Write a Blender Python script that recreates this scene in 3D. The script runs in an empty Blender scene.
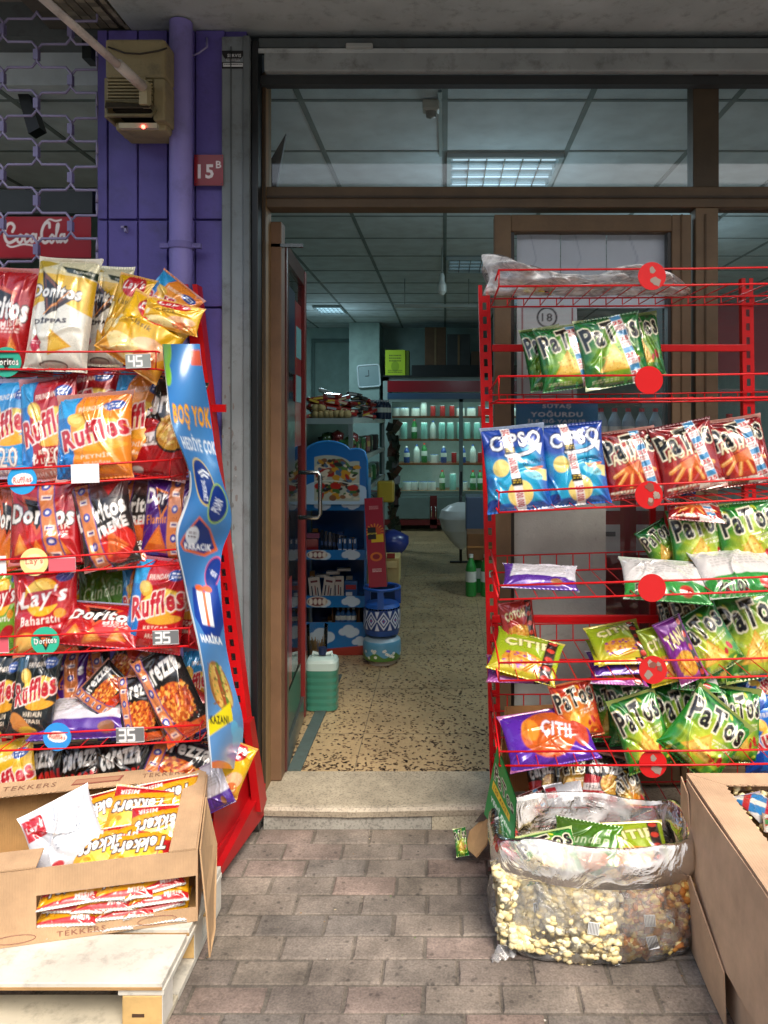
import bpy, bmesh, math, random
import numpy as np
from mathutils import Vector, Matrix, Euler

SC = bpy.context.scene
COL = SC.collection
R = math.radians
F, CX, CY, H = 769.0, 445.0, 422.0, 1.5

# ---------------------------------------------------------------- camera
cam_d = bpy.data.cameras.new("camera"); cam = bpy.data.objects.new("camera", cam_d); COL.objects.link(cam)
cam.location = (0, 0, H); cam.rotation_euler = (R(90), 0, 0)
cam_d.sensor_fit = 'HORIZONTAL'; cam_d.sensor_width = 36.0; cam_d.lens = 36.0 * F / 768.0
cam_d.shift_x = (384 - CX) / 768.0; cam_d.shift_y = -(512 - CY) / 768.0
cam_d.clip_start = 0.05; cam_d.clip_end = 3000
SC.camera = cam

# ---------------------------------------------------------------- light
SUN_EL, SUN_AZ = 50, -24          # soft sun high behind the camera, a little to its right side
w = bpy.data.worlds.new("World"); SC.world = w; w.use_nodes = True
nt = w.node_tree; bgn = nt.nodes['Background']
sky = nt.nodes.new('ShaderNodeTexSky'); sky.sky_type = 'NISHITA'; sky.sun_disc = False
sky.sun_elevation = R(SUN_EL); sky.sun_rotation = R(180 + SUN_AZ); sky.air_density = 1.3; sky.dust_density = 4.0
nt.links.new(sky.outputs[0], bgn.inputs[0]); bgn.inputs[1].default_value = 0.15
sd = bpy.data.lights.new("sun", 'SUN'); sd.energy = 1.8; sd.angle = R(28); sd.color = (1, .955, .88)
sun = bpy.data.objects.new("sun", sd); COL.objects.link(sun)
sun.rotation_euler = (R(90 - SUN_EL), 0, R(-SUN_AZ))
SC.view_settings.view_transform = 'Standard'; SC.view_settings.look = 'None'
SC.view_settings.exposure = 0.82; SC.view_settings.gamma = 1; SC.view_settings.use_curve_mapping = False
SC.cycles.transparent_max_bounces = 24; SC.cycles.max_bounces = 7; SC.cycles.use_denoising = True
SC.cycles.sample_clamp_indirect = 4

# ---------------------------------------------------------------- helpers
def hx(s):
    if not isinstance(s, str): return tuple(s[:3])
    s = s.lstrip('#'); v = [int(s[i:i+2], 16) / 255 for i in (0, 2, 4)]
    return tuple(x / 12.92 if x <= .04045 else ((x + .055) / 1.055) ** 2.4 for x in v)
def P(px, py, Y): return Vector(((px - CX) / F * Y, Y, H - (py - CY) / F * Y))
def PX(px, Y): return (px - CX) / F * Y
def PZ(py, Y): return H - (py - CY) / F * Y

def new_mat(name):
    m = bpy.data.materials.new(name); m.use_nodes = True
    n = m.node_tree.nodes; b = n['Principled BSDF']
    return m, m.node_tree, b
def N(nt, t, **kw):
    n = nt.nodes.new(t)
    for k, v in kw.items():
        if k in n.inputs.keys() if hasattr(n.inputs, 'keys') else False: n.inputs[k].default_value = v
        else: setattr(n, k, v)
    return n
def vcmat(name, rough=.5, metal=0.0, coat=0.0, spec=.5, bump=0.0, bscale=60, var=.0, vscale=8, dirt=0.0, rvar=.0):
    """paint colour from the mesh's own colour attribute, with uneven tone, dirt and micro relief"""
    m, nt, b = new_mat(name)
    a = N(nt, 'ShaderNodeAttribute', attribute_name='Col')
    tc = N(nt, 'ShaderNodeTexCoord')
    out = a.outputs['Color']
    if var or dirt:
        nz = N(nt, 'ShaderNodeTexNoise'); nz.inputs['Scale'].default_value = vscale; nz.inputs['Detail'].default_value = 6
        nt.links.new(tc.outputs['Object'], nz.inputs['Vector'])
        mr = N(nt, 'ShaderNodeMapRange'); mr.inputs[1].default_value = .3; mr.inputs[2].default_value = .7
        mr.inputs[3].default_value = 1 - var; mr.inputs[4].default_value = 1 + var
        nt.links.new(nz.outputs[0], mr.inputs[0])
        mx = N(nt, 'ShaderNodeVectorMath', operation='SCALE'); nt.links.new(out, mx.inputs[0]); nt.links.new(mr.outputs[0], mx.inputs['Scale'])
        out = mx.outputs[0]
        if dirt:
            nz2 = N(nt, 'ShaderNodeTexNoise'); nz2.inputs['Scale'].default_value = vscale * 3.1; nz2.inputs['Detail'].default_value = 9; nz2.inputs['Roughness'].default_value = .7
            nt.links.new(tc.outputs['Object'], nz2.inputs['Vector'])
            m2 = N(nt, 'ShaderNodeMapRange'); m2.inputs[1].default_value = .52; m2.inputs[2].default_value = .74; m2.inputs[3].default_value = 0; m2.inputs[4].default_value = dirt
            nt.links.new(nz2.outputs[0], m2.inputs[0])
            mc = N(nt, 'ShaderNodeMix', data_type='RGBA'); nt.links.new(m2.outputs[0], mc.inputs[0]); nt.links.new(out, mc.inputs[6]); mc.inputs[7].default_value = (.05, .042, .034, 1)
            out = mc.outputs[2]
    nt.links.new(out, b.inputs['Base Color'])
    b.inputs['Roughness'].default_value = rough; b.inputs['Metallic'].default_value = metal
    b.inputs['Coat Weight'].default_value = coat; b.inputs['Coat Roughness'].default_value = .12; b.inputs['Specular IOR Level'].default_value = spec
    if rvar:
        nr = N(nt, 'ShaderNodeTexNoise'); nr.inputs['Scale'].default_value = vscale * 1.7; nr.inputs['Detail'].default_value = 5
        nt.links.new(tc.outputs['Object'], nr.inputs['Vector'])
        m3 = N(nt, 'ShaderNodeMapRange'); m3.inputs[1].default_value = .3; m3.inputs[2].default_value = .7; m3.inputs[3].default_value = max(.05, rough - rvar); m3.inputs[4].default_value = rough + rvar
        nt.links.new(nr.outputs[0], m3.inputs[0]); nt.links.new(m3.outputs[0], b.inputs['Roughness'])
    if bump:
        bz = N(nt, 'ShaderNodeTexNoise'); bz.inputs['Scale'].default_value = bscale; bz.inputs['Detail'].default_value = 4
        nt.links.new(tc.outputs['Object'], bz.inputs['Vector'])
        bp = N(nt, 'ShaderNodeBump'); bp.inputs['Strength'].default_value = bump; bp.inputs['Distance'].default_value = .004
        nt.links.new(bz.outputs[0], bp.inputs['Height']); nt.links.new(bp.outputs[0], b.inputs['Normal'])
    return m
M = {}
M['foil'] = vcmat('printed_foil', rough=.27, metal=.15, coat=.8, spec=.6, bump=.35, bscale=38, rvar=.06, vscale=14)
M['paint'] = vcmat('painted_steel', rough=.42, coat=.15, bump=.12, bscale=90, var=.1, vscale=6, dirt=.12)
M['redpaint'] = vcmat('red_rack_enamel', rough=.4, coat=.06, spec=.3, var=.1, vscale=9, dirt=.18)
M['grimy'] = vcmat('grimy_enamel', rough=.5, bump=.25, bscale=70, var=.16, vscale=4, dirt=.32, rvar=.12)
M['worn'] = vcmat('weathered_paint', rough=.6, bump=.35, bscale=60, var=.16, vscale=5, dirt=.55)
M['plastic'] = vcmat('coloured_plastic', rough=.35, var=.04)
M['paper'] = vcmat('printed_paper', rough=.7, var=.05, bump=.1, bscale=25)
M['gloss'] = vcmat('glossy_print', rough=.28, coat=.3, var=.04, bump=.12, bscale=18)
M['matte'] = vcmat('matte_surface', rough=.85, var=.12, vscale=7, bump=.25, bscale=120, dirt=.12)
M['wood'] = vcmat('wood_like', rough=.6, var=.15, vscale=12, bump=.2, bscale=80, dirt=.15)
M['chrome'] = vcmat('chrome', rough=.22, metal=1.0)
def cardboard():
    m, nt, b = new_mat('corrugated_cardboard')
    a = N(nt, 'ShaderNodeAttribute', attribute_name='Col'); tc = N(nt, 'ShaderNodeTexCoord')
    wv = N(nt, 'ShaderNodeTexWave'); wv.inputs['Scale'].default_value = 46; wv.inputs['Distortion'].default_value = .6; wv.inputs['Detail'].default_value = 1
    nt.links.new(tc.outputs['Object'], wv.inputs['Vector'])
    nz = N(nt, 'ShaderNodeTexNoise'); nz.inputs['Scale'].default_value = 7; nz.inputs['Detail'].default_value = 9; nz.inputs['Roughness'].default_value = .65
    nt.links.new(tc.outputs['Object'], nz.inputs['Vector'])
    mr = N(nt, 'ShaderNodeMapRange'); mr.inputs[1].default_value = .3; mr.inputs[2].default_value = .7; mr.inputs[3].default_value = .76; mr.inputs[4].default_value = 1.14
    nt.links.new(nz.outputs[0], mr.inputs[0])
    mx = N(nt, 'ShaderNodeVectorMath', operation='SCALE'); nt.links.new(a.outputs[0], mx.inputs[0]); nt.links.new(mr.outputs[0], mx.inputs['Scale'])
    nt.links.new(mx.outputs[0], b.inputs['Base Color']); b.inputs['Roughness'].default_value = .82
    ad = N(nt, 'ShaderNodeMath', operation='ADD'); nt.links.new(wv.outputs['Fac'], ad.inputs[0]); nt.links.new(nz.outputs[0], ad.inputs[1])
    bp = N(nt, 'ShaderNodeBump'); bp.inputs['Strength'].default_value = .25; bp.inputs['Distance'].default_value = .0015
    nt.links.new(ad.outputs[0], bp.inputs['Height']); nt.links.new(bp.outputs[0], b.inputs['Normal'])
    return m
M['card'] = cardboard()
def glassy(name, haze=.0, hazecol=(.8, .85, .86), ior=1.45, rough=.03, bump=0, bscale=20, boost=1.0):
    """thin clear pane or film: see-through with Fresnel reflections and a slight milky haze"""
    m, nt, b = new_mat(name); nt.nodes.remove(b); out = nt.nodes['Material Output']
    tr = N(nt, 'ShaderNodeBsdfTransparent'); gl = N(nt, 'ShaderNodeBsdfGlossy'); gl.inputs['Roughness'].default_value = rough
    df = N(nt, 'ShaderNodeBsdfDiffuse'); df.inputs[0].default_value = (*hazecol, 1)
    fr = N(nt, 'ShaderNodeFresnel'); fr.inputs[0].default_value = ior
    m1 = N(nt, 'ShaderNodeMixShader'); m1.inputs[0].default_value = haze
    if bump:
        tc = N(nt, 'ShaderNodeTexCoord'); nz = N(nt, 'ShaderNodeTexNoise'); nz.inputs['Scale'].default_value = bscale; nz.inputs['Detail'].default_value = 5; nz.inputs['Distortion'].default_value = 1.2
        nt.links.new(tc.outputs['Object'], nz.inputs['Vector']); bp = N(nt, 'ShaderNodeBump'); bp.inputs['Strength'].default_value = bump; bp.inputs['Distance'].default_value = .02
        nt.links.new(nz.outputs[0], bp.inputs['Height'])
        for x in (gl, fr, df): nt.links.new(bp.outputs[0], x.inputs['Normal'])
        hr = N(nt, 'ShaderNodeMapRange'); hr.inputs[1].default_value = .4; hr.inputs[2].default_value = .75; hr.inputs[3].default_value = haze * .4; hr.inputs[4].default_value = min(1, haze * 2.6)
        nt.links.new(nz.outputs[0], hr.inputs[0]); nt.links.new(hr.outputs[0], m1.inputs[0])
    nt.links.new(tr.outputs[0], m1.inputs[1]); nt.links.new(df.outputs[0], m1.inputs[2])
    mu = N(nt, 'ShaderNodeMath', operation='MULTIPLY'); mu.use_clamp = True; mu.inputs[1].default_value = boost; nt.links.new(fr.outputs[0], mu.inputs[0])
    m2 = N(nt, 'ShaderNodeMixShader'); nt.links.new(mu.outputs[0], m2.inputs[0]); nt.links.new(m1.outputs[0], m2.inputs[1]); nt.links.new(gl.outputs[0], m2.inputs[2])
    nt.links.new(m2.outputs[0], out.inputs[0])
    return m
M['glass'] = glassy('window_glass', haze=.015)
M['film'] = glassy('clear_plastic_film', haze=.11, hazecol=(1, 1, .97), rough=.06, bump=1.0, bscale=13, boost=1.5)
M['wrap'] = glassy('snack_wrapper_film', haze=.03, hazecol=(1, 1, .97), rough=.1, bump=.8, bscale=20, boost=1.2)
M['bagfilm'] = glassy('thin_bag_film', haze=.72, hazecol=(.97, .97, .97), rough=.15, bump=1.0, bscale=16, boost=.9)
M['milky'] = glassy('milky_plastic', haze=.42, hazecol=(.97, .97, .97), rough=.14, bump=.8, bscale=8, boost=1.3)
M['jug'] = glassy('cloudy_jug_plastic', haze=.4, hazecol=(.55, .72, .66), rough=.25)
def emis(name, col, s):
    m, nt, b = new_mat(name); b.inputs['Base Color'].default_value = (*col, 1); b.inputs['Emission Color'].default_value = (*col, 1); b.inputs['Emission Strength'].default_value = s
    return m

class MB:
    """collects faces with a colour each and links them as ONE mesh object"""
    def __init__(s, col='#888888'): s.v = []; s.f = []; s.c = []; s.col = hx(col); s.sm = []; s.T = None
    def add(s, vs, fs, col=None, smooth=False):
        o = len(s.v); c = hx(col) if col is not None else s.col
        if s.T is not None: vs = [s.T @ Vector(p) for p in vs]
        s.v += [tuple(p) for p in vs]
        for f in fs: s.f.append(tuple(i + o for i in f)); s.c.append(c); s.sm.append(smooth)
        return s
    def box(s, x0, x1, y0, y1, z0, z1, col=None, b=0.0):
        if b:   # chamfered box
            bm = bmesh.new(); bmesh.ops.create_cube(bm, size=1)
            for v in bm.verts: v.co = Vector(((x0+x1)/2 + v.co.x*(x1-x0), (y0+y1)/2 + v.co.y*(y1-y0), (z0+z1)/2 + v.co.z*(z1-z0)))
            bmesh.ops.bevel(bm, geom=bm.edges[:], offset=b, segments=2, affect='EDGES', profile=.5)
            bm.verts.ensure_lookup_table(); bm.verts.index_update()
            s.add([v.co.copy() for v in bm.verts], [[v.index for v in f.verts] for f in bm.faces], col); bm.free(); return s
        vs = [(x, y, z) for x in (x0, x1) for y in (y0, y1) for z in (z0, z1)]
        return s.add(vs, [(0,1,3,2),(4,6,7,5),(0,4,5,1),(2,3,7,6),(0,2,6,4),(1,5,7,3)], col)
    def hexa(s, p, col=None):   # 8 points: bottom 4 then top 4, same order
        return s.add(p, [(3,2,1,0),(4,5,6,7),(0,1,5,4),(1,2,6,5),(2,3,7,6),(3,0,4,7)], col)
    def slab(s, pts, t, col=None):   # quad/polygon sheet given thickness along its normal
        pts = [Vector(p) for p in pts]; n = (pts[1]-pts[0]).cross(pts[2]-pts[0]).normalized() * t; k = len(pts)
        vs = pts + [p + n for p in pts]
        return s.add(vs, [tuple(range(k))[::-1], tuple(range(k, 2*k))] + [(i, (i+1) % k, k+(i+1) % k, k+i) for i in range(k)], col)
    def tube(s, path, r, n=6, col=None, closed=False):
        path = [Vector(p) for p in path]; vs = []; fs = []; m = len(path)
        rr = r if isinstance(r, (list, tuple)) else [r] * m
        prev = None
        for i, p in enumerate(path):
            a = path[(i-1) % m] if closed or i > 0 else p; b = path[(i+1) % m] if closed or i < m-1 else p
            d = (b - a).normalized() if (b - a).length > 1e-9 else Vector((0,0,1))
            up = prev if prev is not None else (Vector((0,0,1)) if abs(d.z) < .9 else Vector((1,0,0)))
            x = (up - d * up.dot(d)); x = x.normalized() if x.length > 1e-6 else d.orthogonal().normalized()
            prev = x; y = d.cross(x)
            vs += [p + (x * math.cos(t) + y * math.sin(t)) * rr[i] for t in (2*math.pi*k/n for k in range(n))]
        for i in range(m if closed else m-1):
            j = (i+1) % m
            for k in range(n): fs.append((i*n+k, i*n+(k+1) % n, j*n+(k+1) % n, j*n+k))
        if not closed: fs += [tuple(range(n))[::-1], tuple((m-1)*n+k for k in range(n))]
        return s.add(vs, fs, col, smooth=n > 4)
    def lathe(s, prof, c=(0,0,0), n=20, cols=None, axis='z', sx=1, sy=1):
        for i in range(len(prof)-1):
            (r0, z0), (r1, z1) = prof[i], prof[i+1]; vs = []
            for r, z in ((r0, z0), (r1, z1)):
                for k in range(n):
                    t = 2*math.pi*k/n; q = (r*math.cos(t)*sx, r*math.sin(t)*sy, z)
                    if axis == 'y': q = (q[0], q[2], q[1])
                    if axis == 'x': q = (q[2], q[0], q[1])
                    vs.append((c[0]+q[0], c[1]+q[1], c[2]+q[2]))
            s.add(vs, [(k, (k+1) % n, n+(k+1) % n, n+k) for k in range(n)], cols[i] if cols else None, smooth=True)
        return s
    def disc(s, c, r, t, n=28, col=None):   # upright disc facing -Y
        vs = [(c[0]+r*math.cos(2*math.pi*k/n), c[1]+yy, c[2]+r*math.sin(2*math.pi*k/n)) for yy in (0, t) for k in range(n)]
        return s.add(vs, [tuple(range(n)), tuple(range(n, 2*n))[::-1]] + [(k, n+k, n+(k+1) % n, (k+1) % n) for k in range(n)], col)
    def blob(s, c, r, col=None, seed=0, lvl=1, rough=.15, scl=(1,1,1)):
        bm = bmesh.new(); bmesh.ops.create_icosphere(bm, subdivisions=lvl, radius=1); rn = random.Random(seed)
        vs = [Vector((v.co.x*scl[0], v.co.y*scl[1], v.co.z*scl[2])) * r * (1 + rn.uniform(-rough, rough)) + Vector(c) for v in bm.verts]
        bm.verts.index_update(); fs = [[v.index for v in f.verts] for f in bm.faces]; bm.free()
        return s.add(vs, fs, col, smooth=True)
    def build(s, name, mat, parent=None, loc=None):
        me = bpy.data.meshes.new(name); me.from_pydata(s.v, [], s.f)
        at = me.color_attributes.new('Col', 'FLOAT_COLOR', 'CORNER')
        cn = np.array([len(f) for f in s.f]); cc = np.repeat(np.c_[np.array(s.c), np.ones(len(s.c))], cn, axis=0)
        at.data.foreach_set('color', cc.astype(np.float32).ravel())
        me.polygons.foreach_set('use_smooth', s.sm)
        me.materials.append(M[mat] if isinstance(mat, str) else mat); me.update()
        o = bpy.data.objects.new(name, me); COL.objects.link(o)
        if parent is not None: o.parent = parent
        if loc is not None: o.location = loc
        return o
def tag(o, label=None, cat=None, group=None, kind=None):
    if label: o['label'] = label
    if cat: o['category'] = cat
    if group: o['group'] = group
    if kind: o['kind'] = kind
    return o
def empty(name, loc=(0,0,0), label=None, cat=None, group=None, rz=0):
    o = bpy.data.objects.new(name, None); COL.objects.link(o); o.location = loc; o.rotation_euler = (0,0,rz); o.empty_display_size = .1
    return tag(o, label, cat, group)
def copy_tree(o, parent=None):
    kids = [c for c in KID.get(o.name, [])]
    c = o.copy(); COL.objects.link(c); c.parent = parent
    KID[c.name] = []
    for k in kids: KID[c.name].append(copy_tree(k, c))
    return c
KID = {}
def kids(o, *ch): KID[o.name] = list(ch); return o

# ---------------------------------------------------------------- print raster: artwork drawn in code, stored as mesh colours
_tg = {}
def textgeo(txt, off):
    k = (txt, off)
    if k in _tg: return _tg[k]
    def get(of):
        c = bpy.data.curves.new('lettering', 'FONT'); c.body = txt; c.offset = of; c.resolution_u = 2; c.space_character = 1.14
        o = bpy.data.objects.new('lettering', c); COL.objects.link(o)
        m = o.to_mesh(); v = np.array([p.co[:2] for p in m.vertices]); m.calc_loop_triangles()
        t = np.array([lt.vertices[:] for lt in m.loop_triangles]); o.to_mesh_clear()
        bpy.data.objects.remove(o); bpy.data.curves.remove(c); return v, t
    v0, t0 = get(0.0); lo, hi = v0.min(0), v0.max(0)
    v, t = (v0, t0) if off == 0 else get(off)
    _tg[k] = ((v - lo) / (hi - lo))[t]; return _tg[k]
class Cv:
    def __init__(s, nx, ny, asp, bg, ss=3):
        s.nx, s.ny, s.ss, s.asp = nx, ny, ss, asp; s.W, s.H = nx*ss, ny*ss
        s.a = np.zeros((s.H, s.W, 3)); s.a[:] = hx(bg)
        s.U, s.V = np.meshgrid((np.arange(s.W)+.5)/s.W, (np.arange(s.H)+.5)/s.H)
    def tris(s, T, col):
        T = T * np.array([s.W, s.H]); col = hx(col)
        for t in T:
            x0, y0 = np.floor(t.min(0) - .5).astype(int); x1, y1 = np.ceil(t.max(0) + .5).astype(int)
            x0, y0 = max(x0, 0), max(y0, 0); x1, y1 = min(x1, s.W), min(y1, s.H)
            if x1 <= x0 or y1 <= y0: continue
            X, Y = np.meshgrid(np.arange(x0, x1)+.5, np.arange(y0, y1)+.5)
            (ax, ay), (bx, by), (cx, cy) = t
            d = (bx-ax)*(cy-ay) - (cx-ax)*(by-ay)
            if abs(d) < 1e-9: continue
            w1 = ((X-ax)*(cy-ay) - (cx-ax)*(Y-ay)) / d; w2 = ((bx-ax)*(Y-ay) - (X-ax)*(by-ay)) / d
            m = (w1 >= -1e-6) & (w2 >= -1e-6) & (w1+w2 <= 1+1e-6)
            s.a[y0:y1, x0:x1][m] = col
    def mask(s, m, col): s.a[m] = hx(col); return s
    def mixm(s, m, col, f=1.0): m = np.clip(m, 0, 1)[..., None]*f; s.a = s.a*(1-m) + np.array(hx(col))*m; return s
    def poly(s, pts, col):
        p = np.array(pts, float); m = np.zeros(s.U.shape, bool)
        for i in range(len(p)):
            (xa, ya), (xb, yb) = p[i], p[(i+1) % len(p)]
            if ya == yb: continue
            c = ((ya > s.V) != (yb > s.V)) & (s.U < (xb-xa)*(s.V-ya)/(yb-ya) + xa); m ^= c
        return s.mask(m, col)
    def rect(s, u0, v0, u1, v1, col): return s.mask((s.U >= u0) & (s.U <= u1) & (s.V >= v0) & (s.V <= v1), col)
    def ell(s, cu, cv, ru, rv, col, rot=0, ring=0):
        X = (s.U-cu)*s.asp; Y = s.V-cv; c, n = math.cos(R(rot)), math.sin(R(rot))
        d = ((X*c+Y*n)/(ru*s.asp))**2 + ((-X*n+Y*c)/rv)**2
        return s.mask((d <= 1) & (d >= ring), col)
    def line(s, pts, wd, col):
        for (ua, va), (ub, vb) in zip(pts, pts[1:]):
            ax, bx = ua*s.asp, ub*s.asp; X = s.U*s.asp; dx, dy = bx-ax, vb-va; L = dx*dx+dy*dy+1e-12
            t = np.clip(((X-ax)*dx + (s.V-va)*dy)/L, 0, 1)
            s.mask(np.hypot(X-ax-t*dx, s.V-va-t*dy) <= wd/2, col)
        return s
    def text(s, txt, cu, cv, wu, hv, col, rot=0, out=None, ow=.07, bold=.015, shear=0, arch=0, out2=None):
        lay = ([(out2, ow*1.9)] if out2 else []) + ([(out, ow)] if out else []) + [(col, bold)]
        for c, of in lay:
            g = textgeo(txt, of).copy(); x = (g[..., 0]-.5); y = (g[..., 1]-.5)
            lx = x*wu*s.asp + y*hv*shear; ly = y*hv + arch*(1-(2*x)**2)*hv
            a = R(rot); X = lx*math.cos(a) - ly*math.sin(a); Y = lx*math.sin(a) + ly*math.cos(a)
            s.tris(np.stack([cu + X/s.asp, cv + Y], -1), c)
        return s
    def speck(s, n, sz, cols, seed, u0=0, u1=1, v0=0, v1=1):
        rn = random.Random(seed)
        for _ in range(n): s.ell(rn.uniform(u0,u1), rn.uniform(v0,v1), sz*rn.uniform(.5,1.3), sz*s.asp*rn.uniform(.4,1.2), rn.choice(cols), rn.uniform(0,180))
        return s
    def small(s, cu, cv, wu, rows, col, hv=.02, seed=0):   # tiny copy nobody can read at this size
        rn = random.Random(seed)
        for k in range(rows):
            x = cu - wu/2
            while x < cu + wu/2:
                l = rn.uniform(.02, .07)*1.0; s.rect(x, cv - k*hv*1.7, min(x+l, cu+wu/2), cv - k*hv*1.7 + hv*.8, col); x += l + .018
        return s
    def get(s): return s.a.reshape(s.ny, s.ss, s.nx, s.ss, 3).mean((1, 3))

def grid_obj(name, X, Y, Z, C, mat, parent=None, back=None, close=False):
    """sheet mesh from ny x nx arrays; optional second sheet (back) in the same mesh"""
    vs, fs, cs = [], [], []; o = 0
    for (x, y, z, c, flip) in ([(X, Y, Z, C, False)] + ([back] if back else [])):
        ny, nx = x.shape; idx = np.arange(nx*ny).reshape(ny, nx) + o
        q = np.stack([idx[:-1,:-1], idx[:-1,1:], idx[1:,1:], idx[1:,:-1]], -1).reshape(-1, 4)
        if flip: q = q[:, ::-1]
        vs.append(np.stack([x, y, z], -1).reshape(-1, 3)); fs.append(q); cs.append(c.reshape(-1, 3)); o += nx*ny
    v = np.concatenate(vs); f = np.concatenate(fs); c = np.concatenate(cs)
    me = bpy.data.meshes.new(name); me.vertices.add(len(v)); me.vertices.foreach_set('co', v.astype(np.float32).ravel())
    me.loops.add(f.size); me.loops.foreach_set('vertex_index', f.astype(np.int32).ravel())
    me.polygons.add(len(f)); me.polygons.foreach_set('loop_start', np.arange(0, f.size, 4, dtype=np.int32))
    me.polygons.foreach_set('use_smooth', np.ones(len(f), bool))
    at = me.color_attributes.new('Col', 'FLOAT_COLOR', 'POINT')
    at.data.foreach_set('color', np.c_[c, np.ones(len(c))].astype(np.float32).ravel())
    me.update(calc_edges=True); me.materials.append(M[mat] if isinstance(mat, str) else mat)
    ob = bpy.data.objects.new(name, me); COL.objects.link(ob)
    if parent is not None: ob.parent = parent
    return ob
def resamp(img, ny, nx):
    h, w_ = img.shape[:2]; yy = np.clip(np.linspace(0, h-1, ny), 0, h-1.001); xx = np.clip(np.linspace(0, w_-1, nx), 0, w_-1.001)
    y0, x0 = yy.astype(int), xx.astype(int); fy, fx = (yy-y0)[:, None, None], (xx-x0)[None, :, None]
    a = img[y0][:, x0]; b = img[y0][:, x0+1]; c = img[y0+1][:, x0]; d = img[y0+1][:, x0+1]
    return (a*(1-fx)+b*fx)*(1-fy) + (c*(1-fx)+d*fx)*fy
def panel(name, c, wd, ht, cv, mat='paper', parent=None, t=.003, rot=(0,0,0), curl=0):
    """flat printed board facing -Y, artwork = canvas; has real thickness"""
    img = cv.get() if isinstance(cv, Cv) else cv; ny, nx = img.shape[:2]
    U, V = np.meshgrid(np.linspace(-.5, .5, nx), np.linspace(-.5, .5, ny))
    z = V*ht; y = -curl*(1-(2*U)**2)
    U2 = np.array([[-.5, -.5, .5, .5]]*2); bx = np.array([[-.5, .5]]*2)*wd; bz = np.array([[-.5, -.5], [.5, .5]])*ht
    o = grid_obj(name, U*wd, y, z, img, mat, parent, back=(bx, np.full((2,2), t), bz, np.broadcast_to(img[0,0]*.8+.05, (2,2,3)).copy(), True))
    o.location = c; o.rotation_euler = rot; return o

# ---------------------------------------------------------------- snack bags
def bag_shape(U, V, w_, h_, T, seed, lump=1.0, waist=.07, sag=.18):
    rn = random.Random(seed); a = 2*U-1; b = 2*V-1
    pv = np.clip(1-np.minimum(np.abs(b)/.94, 1)**3.2, 0, 1)**.62; pu = np.clip(1-np.abs(a)**2.7, 0, 1)**.55
    z = T*pu*pv*(1 - sag*b)
    wt = np.clip(pu*1.3, 0, 1)*np.clip(pv*1.6, 0, 1)
    for _ in range(11):
        a0, b0 = rn.uniform(-.9, .9), rn.uniform(-.95, .95); th = rn.gauss(math.pi/2, .55) if rn.random() < .6 else rn.uniform(0, math.pi)
        L = rn.uniform(.25, .8); s_ = rn.uniform(.03, .11); A = rn.choice((-1, 1))*rn.uniform(.07, .26)*T*lump
        dx, dy = a-a0, b-b0; d = dx*math.sin(th) - dy*math.cos(th); t = dx*math.cos(th) + dy*math.sin(th)
        d = d + .12*np.sin(t*3 + rn.uniform(0, 6))
        z = z + A*np.exp(-(d/s_)**2)*np.exp(-(t/L)**2)*wt
    for ca in (-1, 1):
        for cb in (-1, 1):
            dx, dy = a-ca, b-cb; r = np.hypot(dx, dy)+1e-6; an = np.arctan2(dy, dx)
            z = z + .13*T*lump*np.sin(rn.uniform(8, 13)*an + rn.uniform(0, 6))*np.exp(-r/.5)*np.clip(r*3, 0, 1)*np.clip(pv*2, .0, 1)*np.clip(pu*1.5, 0, 1)
    z = z + .0009*np.sin(U*110)*(np.abs(b) > .93)
    tb = rn.uniform(-.25, .25)*T
    z = z + tb*np.clip(b-.5, 0, 1)*2 + rn.uniform(-.2, .2)*T*a*np.clip(np.abs(b)-.6, 0, 1)*2
    x = a*w_/2*(1 - waist*pv) ; y = b*h_/2*(1 - .02*pu*np.abs(b))+.012*h_*np.sin(a*2+seed)*np.clip(np.abs(b)-.7, 0, 1)
    return x, y, z
_art = {}
def bag(art, cx, cy, wpx, hpx, Y, roll, label, pitch=10, yaw=0, T=None, back=None, seed=None, lump=1.0, group=None, name='chip_bag', cat='snack bag', flip=False, kw=None, waist=.07, front=True):
    """a filled foil bag centred where it stands; front faces -Y before it is turned"""
    BN[0] += 1; seed = seed if seed is not None else BN[0]*7+3
    wd, ht = wpx/F*Y, hpx/F*Y
    if pitch > 40: wd, ht = wpx/F*Y, hpx/F*Y
    T = T if T is not None else min(.034, .15*min(wd, ht)+.008)
    img = art; ny, nx = max(30, int(hpx*1.35)), max(26, int(wpx*1.35))
    if pitch > 40: ny = max(ny, 60)
    C = resamp(img, ny, nx); U, V = np.meshgrid(np.linspace(0, 1, nx), np.linspace(0, 1, ny))
    x, y, z = bag_shape(U, V, wd, ht, T, seed, lump, waist)
    bn, bm_ = 26, 30; U2, V2 = np.meshgrid(np.linspace(0, 1, bn), np.linspace(0, 1, bm_)); x2, y2, z2 = bag_shape(U2, V2, wd, ht, T*.75, seed, lump, waist)
    bc = np.zeros((bm_, bn, 3)); bc[:] = hx(back) if back else img[::max(1, img.shape[0]//8), ::8].reshape(-1, 3).mean(0)
    o = grid_obj(name, x, -z, y, C, 'foil', back=(x2, np.where(z2 > 0, z2, 0)*1.0 + 0*z2, y2, bc, True))
    o.matrix_world = Matrix.Translation(P(cx, cy, Y)) @ Matrix.Rotation(R(yaw), 4, 'Z') @ Matrix.Rotation(R(-pitch), 4, 'X') @ Matrix.Rotation(R(-roll), 4, 'Y')
    return tag(o, label, cat, group)
BN = [0]
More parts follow.
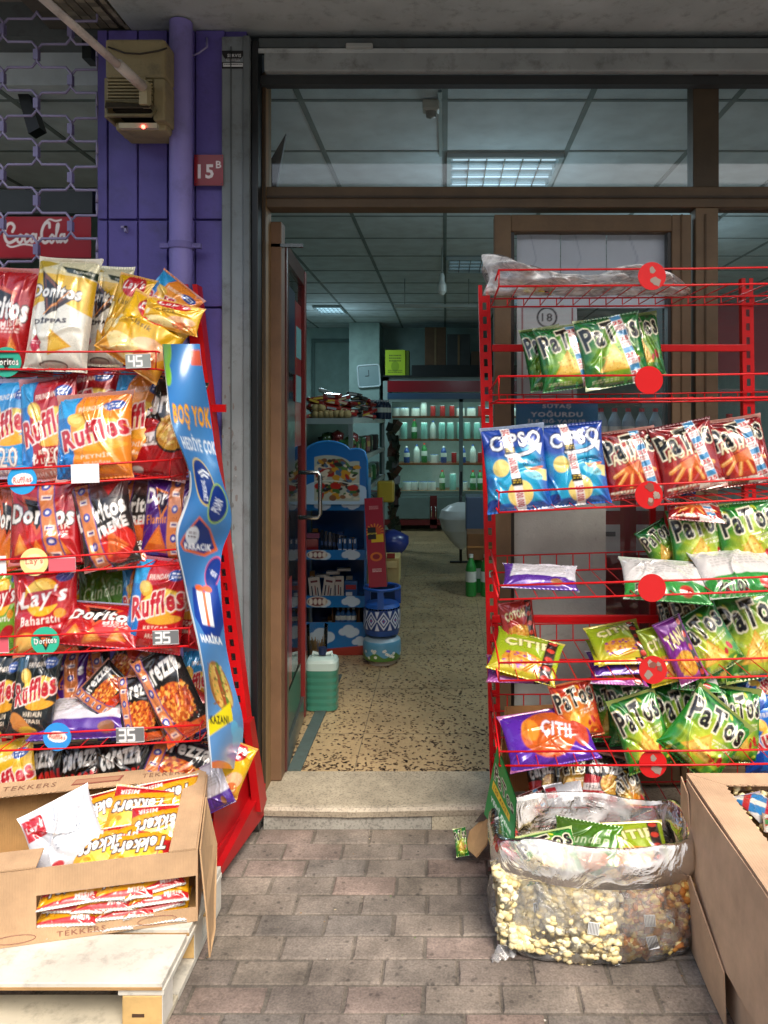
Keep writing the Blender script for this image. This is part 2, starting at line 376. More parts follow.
# ================================================================ SETTING
def tex_floor_mats():
    # paving blocks
    m, nt, b = new_mat('concrete_pavers'); a = N(nt, 'ShaderNodeAttribute', attribute_name='Col'); tc = N(nt, 'ShaderNodeTexCoord')
    n1 = N(nt, 'ShaderNodeTexNoise'); n1.inputs['Scale'].default_value = 160; n1.inputs['Detail'].default_value = 6
    n2 = N(nt, 'ShaderNodeTexNoise'); n2.inputs['Scale'].default_value = 7; n2.inputs['Detail'].default_value = 9; n2.inputs['Roughness'].default_value = .7
    n3 = N(nt, 'ShaderNodeTexVoronoi'); n3.inputs['Scale'].default_value = 26
    n4 = N(nt, 'ShaderNodeTexNoise'); n4.inputs['Scale'].default_value = 2.2; n4.inputs['Detail'].default_value = 5
    for x in (n1, n2, n3, n4): nt.links.new(tc.outputs['Object'], x.inputs['Vector'])
    def mr(src, a0, a1, b0, b1):
        r = N(nt, 'ShaderNodeMapRange'); nt.links.new(src, r.inputs[0])
        for i, v in zip((1, 2, 3, 4), (a0, a1, b0, b1)): r.inputs[i].default_value = v
        return r.outputs[0]
    def sc(col, f):
        s = N(nt, 'ShaderNodeVectorMath', operation='SCALE'); nt.links.new(col, s.inputs[0]); nt.links.new(f, s.inputs['Scale']); return s.outputs[0]
    c = sc(a.outputs[0], mr(n1.outputs[0], .3, .7, .72, 1.25)); c = sc(c, mr(n2.outputs[0], .34, .66, .56, 1.24)); c = sc(c, mr(n4.outputs[0], .35, .65, .72, 1.15))
    # dark gum spots and pits
    c = sc(c, mr(n3.outputs['Distance'], .10, .2, .55, 1.0))
    nt.links.new(c, b.inputs['Base Color']); b.inputs['Roughness'].default_value = .85
    ad = N(nt, 'ShaderNodeMath', operation='ADD'); nt.links.new(n1.outputs[0], ad.inputs[0]); nt.links.new(n2.outputs[0], ad.inputs[1])
    bp = N(nt, 'ShaderNodeBump'); bp.inputs['Strength'].default_value = .55; bp.inputs['Distance'].default_value = .004
    nt.links.new(ad.outputs[0], bp.inputs['Height']); nt.links.new(bp.outputs[0], b.inputs['Normal']); M['paver'] = m
    # stone / terrazzo ground mass
    m, nt, b = new_mat('terrazzo'); a = N(nt, 'ShaderNodeAttribute', attribute_name='Col'); tc = N(nt, 'ShaderNodeTexCoord')
    n1 = N(nt, 'ShaderNodeTexNoise'); n1.inputs['Scale'].default_value = 3.5; n1.inputs['Detail'].default_value = 9
    n2 = N(nt, 'ShaderNodeTexVoronoi'); n2.inputs['Scale'].default_value = 75
    n5 = N(nt, 'ShaderNodeTexNoise'); n5.inputs['Scale'].default_value = 260
    for x in (n1, n2, n5): nt.links.new(tc.outputs['Object'], x.inputs['Vector'])
    c = sc2(nt, a.outputs[0], mr2(nt, n1.outputs[0], .3, .7, .78, 1.12)); c = sc2(nt, c, mr2(nt, n2.outputs['Distance'], .08, .3, .78, 1.05)); c = sc2(nt, c, mr2(nt, n5.outputs[0], .3, .7, .9, 1.1))
    nt.links.new(c, b.inputs['Base Color']); b.inputs['Roughness'].default_value = .42; M['terrazzo'] = m
    m, nt, b = new_mat('speckled_step'); a = N(nt, 'ShaderNodeAttribute', attribute_name='Col'); tc = N(nt, 'ShaderNodeTexCoord')
    n1 = N(nt, 'ShaderNodeTexNoise'); n1.inputs['Scale'].default_value = 5; n1.inputs['Detail'].default_value = 10; n1.inputs['Roughness'].default_value = .7
    n2 = N(nt, 'ShaderNodeTexNoise'); n2.inputs['Scale'].default_value = 130; n2.inputs['Detail'].default_value = 3
    for x in (n1, n2): nt.links.new(tc.outputs['Object'], x.inputs['Vector'])
    c = sc2(nt, a.outputs[0], mr2(nt, n1.outputs[0], .32, .68, .62, 1.2)); c = sc2(nt, c, mr2(nt, n2.outputs[0], .36, .5, .62, 1.03))
    nt.links.new(c, b.inputs['Base Color']); b.inputs['Roughness'].default_value = .6
    bp = N(nt, 'ShaderNodeBump'); bp.inputs['Strength'].default_value = .4; bp.inputs['Distance'].default_value = .004; nt.links.new(n1.outputs[0], bp.inputs['Height']); nt.links.new(bp.outputs[0], b.inputs['Normal']); M['step'] = m
def mr2(nt, src, a0, a1, b0, b1):
    r = N(nt, 'ShaderNodeMapRange'); nt.links.new(src, r.inputs[0])
    for i, v in zip((1, 2, 3, 4), (a0, a1, b0, b1)): r.inputs[i].default_value = v
    return r.outputs[0]
def sc2(nt, col, f):
    s = N(nt, 'ShaderNodeVectorMath', operation='SCALE'); nt.links.new(col, s.inputs[0]); nt.links.new(f, s.inputs['Scale']); return s.outputs[0]
tex_floor_mats()
rn = random.Random(4)
# ground sheet out to the horizon + real paving blocks near the shop
MB('#7d7670').box(-300, 300, -400, 2.95, -.3, -.012).build('ground', 'paver')['kind'] = 'structure'
g = MB(); row = 0; y = 2.835
while y > .55:
    off = (row % 2)*.105 + rn.uniform(-.008, .008); x = -1.9 + off; dep = .098
    while x < 2.1:
        l = .204
        c = np.array(hx(rn.choice(('#84796e', '#80746a', '#887c70', '#86766c', '#7c736a', '#867a6d', '#8a786d'))))*rn.uniform(.9, 1.06)
        h0 = rn.uniform(-.003, .002); t1, t2 = rn.uniform(-.002, .002), rn.uniform(-.0015, .0015); j = .003
        x0, x1, y0, y1 = x+j+rn.uniform(0,.002), x+l-j, y-dep+j, y-j-rn.uniform(0,.0015); be = .004; z0 = -.05
        V_ = [(x0,y0,z0),(x1,y0,z0),(x1,y1,z0),(x0,y1,z0), (x0,y0,h0-.005-t1),(x1,y0,h0-.005+t1),(x1,y1,h0-.005+t2),(x0,y1,h0-.005-t2),
              (x0+be,y0+be,h0-t1),(x1-be,y0+be,h0+t1),(x1-be,y1-be,h0+t2),(x0+be,y1-be,h0-t2)]
        g.add(V_, [(0,1,5,4),(1,2,6,5),(2,3,7,6),(3,0,4,7),(4,5,9,8),(5,6,10,9),(6,7,11,10),(7,4,8,11),(8,9,10,11)], tuple(c)); x += l
    y -= dep; row += 1
g.box(-2, 2.2, .5, 2.84, -.06, -.0045, '#6f665b')
g.build('pavement', 'paver')['kind'] = 'structure'
# doorway step: worn marble slab over a speckled concrete riser
s = MB(); xs = [-.69, -.62, -.38, -.36, .05, .3, .6, 1.9]; zt = .083
top = [(x, 2.832 + rn.uniform(-.004, .004), zt - (.006 if i in (2, 3) else 0)) for i, x in enumerate(xs)]
for i in range(len(xs)-1):
    a, b_ = top[i], top[i+1]
    pr = [(0, .0, -.034), (0, -.004, -.012), (0, .004, -.002), (0, .02, 0)]
    for k in range(3):
        s.add([(a[0], a[1]+pr[k][1], a[2]+pr[k][2]), (b_[0], b_[1]+pr[k][1], b_[2]+pr[k][2]), (b_[0], b_[1]+pr[k+1][1], b_[2]+pr[k+1][2]), (a[0], a[1]+pr[k+1][1], a[2]+pr[k+1][2])], [(0,1,2,3)], '#b5a892', True)
    s.add([(a[0], a[1]+.02, a[2]), (b_[0], b_[1]+.02, b_[2]), (b_[0], 3.12, zt), (a[0], 3.12, zt)], [(0,1,2,3)], '#ac9f88')
    s.add([(a[0], a[1], a[2]-.034), (b_[0], b_[1], b_[2]-.034), (b_[0], 3.1, a[2]-.034), (a[0], 3.1, a[2]-.034)], [(3,2,1,0)], '#8a7f6c')
s.box(-.67, -.05, 2.842, 3.1, -.03, .0485, '#a5a196'); s.box(-.048, 1.9, 2.838, 3.1, -.03, .0485, '#bdb29a')
s.build('doorstep', 'step')['kind'] = 'structure'
# terrazzo floor with dark chips
FX0, FX1, FY1 = -2.6, 3.2, 10.95; zf = .08
f = MB('#b39870'); f.box(FX0, FX1, 3.12, FY1, -.1, zf)
for k in range(9): f.box(-.37 + (k-4)*.62 - .0015, -.37 + (k-4)*.62 + .0015, 3.12, FY1, zf, zf+.0006, '#6f6450')
for k in range(13): f.box(FX0, FX1, 3.5+k*.6, 3.503+k*.6, zf, zf+.0006, '#6f6450')
for i in range(19000):
    yy = 3.13 + 6.4*rn.random()**1.35; xx = rn.uniform(-.8, 1.5)
    L, W_, t = rn.uniform(.004, .0115), rn.uniform(.0028, .0065), rn.uniform(0, 3.14); n = 6; ps = []
    for k in range(n):
        a = 2*math.pi*k/n; q = rn.uniform(.7, 1.2); u, v = L*math.cos(a)*q, W_*math.sin(a)*q
        ps.append((xx + u*math.cos(t) - v*math.sin(t), yy + u*math.sin(t) + v*math.cos(t), zf + .0009))
    f.add(ps, [tuple(range(n))], rn.choice(('#4a392b', '#554233', '#3a2d23', '#6a533e', '#7a6148', '#35291f', '#856e52')))
f.build('floor', 'terrazzo')['kind'] = 'structure'

# room shell
WALL = '#8ea9a4'
c = MB('#bccbd0')
zc = 2.84; c.box(FX0, FX1, 3.06, FY1, zc, zc+.15)
for k in range(-4, 6): c.box(k*.6-.012, k*.6+.012, 3.06, FY1, zc-.004, zc+.001, '#6f7f7e')
for k in range(14): c.box(FX0, FX1, 3.2+k*.6-.008, 3.2+k*.6+.008, zc-.0045, zc+.001, '#6f7f7e')
c.build('ceiling', 'matte')['kind'] = 'structure'
for nm, a in (('wall_back', (FX0, FX1, FY1, FY1+.2, 0, zc)), ('wall_side', (FX0-.2, FX0, 3.06, FY1, 0, zc)), ('wall_far_side', (FX1, FX1+.2, 3.06, FY1, 0, zc))):
    MB(WALL).box(*a).build(nm, 'matte')['kind'] = 'structure'
o = MB('#8aa39e').box(PX(350, 10.4), PX(380, 10.4), 10.3, FY1, 0, zc-.006).build('pillar', 'matte'); o['kind'] = 'structure'
o = MB('#76908b'); xa, xb = PX(311, 10.8), PX(352, 10.8)
o.box(xa, xb, 10.9, 10.948, 0.1, PZ(340, 10.8), '#6d8782'); 
for a in (xa, xb-.04): o.box(a, a+.04, 10.87, 10.9, .1, PZ(338, 10.8), '#4f6663')
o.box(xa+.04, xb-.04, 10.87, 10.9, PZ(338, 10.8)-.05, PZ(338, 10.8), '#4f6663')
tag(o.build('storeroom_door', 'matte'), 'flat grey-green door in the far wall beside the pillar', 'door')

# facade: soffit, lintel box, grey post, purple wall
MB('#a5aeae').box(-1.18, 6, 1.6, 2.93, 2.975, 3.2).build('soffit', 'worn')['kind'] = 'structure'
u = MB('#7e7a72'); u.box(-6, -1.27, 2.3, 3.2, 3.1, 3.3)
u.build('neighbour_soffit', 'worn')['kind'] = 'structure'
m_ = MB('#7b776c')     # small-stone mosaic edge of the canopy
for i in range(44):
    for j in range(6):
        t = i/44; x = -1.2 + rn.uniform(-.003, .003) - (1-t)*.06; yy = 1.6 + t*1.3
        q = np.array(hx('#85806f'))*rn.uniform(.6, 1.25)
        m_.box(x-.006, x+.012, yy, yy+.031, 2.98+j*.035, 3.01+j*.035, tuple(q))
for i in range(44):
    for j in range(5):
        q = np.array(hx('#85806f'))*rn.uniform(.5, 1.25); t = i/44; yy = 1.6+t*1.3; x = -1.26 - .036*j - (1-t)*.05
        m_.box(x, x+.031, yy, yy+.031, 2.985, 2.99, tuple(q))
m_.box(-1.5, -1.19, 1.6, 2.92, 2.992, 3.19, '#4f4c45'); tag(m_.build('mosaic_canopy_edge', 'worn'), 'strip of small brown mosaic stones edging the canopy above the beige unit', 'canopy edge')
fw = MB('#575f60')      # building face above everything
fw.box(-6, 6, 2.93, 3.06, 2.97, 6.0)
fw.build('upper_wall', 'worn')['kind'] = 'structure'

sh = empty('roller_shutter', (-.7, 2.9, 2.872), 'grey roller shutter housing with pale bottom rail above the doorway', 'roller shutter')
MB('#4d5556').box(0, 3.4, -.01, .05, .035, .07).build('housing_edge', 'worn', sh)
b2 = MB('#8b9292'); b2.box(0.02, 3.4, -.015, .02, -.055, .022, b=.006); b2.box(0.0, 3.4, -.018, -.012, .012, .028, '#aab2b2'); b2.build('bottom_rail', 'worn', sh)
MB('#2a2e2f').box(0, 3.4, .02, .06, -.09, -.055).build('brush_seal', 'matte', sh)
MB('#9aa19e').box(.33, .43, -.035, -.012, .024, .042, b=.004).build('lock_block', 'paint', sh)

# grey steel guide post and rubber seal
pz = MB('#6f797c'); pz.box(-.834, -.752, 2.87, 2.93, 0, 2.94, '#7d878a', b=.004); pz.box(-.752, -.728, 2.862, 2.93, 0, 2.94, '#666f72', b=.003); pz.box(-.80, -.796, 2.866, 2.871, 0, 2.9, '#52595b')
post = empty('shutter_guide_post', (0,0,0), 'tall weathered grey steel post between purple wall and doorway', 'post')
for i in range(46):
    zz = rn.choice((rn.uniform(.2, 1.1), rn.uniform(.9, 1.75))); xx = rn.uniform(-.83, -.775); q = rn.choice(('#8b8578', '#5a3d2a', '#b9b8b0', '#6b4a35', '#3d3a36'))
    a = rn.uniform(.002, .007); b_ = rn.uniform(.002, .02); q = tuple(np.array(hx(q))*.5 + np.array(hx('#7d878a'))*.5)
    pz.add([(xx+a*math.cos(t)*rn.uniform(.4, 1.2), 2.8685, zz+b_*math.sin(t)*rn.uniform(.4, 1.2)) for t in (.57*j for j in range(11))], [tuple(range(11))], q)
pz.build('channel', 'worn', post)
cv = Cv(60, 52, 1.25, '#7d878a'); cv.ell(.5, .98, .5, .6, '#17181a'); cv.rect(0, 0, 1, .35, '#17181a'); cv.text('SERVIS', .55, .72, .6, .17, '#d9dcdc'); cv.small(.5, .5, .6, 2, '#c9cccc', .05); cv.rect(.06, .1, .94, .3, '#d4d8d8'); cv.small(.5, .2, .8, 1, '#222222', .07, 4)
panel('warning_sticker', (-.79, 2.866, PZ(60, 2.87)), .083, .066, cv, parent=post)
MB('#15191b').box(-.727, -.70, 2.88, 2.95, .05, 2.93, b=.004).build('rubber_seal', 'plastic', post)

pw = MB('#5a5198')
pw.box(PX(97, 2.9), -.75, 2.905, 3.1, 0, 2.975)
xs = [PX(p, 2.9) for p in (98, 109, 139, 169, 196, 226)]
for a, b_ in zip(xs, xs[1:]): 
    for z0, z1 in ((.0, .72), (.724, 1.35), (1.354, 1.93), (1.934, 2.26), (2.264, 2.975)): pw.box(a+.0035, b_-.0035, 2.888, 2.906, z0, z1-.004, '#6157a3', b=.002)
tag(pw.build('purple_cladding', 'grimy'), 'purple painted panelled wall strip between the two shop fronts', 'wall'); 
pi = empty('downpipe', (PX(181, 2.83), 2.83, 0), 'purple painted round rainwater pipe running down the purple wall', 'pipe')
MB('#8078bb').lathe([(.041, 0), (.041, 2.97)]).build('pipe_run', 'grimy', pi)
for z in (PZ(246, 2.83),): MB('#7068a6').lathe([(.046, z-.012), (.046, z+.012)]).box(.035, .075, -.01, .01, z-.008, z+.008).box(-.075, -.035, -.01, .01, z-.008, z+.008).build('clamp', 'worn', pi)
MB('#7068a6').lathe([(.046, 1.0), (.05, 1.03), (.046, 1.1)]).build('socket', 'paint', pi)
tb = MB('#8d88b0').tube([(PX(192, 2.86), 2.86, PZ(56, 2.86)), (PX(199, 2.86), 2.86, PZ(53, 2.86)), (PX(207, 2.86), 2.86, PZ(47, 2.86)), (PX(207, 2.88), 2.88, PZ(38, 2.88))], .004)
tag(tb.build('painted_cable', 'plastic'), 'short purple painted cable looping above the rainwater pipe', 'cable')
MB('#8d88b0').box(-.004, .004, -.02, 0, -.004, .018).box(-.016, .004, -.02, -.012, .01, .018).build('wall_hook', 'paint', loc=(PX(127, 2.885), 2.887, PZ(232, 2.89)))
tag(bpy.data.objects['wall_hook'], 'tiny metal hook stub on the purple wall below the beige unit', 'hook')
cv = Cv(90, 96, .93, '#8a0f1a'); cv.rect(0, 0, 1, .03, '#6d0f18'); cv.text('15', .4, .46, .5, .42, '#e8dede', bold=.03); cv.text('B', .84, .68, .17, .22, '#e8dede', bold=.02)
for q in ((.06, .94), (.94, .94), (.06, .07), (.94, .07)): cv.ell(*q, .025, .025, '#3b1014')
o = panel('house_number_plate', (PX(208.5, 2.86), 2.862, PZ(170, 2.86)), 29/F*2.86, 31/F*2.86, cv, 'gloss'); tag(o, 'small red house number plate reading 15 B beside the grey post', 'number plate')

# beige wall unit with louvred grille
ac = empty('beige_wall_unit', (0, 0, 0), 'old beige louvred wall unit with open lower hatch and red lamp, high on purple wall', 'wall unit')
x0, x1, zt_, zb = PX(107, 2.72), PX(167, 2.72), PZ(41, 2.72), PZ(128, 2.72)
xm = PX(155, 2.72)
sh_ = MB('#8d815e'); sh_.box(x0, x1, 2.70, 2.88, PZ(78, 2.7), zt_, b=.012)
sh_.box(x0, x0+.012, 2.70, 2.88, zb+.03, PZ(78, 2.7)); sh_.box(xm, x1, 2.70, 2.88, zb+.02, PZ(78, 2.7), b=.006); sh_.box(x0+.02, x1-.01, 2.74, 2.88, zb, zb+.03, b=.008); sh_.box(x0, x1, 2.86, 2.88, zb+.02, zt_-.02); sh_.build('housing', 'worn', ac)
lv = MB('#9a8d67')
for k in range(8): 
    z = PZ(80+k*3.3, 2.7); lv.box(x0+.012, xm, 2.695, 2.72, z-.005, z+.0)
lv.box(PX(140, 2.7), PX(146, 2.7), 2.692, 2.70, PZ(108, 2.7), PZ(78, 2.7)); lv.build('louvre_grille', 'worn', ac)
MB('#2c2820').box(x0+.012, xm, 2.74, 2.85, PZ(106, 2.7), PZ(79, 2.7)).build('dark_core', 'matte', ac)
hb = MB('#7a704f'); hb.slab([(x0+.01, 2.69, PZ(104, 2.7)), (x0+.02, 2.66, zb+.045), (xm, 2.66, zb+.045), (xm, 2.69, PZ(107, 2.7))], .004, '#3a3325'); hb.tube([(x0+.01, 2.69, PZ(103, 2.7)), (x0+.03, 2.66, zb+.02), (xm+.01, 2.66, zb+.02), (xm+.012, 2.69, PZ(112, 2.7)), (xm-.02, 2.69, PZ(103, 2.7))], .007, closed=True); hb.build('hatch', 'worn', ac)
MB('#a99f80').box(PX(120, 2.65), PX(158, 2.65), 2.64, 2.66, PZ(129, 2.65), PZ(124, 2.65)).build('control_strip', 'plastic', ac)
MB().blob((PX(143.5, 2.64), 2.638, PZ(127, 2.64)), .007, lvl=2, rough=0).build('indicator_lamp', emis('red_lamp', (1, .06, .04), 9), ac)
MB('#2b241c').tube([P(108, 47, 2.69), P(125, 53, 2.685), P(140, 54, 2.685), P(158, 51, 2.69), P(167, 48, 2.7)], .0035).build('supply_cable', 'plastic', ac)
aw = MB('#b3aaa4').tube([P(38, -6, 2.2), P(90, 40, 2.4), P(143, 87, 2.66)], [.013, .013, .014], n=10); aw.tube([P(118, 64, 2.53), P(143, 87, 2.655)], .018, 10, '#c2bcb5'); aw.box(*[PX(139, 2.65), PX(147, 2.65), 2.65, 2.69, PZ(104, 2.65), PZ(80, 2.65)], '#a89e7c')
tag(aw.build('awning_strut', 'worn'), 'pale diagonal awning arm reaching up and outward from the beige wall unit', 'awning arm')

# neighbouring shop behind the grille
nb = MB('#6d8880'); nb.box(-4.5, -1.30, 4.6, 4.7, 0, 3.1); nb.box(-4.5, -1.3, 3.1, 4.7, 2.95, 3.05, '#7f9a92'); nb.box(-1.32, -1.30, 3.08, 4.7, 0, 3.1, '#5d7870'); nb.box(-4.6, -4.5, 3.1, 4.7, 0, 3.1)
nb.box(-4.5, -1.3, 3.0, 4.7, -.05, 0.02, '#777066')
nb.build('neighbour_room_walls', 'matte')['kind'] = 'structure'
n2 = MB('#1c2220'); n2.box(-4.5, PX(97, 3.0), 2.96, 3.02, PZ(216, 3.0), PZ(193, 3.0)); n2.box(-4.5, PX(97, 3), 2.96, 3.02, PZ(44, 3), PZ(26, 3)); n2.box(PX(88, 3.0), PX(97, 3.0), 2.95, 3.02, PZ(64, 3), PZ(44, 3)); n2.box(-4.5, PX(97, 3.), 2.95, 3.0, PZ(26, 3), PZ(12, 3), '#767a74')
for yy in (75, 112, 152): n2.box(-4.5, -1.33, 4.2, 4.21, PZ(yy+.6, 4.2), PZ(yy-.6, 4.2), '#4c6059')
tag(n2.build('neighbour_window_frame', 'paint'), 'dark metal window bars of the neighbouring shop behind the purple grille', 'window frame')
cv = Cv(330, 64, 5.2, '#a01020')
cv.rect(0, 0, 1, .04, '#5f0a12')
LW = [('C', [(.0,.62),(.03,.92),(.1,1.0),(.15,.9),(.12,.72)]), ]
def script(cv, pts, wd, col): cv.line(pts, wd, col)
def spl(p, n=6):   # smooth a stroke
    o = []
    for i in range(len(p)-1):
        p0, p1, p2, p3 = np.array(p[max(i-1,0)]), np.array(p[i]), np.array(p[i+1]), np.array(p[min(i+2, len(p)-1)])
        for k in range(n):
            t = k/n; o.append(tuple(.5*((2*p1)+(-p0+p2)*t+(2*p0-5*p1+4*p2-p3)*t*t+(-p0+3*p1-3*p2+p3)*t**3)))
    return o + [tuple(p[-1])]
def cola(cv, u0, v0, w_, h_):
    st = [([(.13,.62),(.16,.8),(.11,.93),(.04,.85),(.0,.55),(.02,.3),(.08,.2),(.17,.3),(.22,.42)], .06),
          ([(.26,.5),(.22,.42),(.21,.28),(.25,.2),(.29,.3),(.29,.45),(.26,.5),(.3,.44)], .05), ([(.39,.48),(.35,.5),(.33,.35),(.35,.22),(.4,.27),(.43,.36)], .05),
          ([(.5,.5),(.46,.52),(.43,.35),(.45,.22),(.5,.35),(.52,.52),(.51,.3),(.54,.22),(.57,.3)], .05),
          ([(.57,.38),(.62,.36)], .05), ([(.74,.78),(.73,.95),(.66,.9),(.61,.6),(.62,.3),(.67,.2),(.73,.3),(.75,.4)], .06),
          ([(.78,.5),(.75,.4),(.75,.26),(.78,.2),(.81,.3),(.81,.44),(.78,.5)], .05), ([(.83,.4),(.88,.7),(.89,.9),(.86,.85),(.85,.4),(.87,.22),(.9,.28)], .045),
          ([(.97,.5),(.93,.5),(.91,.34),(.92,.22),(.96,.32),(.985,.52),(.98,.3),(1.0,.22),(1.03,.3)], .05),
          ([(.04,.12),(.12,.04),(.3,.14),(.46,.1),(.55,.02)], .035), ([(.66,.95),(.74,1.08),(.84,1.02),(.93,1.06)], .035)]
    for p, wd in st: cv.line(spl([(u0+a*w_, v0+b*h_) for a, b in p]), wd*h_*1.9, '#ece2de')
cola(cv, .557, .26, .31, .62)
xl, xr = PX(-95, 2.98), PX(97, 2.98)
o = panel('cola_banner', ((xl+xr)/2, 2.93, PZ(239, 2.95)), xr-xl, 42/F*2.95, cv, 'gloss'); tag(o, 'red fascia banner with white script lettering behind the purple grille', 'banner')
tag(MB('#9aa5a2').box(PX(-30, 4), PX(36, 4), 3.85, 4.3, 2.9, 2.95, '#39403f').box(PX(-28, 4), PX(33, 4), 3.88, 4.26, 2.893, 2.90, '#c8d4d2').build('louvre_lamp', 'paint'), 'unlit ceiling louvre lamp inside the neighbouring shop', 'lamp')
dk = MB('#15181a'); dk.slab([P(24, 94, 3.2), P(33, 91, 3.2), P(47, 133, 3.2), P(36, 139, 3.2)], -.06); dk.tube([P(0, 92, 3.2), P(14, 97, 3.2), P(28, 97, 3.2)], .008)
tag(dk.build('black_speaker', 'plastic'), 'slim black loudspeaker on a bracket inside the neighbouring shop', 'loudspeaker')
# purple folding lattice gate
gr = MB('#8c86a8'); Yg = 2.80
for ci, cx_ in enumerate((-65, -31, 3, 37, 71, 105)):
    for k in range(12):
        cy_ = 3.5 - 49 + k*48.6 + (24.3 if ci % 2 == 0 else 0) + ci*1.2
        if cx_ < 98: gr.box(PX(cx_-2.4, Yg), PX(cx_+2.4, Yg), Yg-.012, Yg+.008, PZ(cy_+5, Yg), PZ(cy_-5, Yg), '#7a749c')
        for sx in (-1, 1):
            if cx_ + sx*34 > 106 or cx_ < -60 and sx < 0: continue
            q = [(0, 0), (0, 6), (sx*5, 12), (sx*29, 12), (sx*34, 18), (sx*34, 24.3)]
            pts = [P(min(cx_+a, 97), cy_+b_, Yg - (.006 if sx > 0 else -.004)) for a, b_ in q]
            if cx_ > 98: pts = [p for p in pts if p.x < PX(97.5, Yg)]
            if len(pts) > 1: gr.tube(pts, .0052, 6)
tag(gr.build('lattice_gate', 'paint'), 'purple folding lattice security gate across the neighbouring shop window', 'security gate')

# brown anodised shop front
BR = '#54432e'; BR2 = '#67533a'
sf = empty('shop_front_frame', (0,0,0), 'brown metal shop front frame with transom bar and mullions', 'window frame')
k = MB(BR); k.box(PX(252, 2.98), PX(268, 2.98), 2.95, 3.04, .08, 2.84, '#7d6340', b=.004); k.box(PX(264, 2.96), PX(266.5, 2.96), 2.944, 2.95, .08, 2.84, '#3e301f'); k.build('jamb', 'wood', sf)  # jamb and adjoining post painted paler brown for the golden light on them
MB('#6e5138').box(PX(269, 3.06), PX(283, 3.06), 3.03, 3.10, .085, 2.29, b=.004).build('door_stile_post', 'wood', sf)
MB(BR).box(PX(268, 2.98), 2.6, 2.955, 3.04, 2.325, 2.405, b=.003).box(PX(268, 2.98), 2.6, 2.948, 2.955, 2.36, 2.368, '#33281a').build('transom_bar', 'wood', sf)
MB('#3f3424').box(.955, 1.055, 2.96, 3.035, 2.405, 2.84, b=.003).build('mullion', 'wood', sf)
MB(BR2).box(.965, 1.052, 2.96, 3.035, .1, 2.325, b=.003).box(1.0, 1.006, 2.954, 2.96, .1, 2.3, '#4f3c23').build('mullion', 'wood', sf)
MB(BR).box(1.06, 2.6, 2.97, 3.03, .085, .16).build('bottom_rail', 'wood', sf)
for a, b_, z0, z1 in ((PX(268, 2.98), .955, 2.405, 2.84), (1.055, 2.6, 2.405, 2.84), (1.055, 2.6, .16, 2.325)):
    MB().box(a, b_, 2.995, 3.001, z0, z1).build('window_pane', 'glass', sf)
# fixed door leaf with posters
dl = empty('closed_door_leaf', (0,0,0), 'closed brown framed glass door leaf papered with notices behind red rack', 'door')
k = MB('#665138'); k.box(.19, .255, 2.965, 3.03, .1, 2.3, b=.004); k.box(.875, .95, 2.965, 3.03, .1, 2.3, b=.004); k.box(.91, .915, 2.959, 2.965, .1, 2.3, '#5a4428'); k.box(.255, .875, 2.965, 3.03, 2.235, 2.3, '#5f4a30', b=.004); k.box(.255, .875, 2.965, 3.03, .1, .22, '#5f4a30', b=.004); dlf = k.build('frame', 'wood', dl)
MB('#201c18').box(.255, .268, 2.975, 3.02, .22, 2.235).box(.862, .875, 2.975, 3.02, .22, 2.235).build('gasket', 'plastic', dlf)
MB().box(.268, .862, 2.99, 2.996, .22, 2.235).build('pane', 'glass', dl)
# papers behind the glass
for i, (a, b_, t_, lb) in enumerate(((517, 560, 0, 'blank white paper taped at top of glass next to the door frame'), (561, 606, 0, 'blank white paper taped at top of glass between two others'), (607, 676, 0, 'wide white paper taped at top of glass nearest the mullion'))):
    cv = Cv(40, 60, .7, '#dfe6ee'); cv.line([(.3, .95), (.45, .6), (.35, .5), (.6, .3)], .01, '#a9b4c4'); 
    o = panel('paper_sheet', (PX((a+b_)/2, 3.02), 3.02+i*.002, PZ(268, 3.02)), (b_-a)/F*3.02, 80/F*3.02, cv, curl=.004); tag(o, lb, 'paper')
cv = Cv(70, 110, .62, '#dde2e2'); 
for ring in ((.08, .03, .93, .96, '#a3343a'), (.105, .045, .905, .945, '#dde2e2')): cv.rect(*ring)
cv.ell(.5, .84, .17, .105, '#2a2c2e'); cv.ell(.5, .84, .14, .087, '#dde2e2'); cv.text('18', .5, .84, .17, .08, '#222222')
for k_, t_ in enumerate(('YAŞINI', 'DOLDURMAMIŞ', 'KİŞİLERE SATIŞ', 'YAPILMAZ')): cv.text(t_, .5, .42-k_*.09, (.36, .66, .74, .5)[k_], .05, '#44484a')
o = panel('age_limit_notice', (PX(547, 3.02), 3.021, PZ(351, 3.02)), 60/F*3.02, 98/F*3.02, cv); tag(o, 'white notice with red border and circled 18 behind the glass door', 'notice')
cv = Cv(110, 90, 1.2, '#2b7fb0'); cv.mixm((.5-cv.V), '#1c5f92', 1); cv.text('SÜTAŞ', .5, .92, .34, .075, '#eef4f6', bold=.03); cv.text('YOĞURDU', .5, .815, .62, .085, '#eef4f6', bold=.03); cv.text('İLE SIĞ YAPILIR', .5, .715, .7, .06, '#eef4f6', bold=.03); cv.ell(.5, .1, .4, .2, '#dfe9ee')
o = panel('yogurt_poster', (PX(557, 3.015), 3.02, PZ(436, 3.015)), 82/F*3.02, 70/F*3.02, cv, 'gloss'); tag(o, 'blue yogurt poster with white words behind the blue crisp bags', 'poster')
cv = Cv(60, 110, .5, '#a3a39c'); cv.speck(60, .008, ['#8d8d86', '#b5b5ae', '#7c7c76'], 3); cv.line([(.1, .3), (.5, .35), (.9, .28)], .004, '#8a8a84')
for q in ((.06, .97), (.5, .97), (.94, .97), (.06, .04), (.94, .04)): cv.ell(*q, .02, .01, '#55554f')
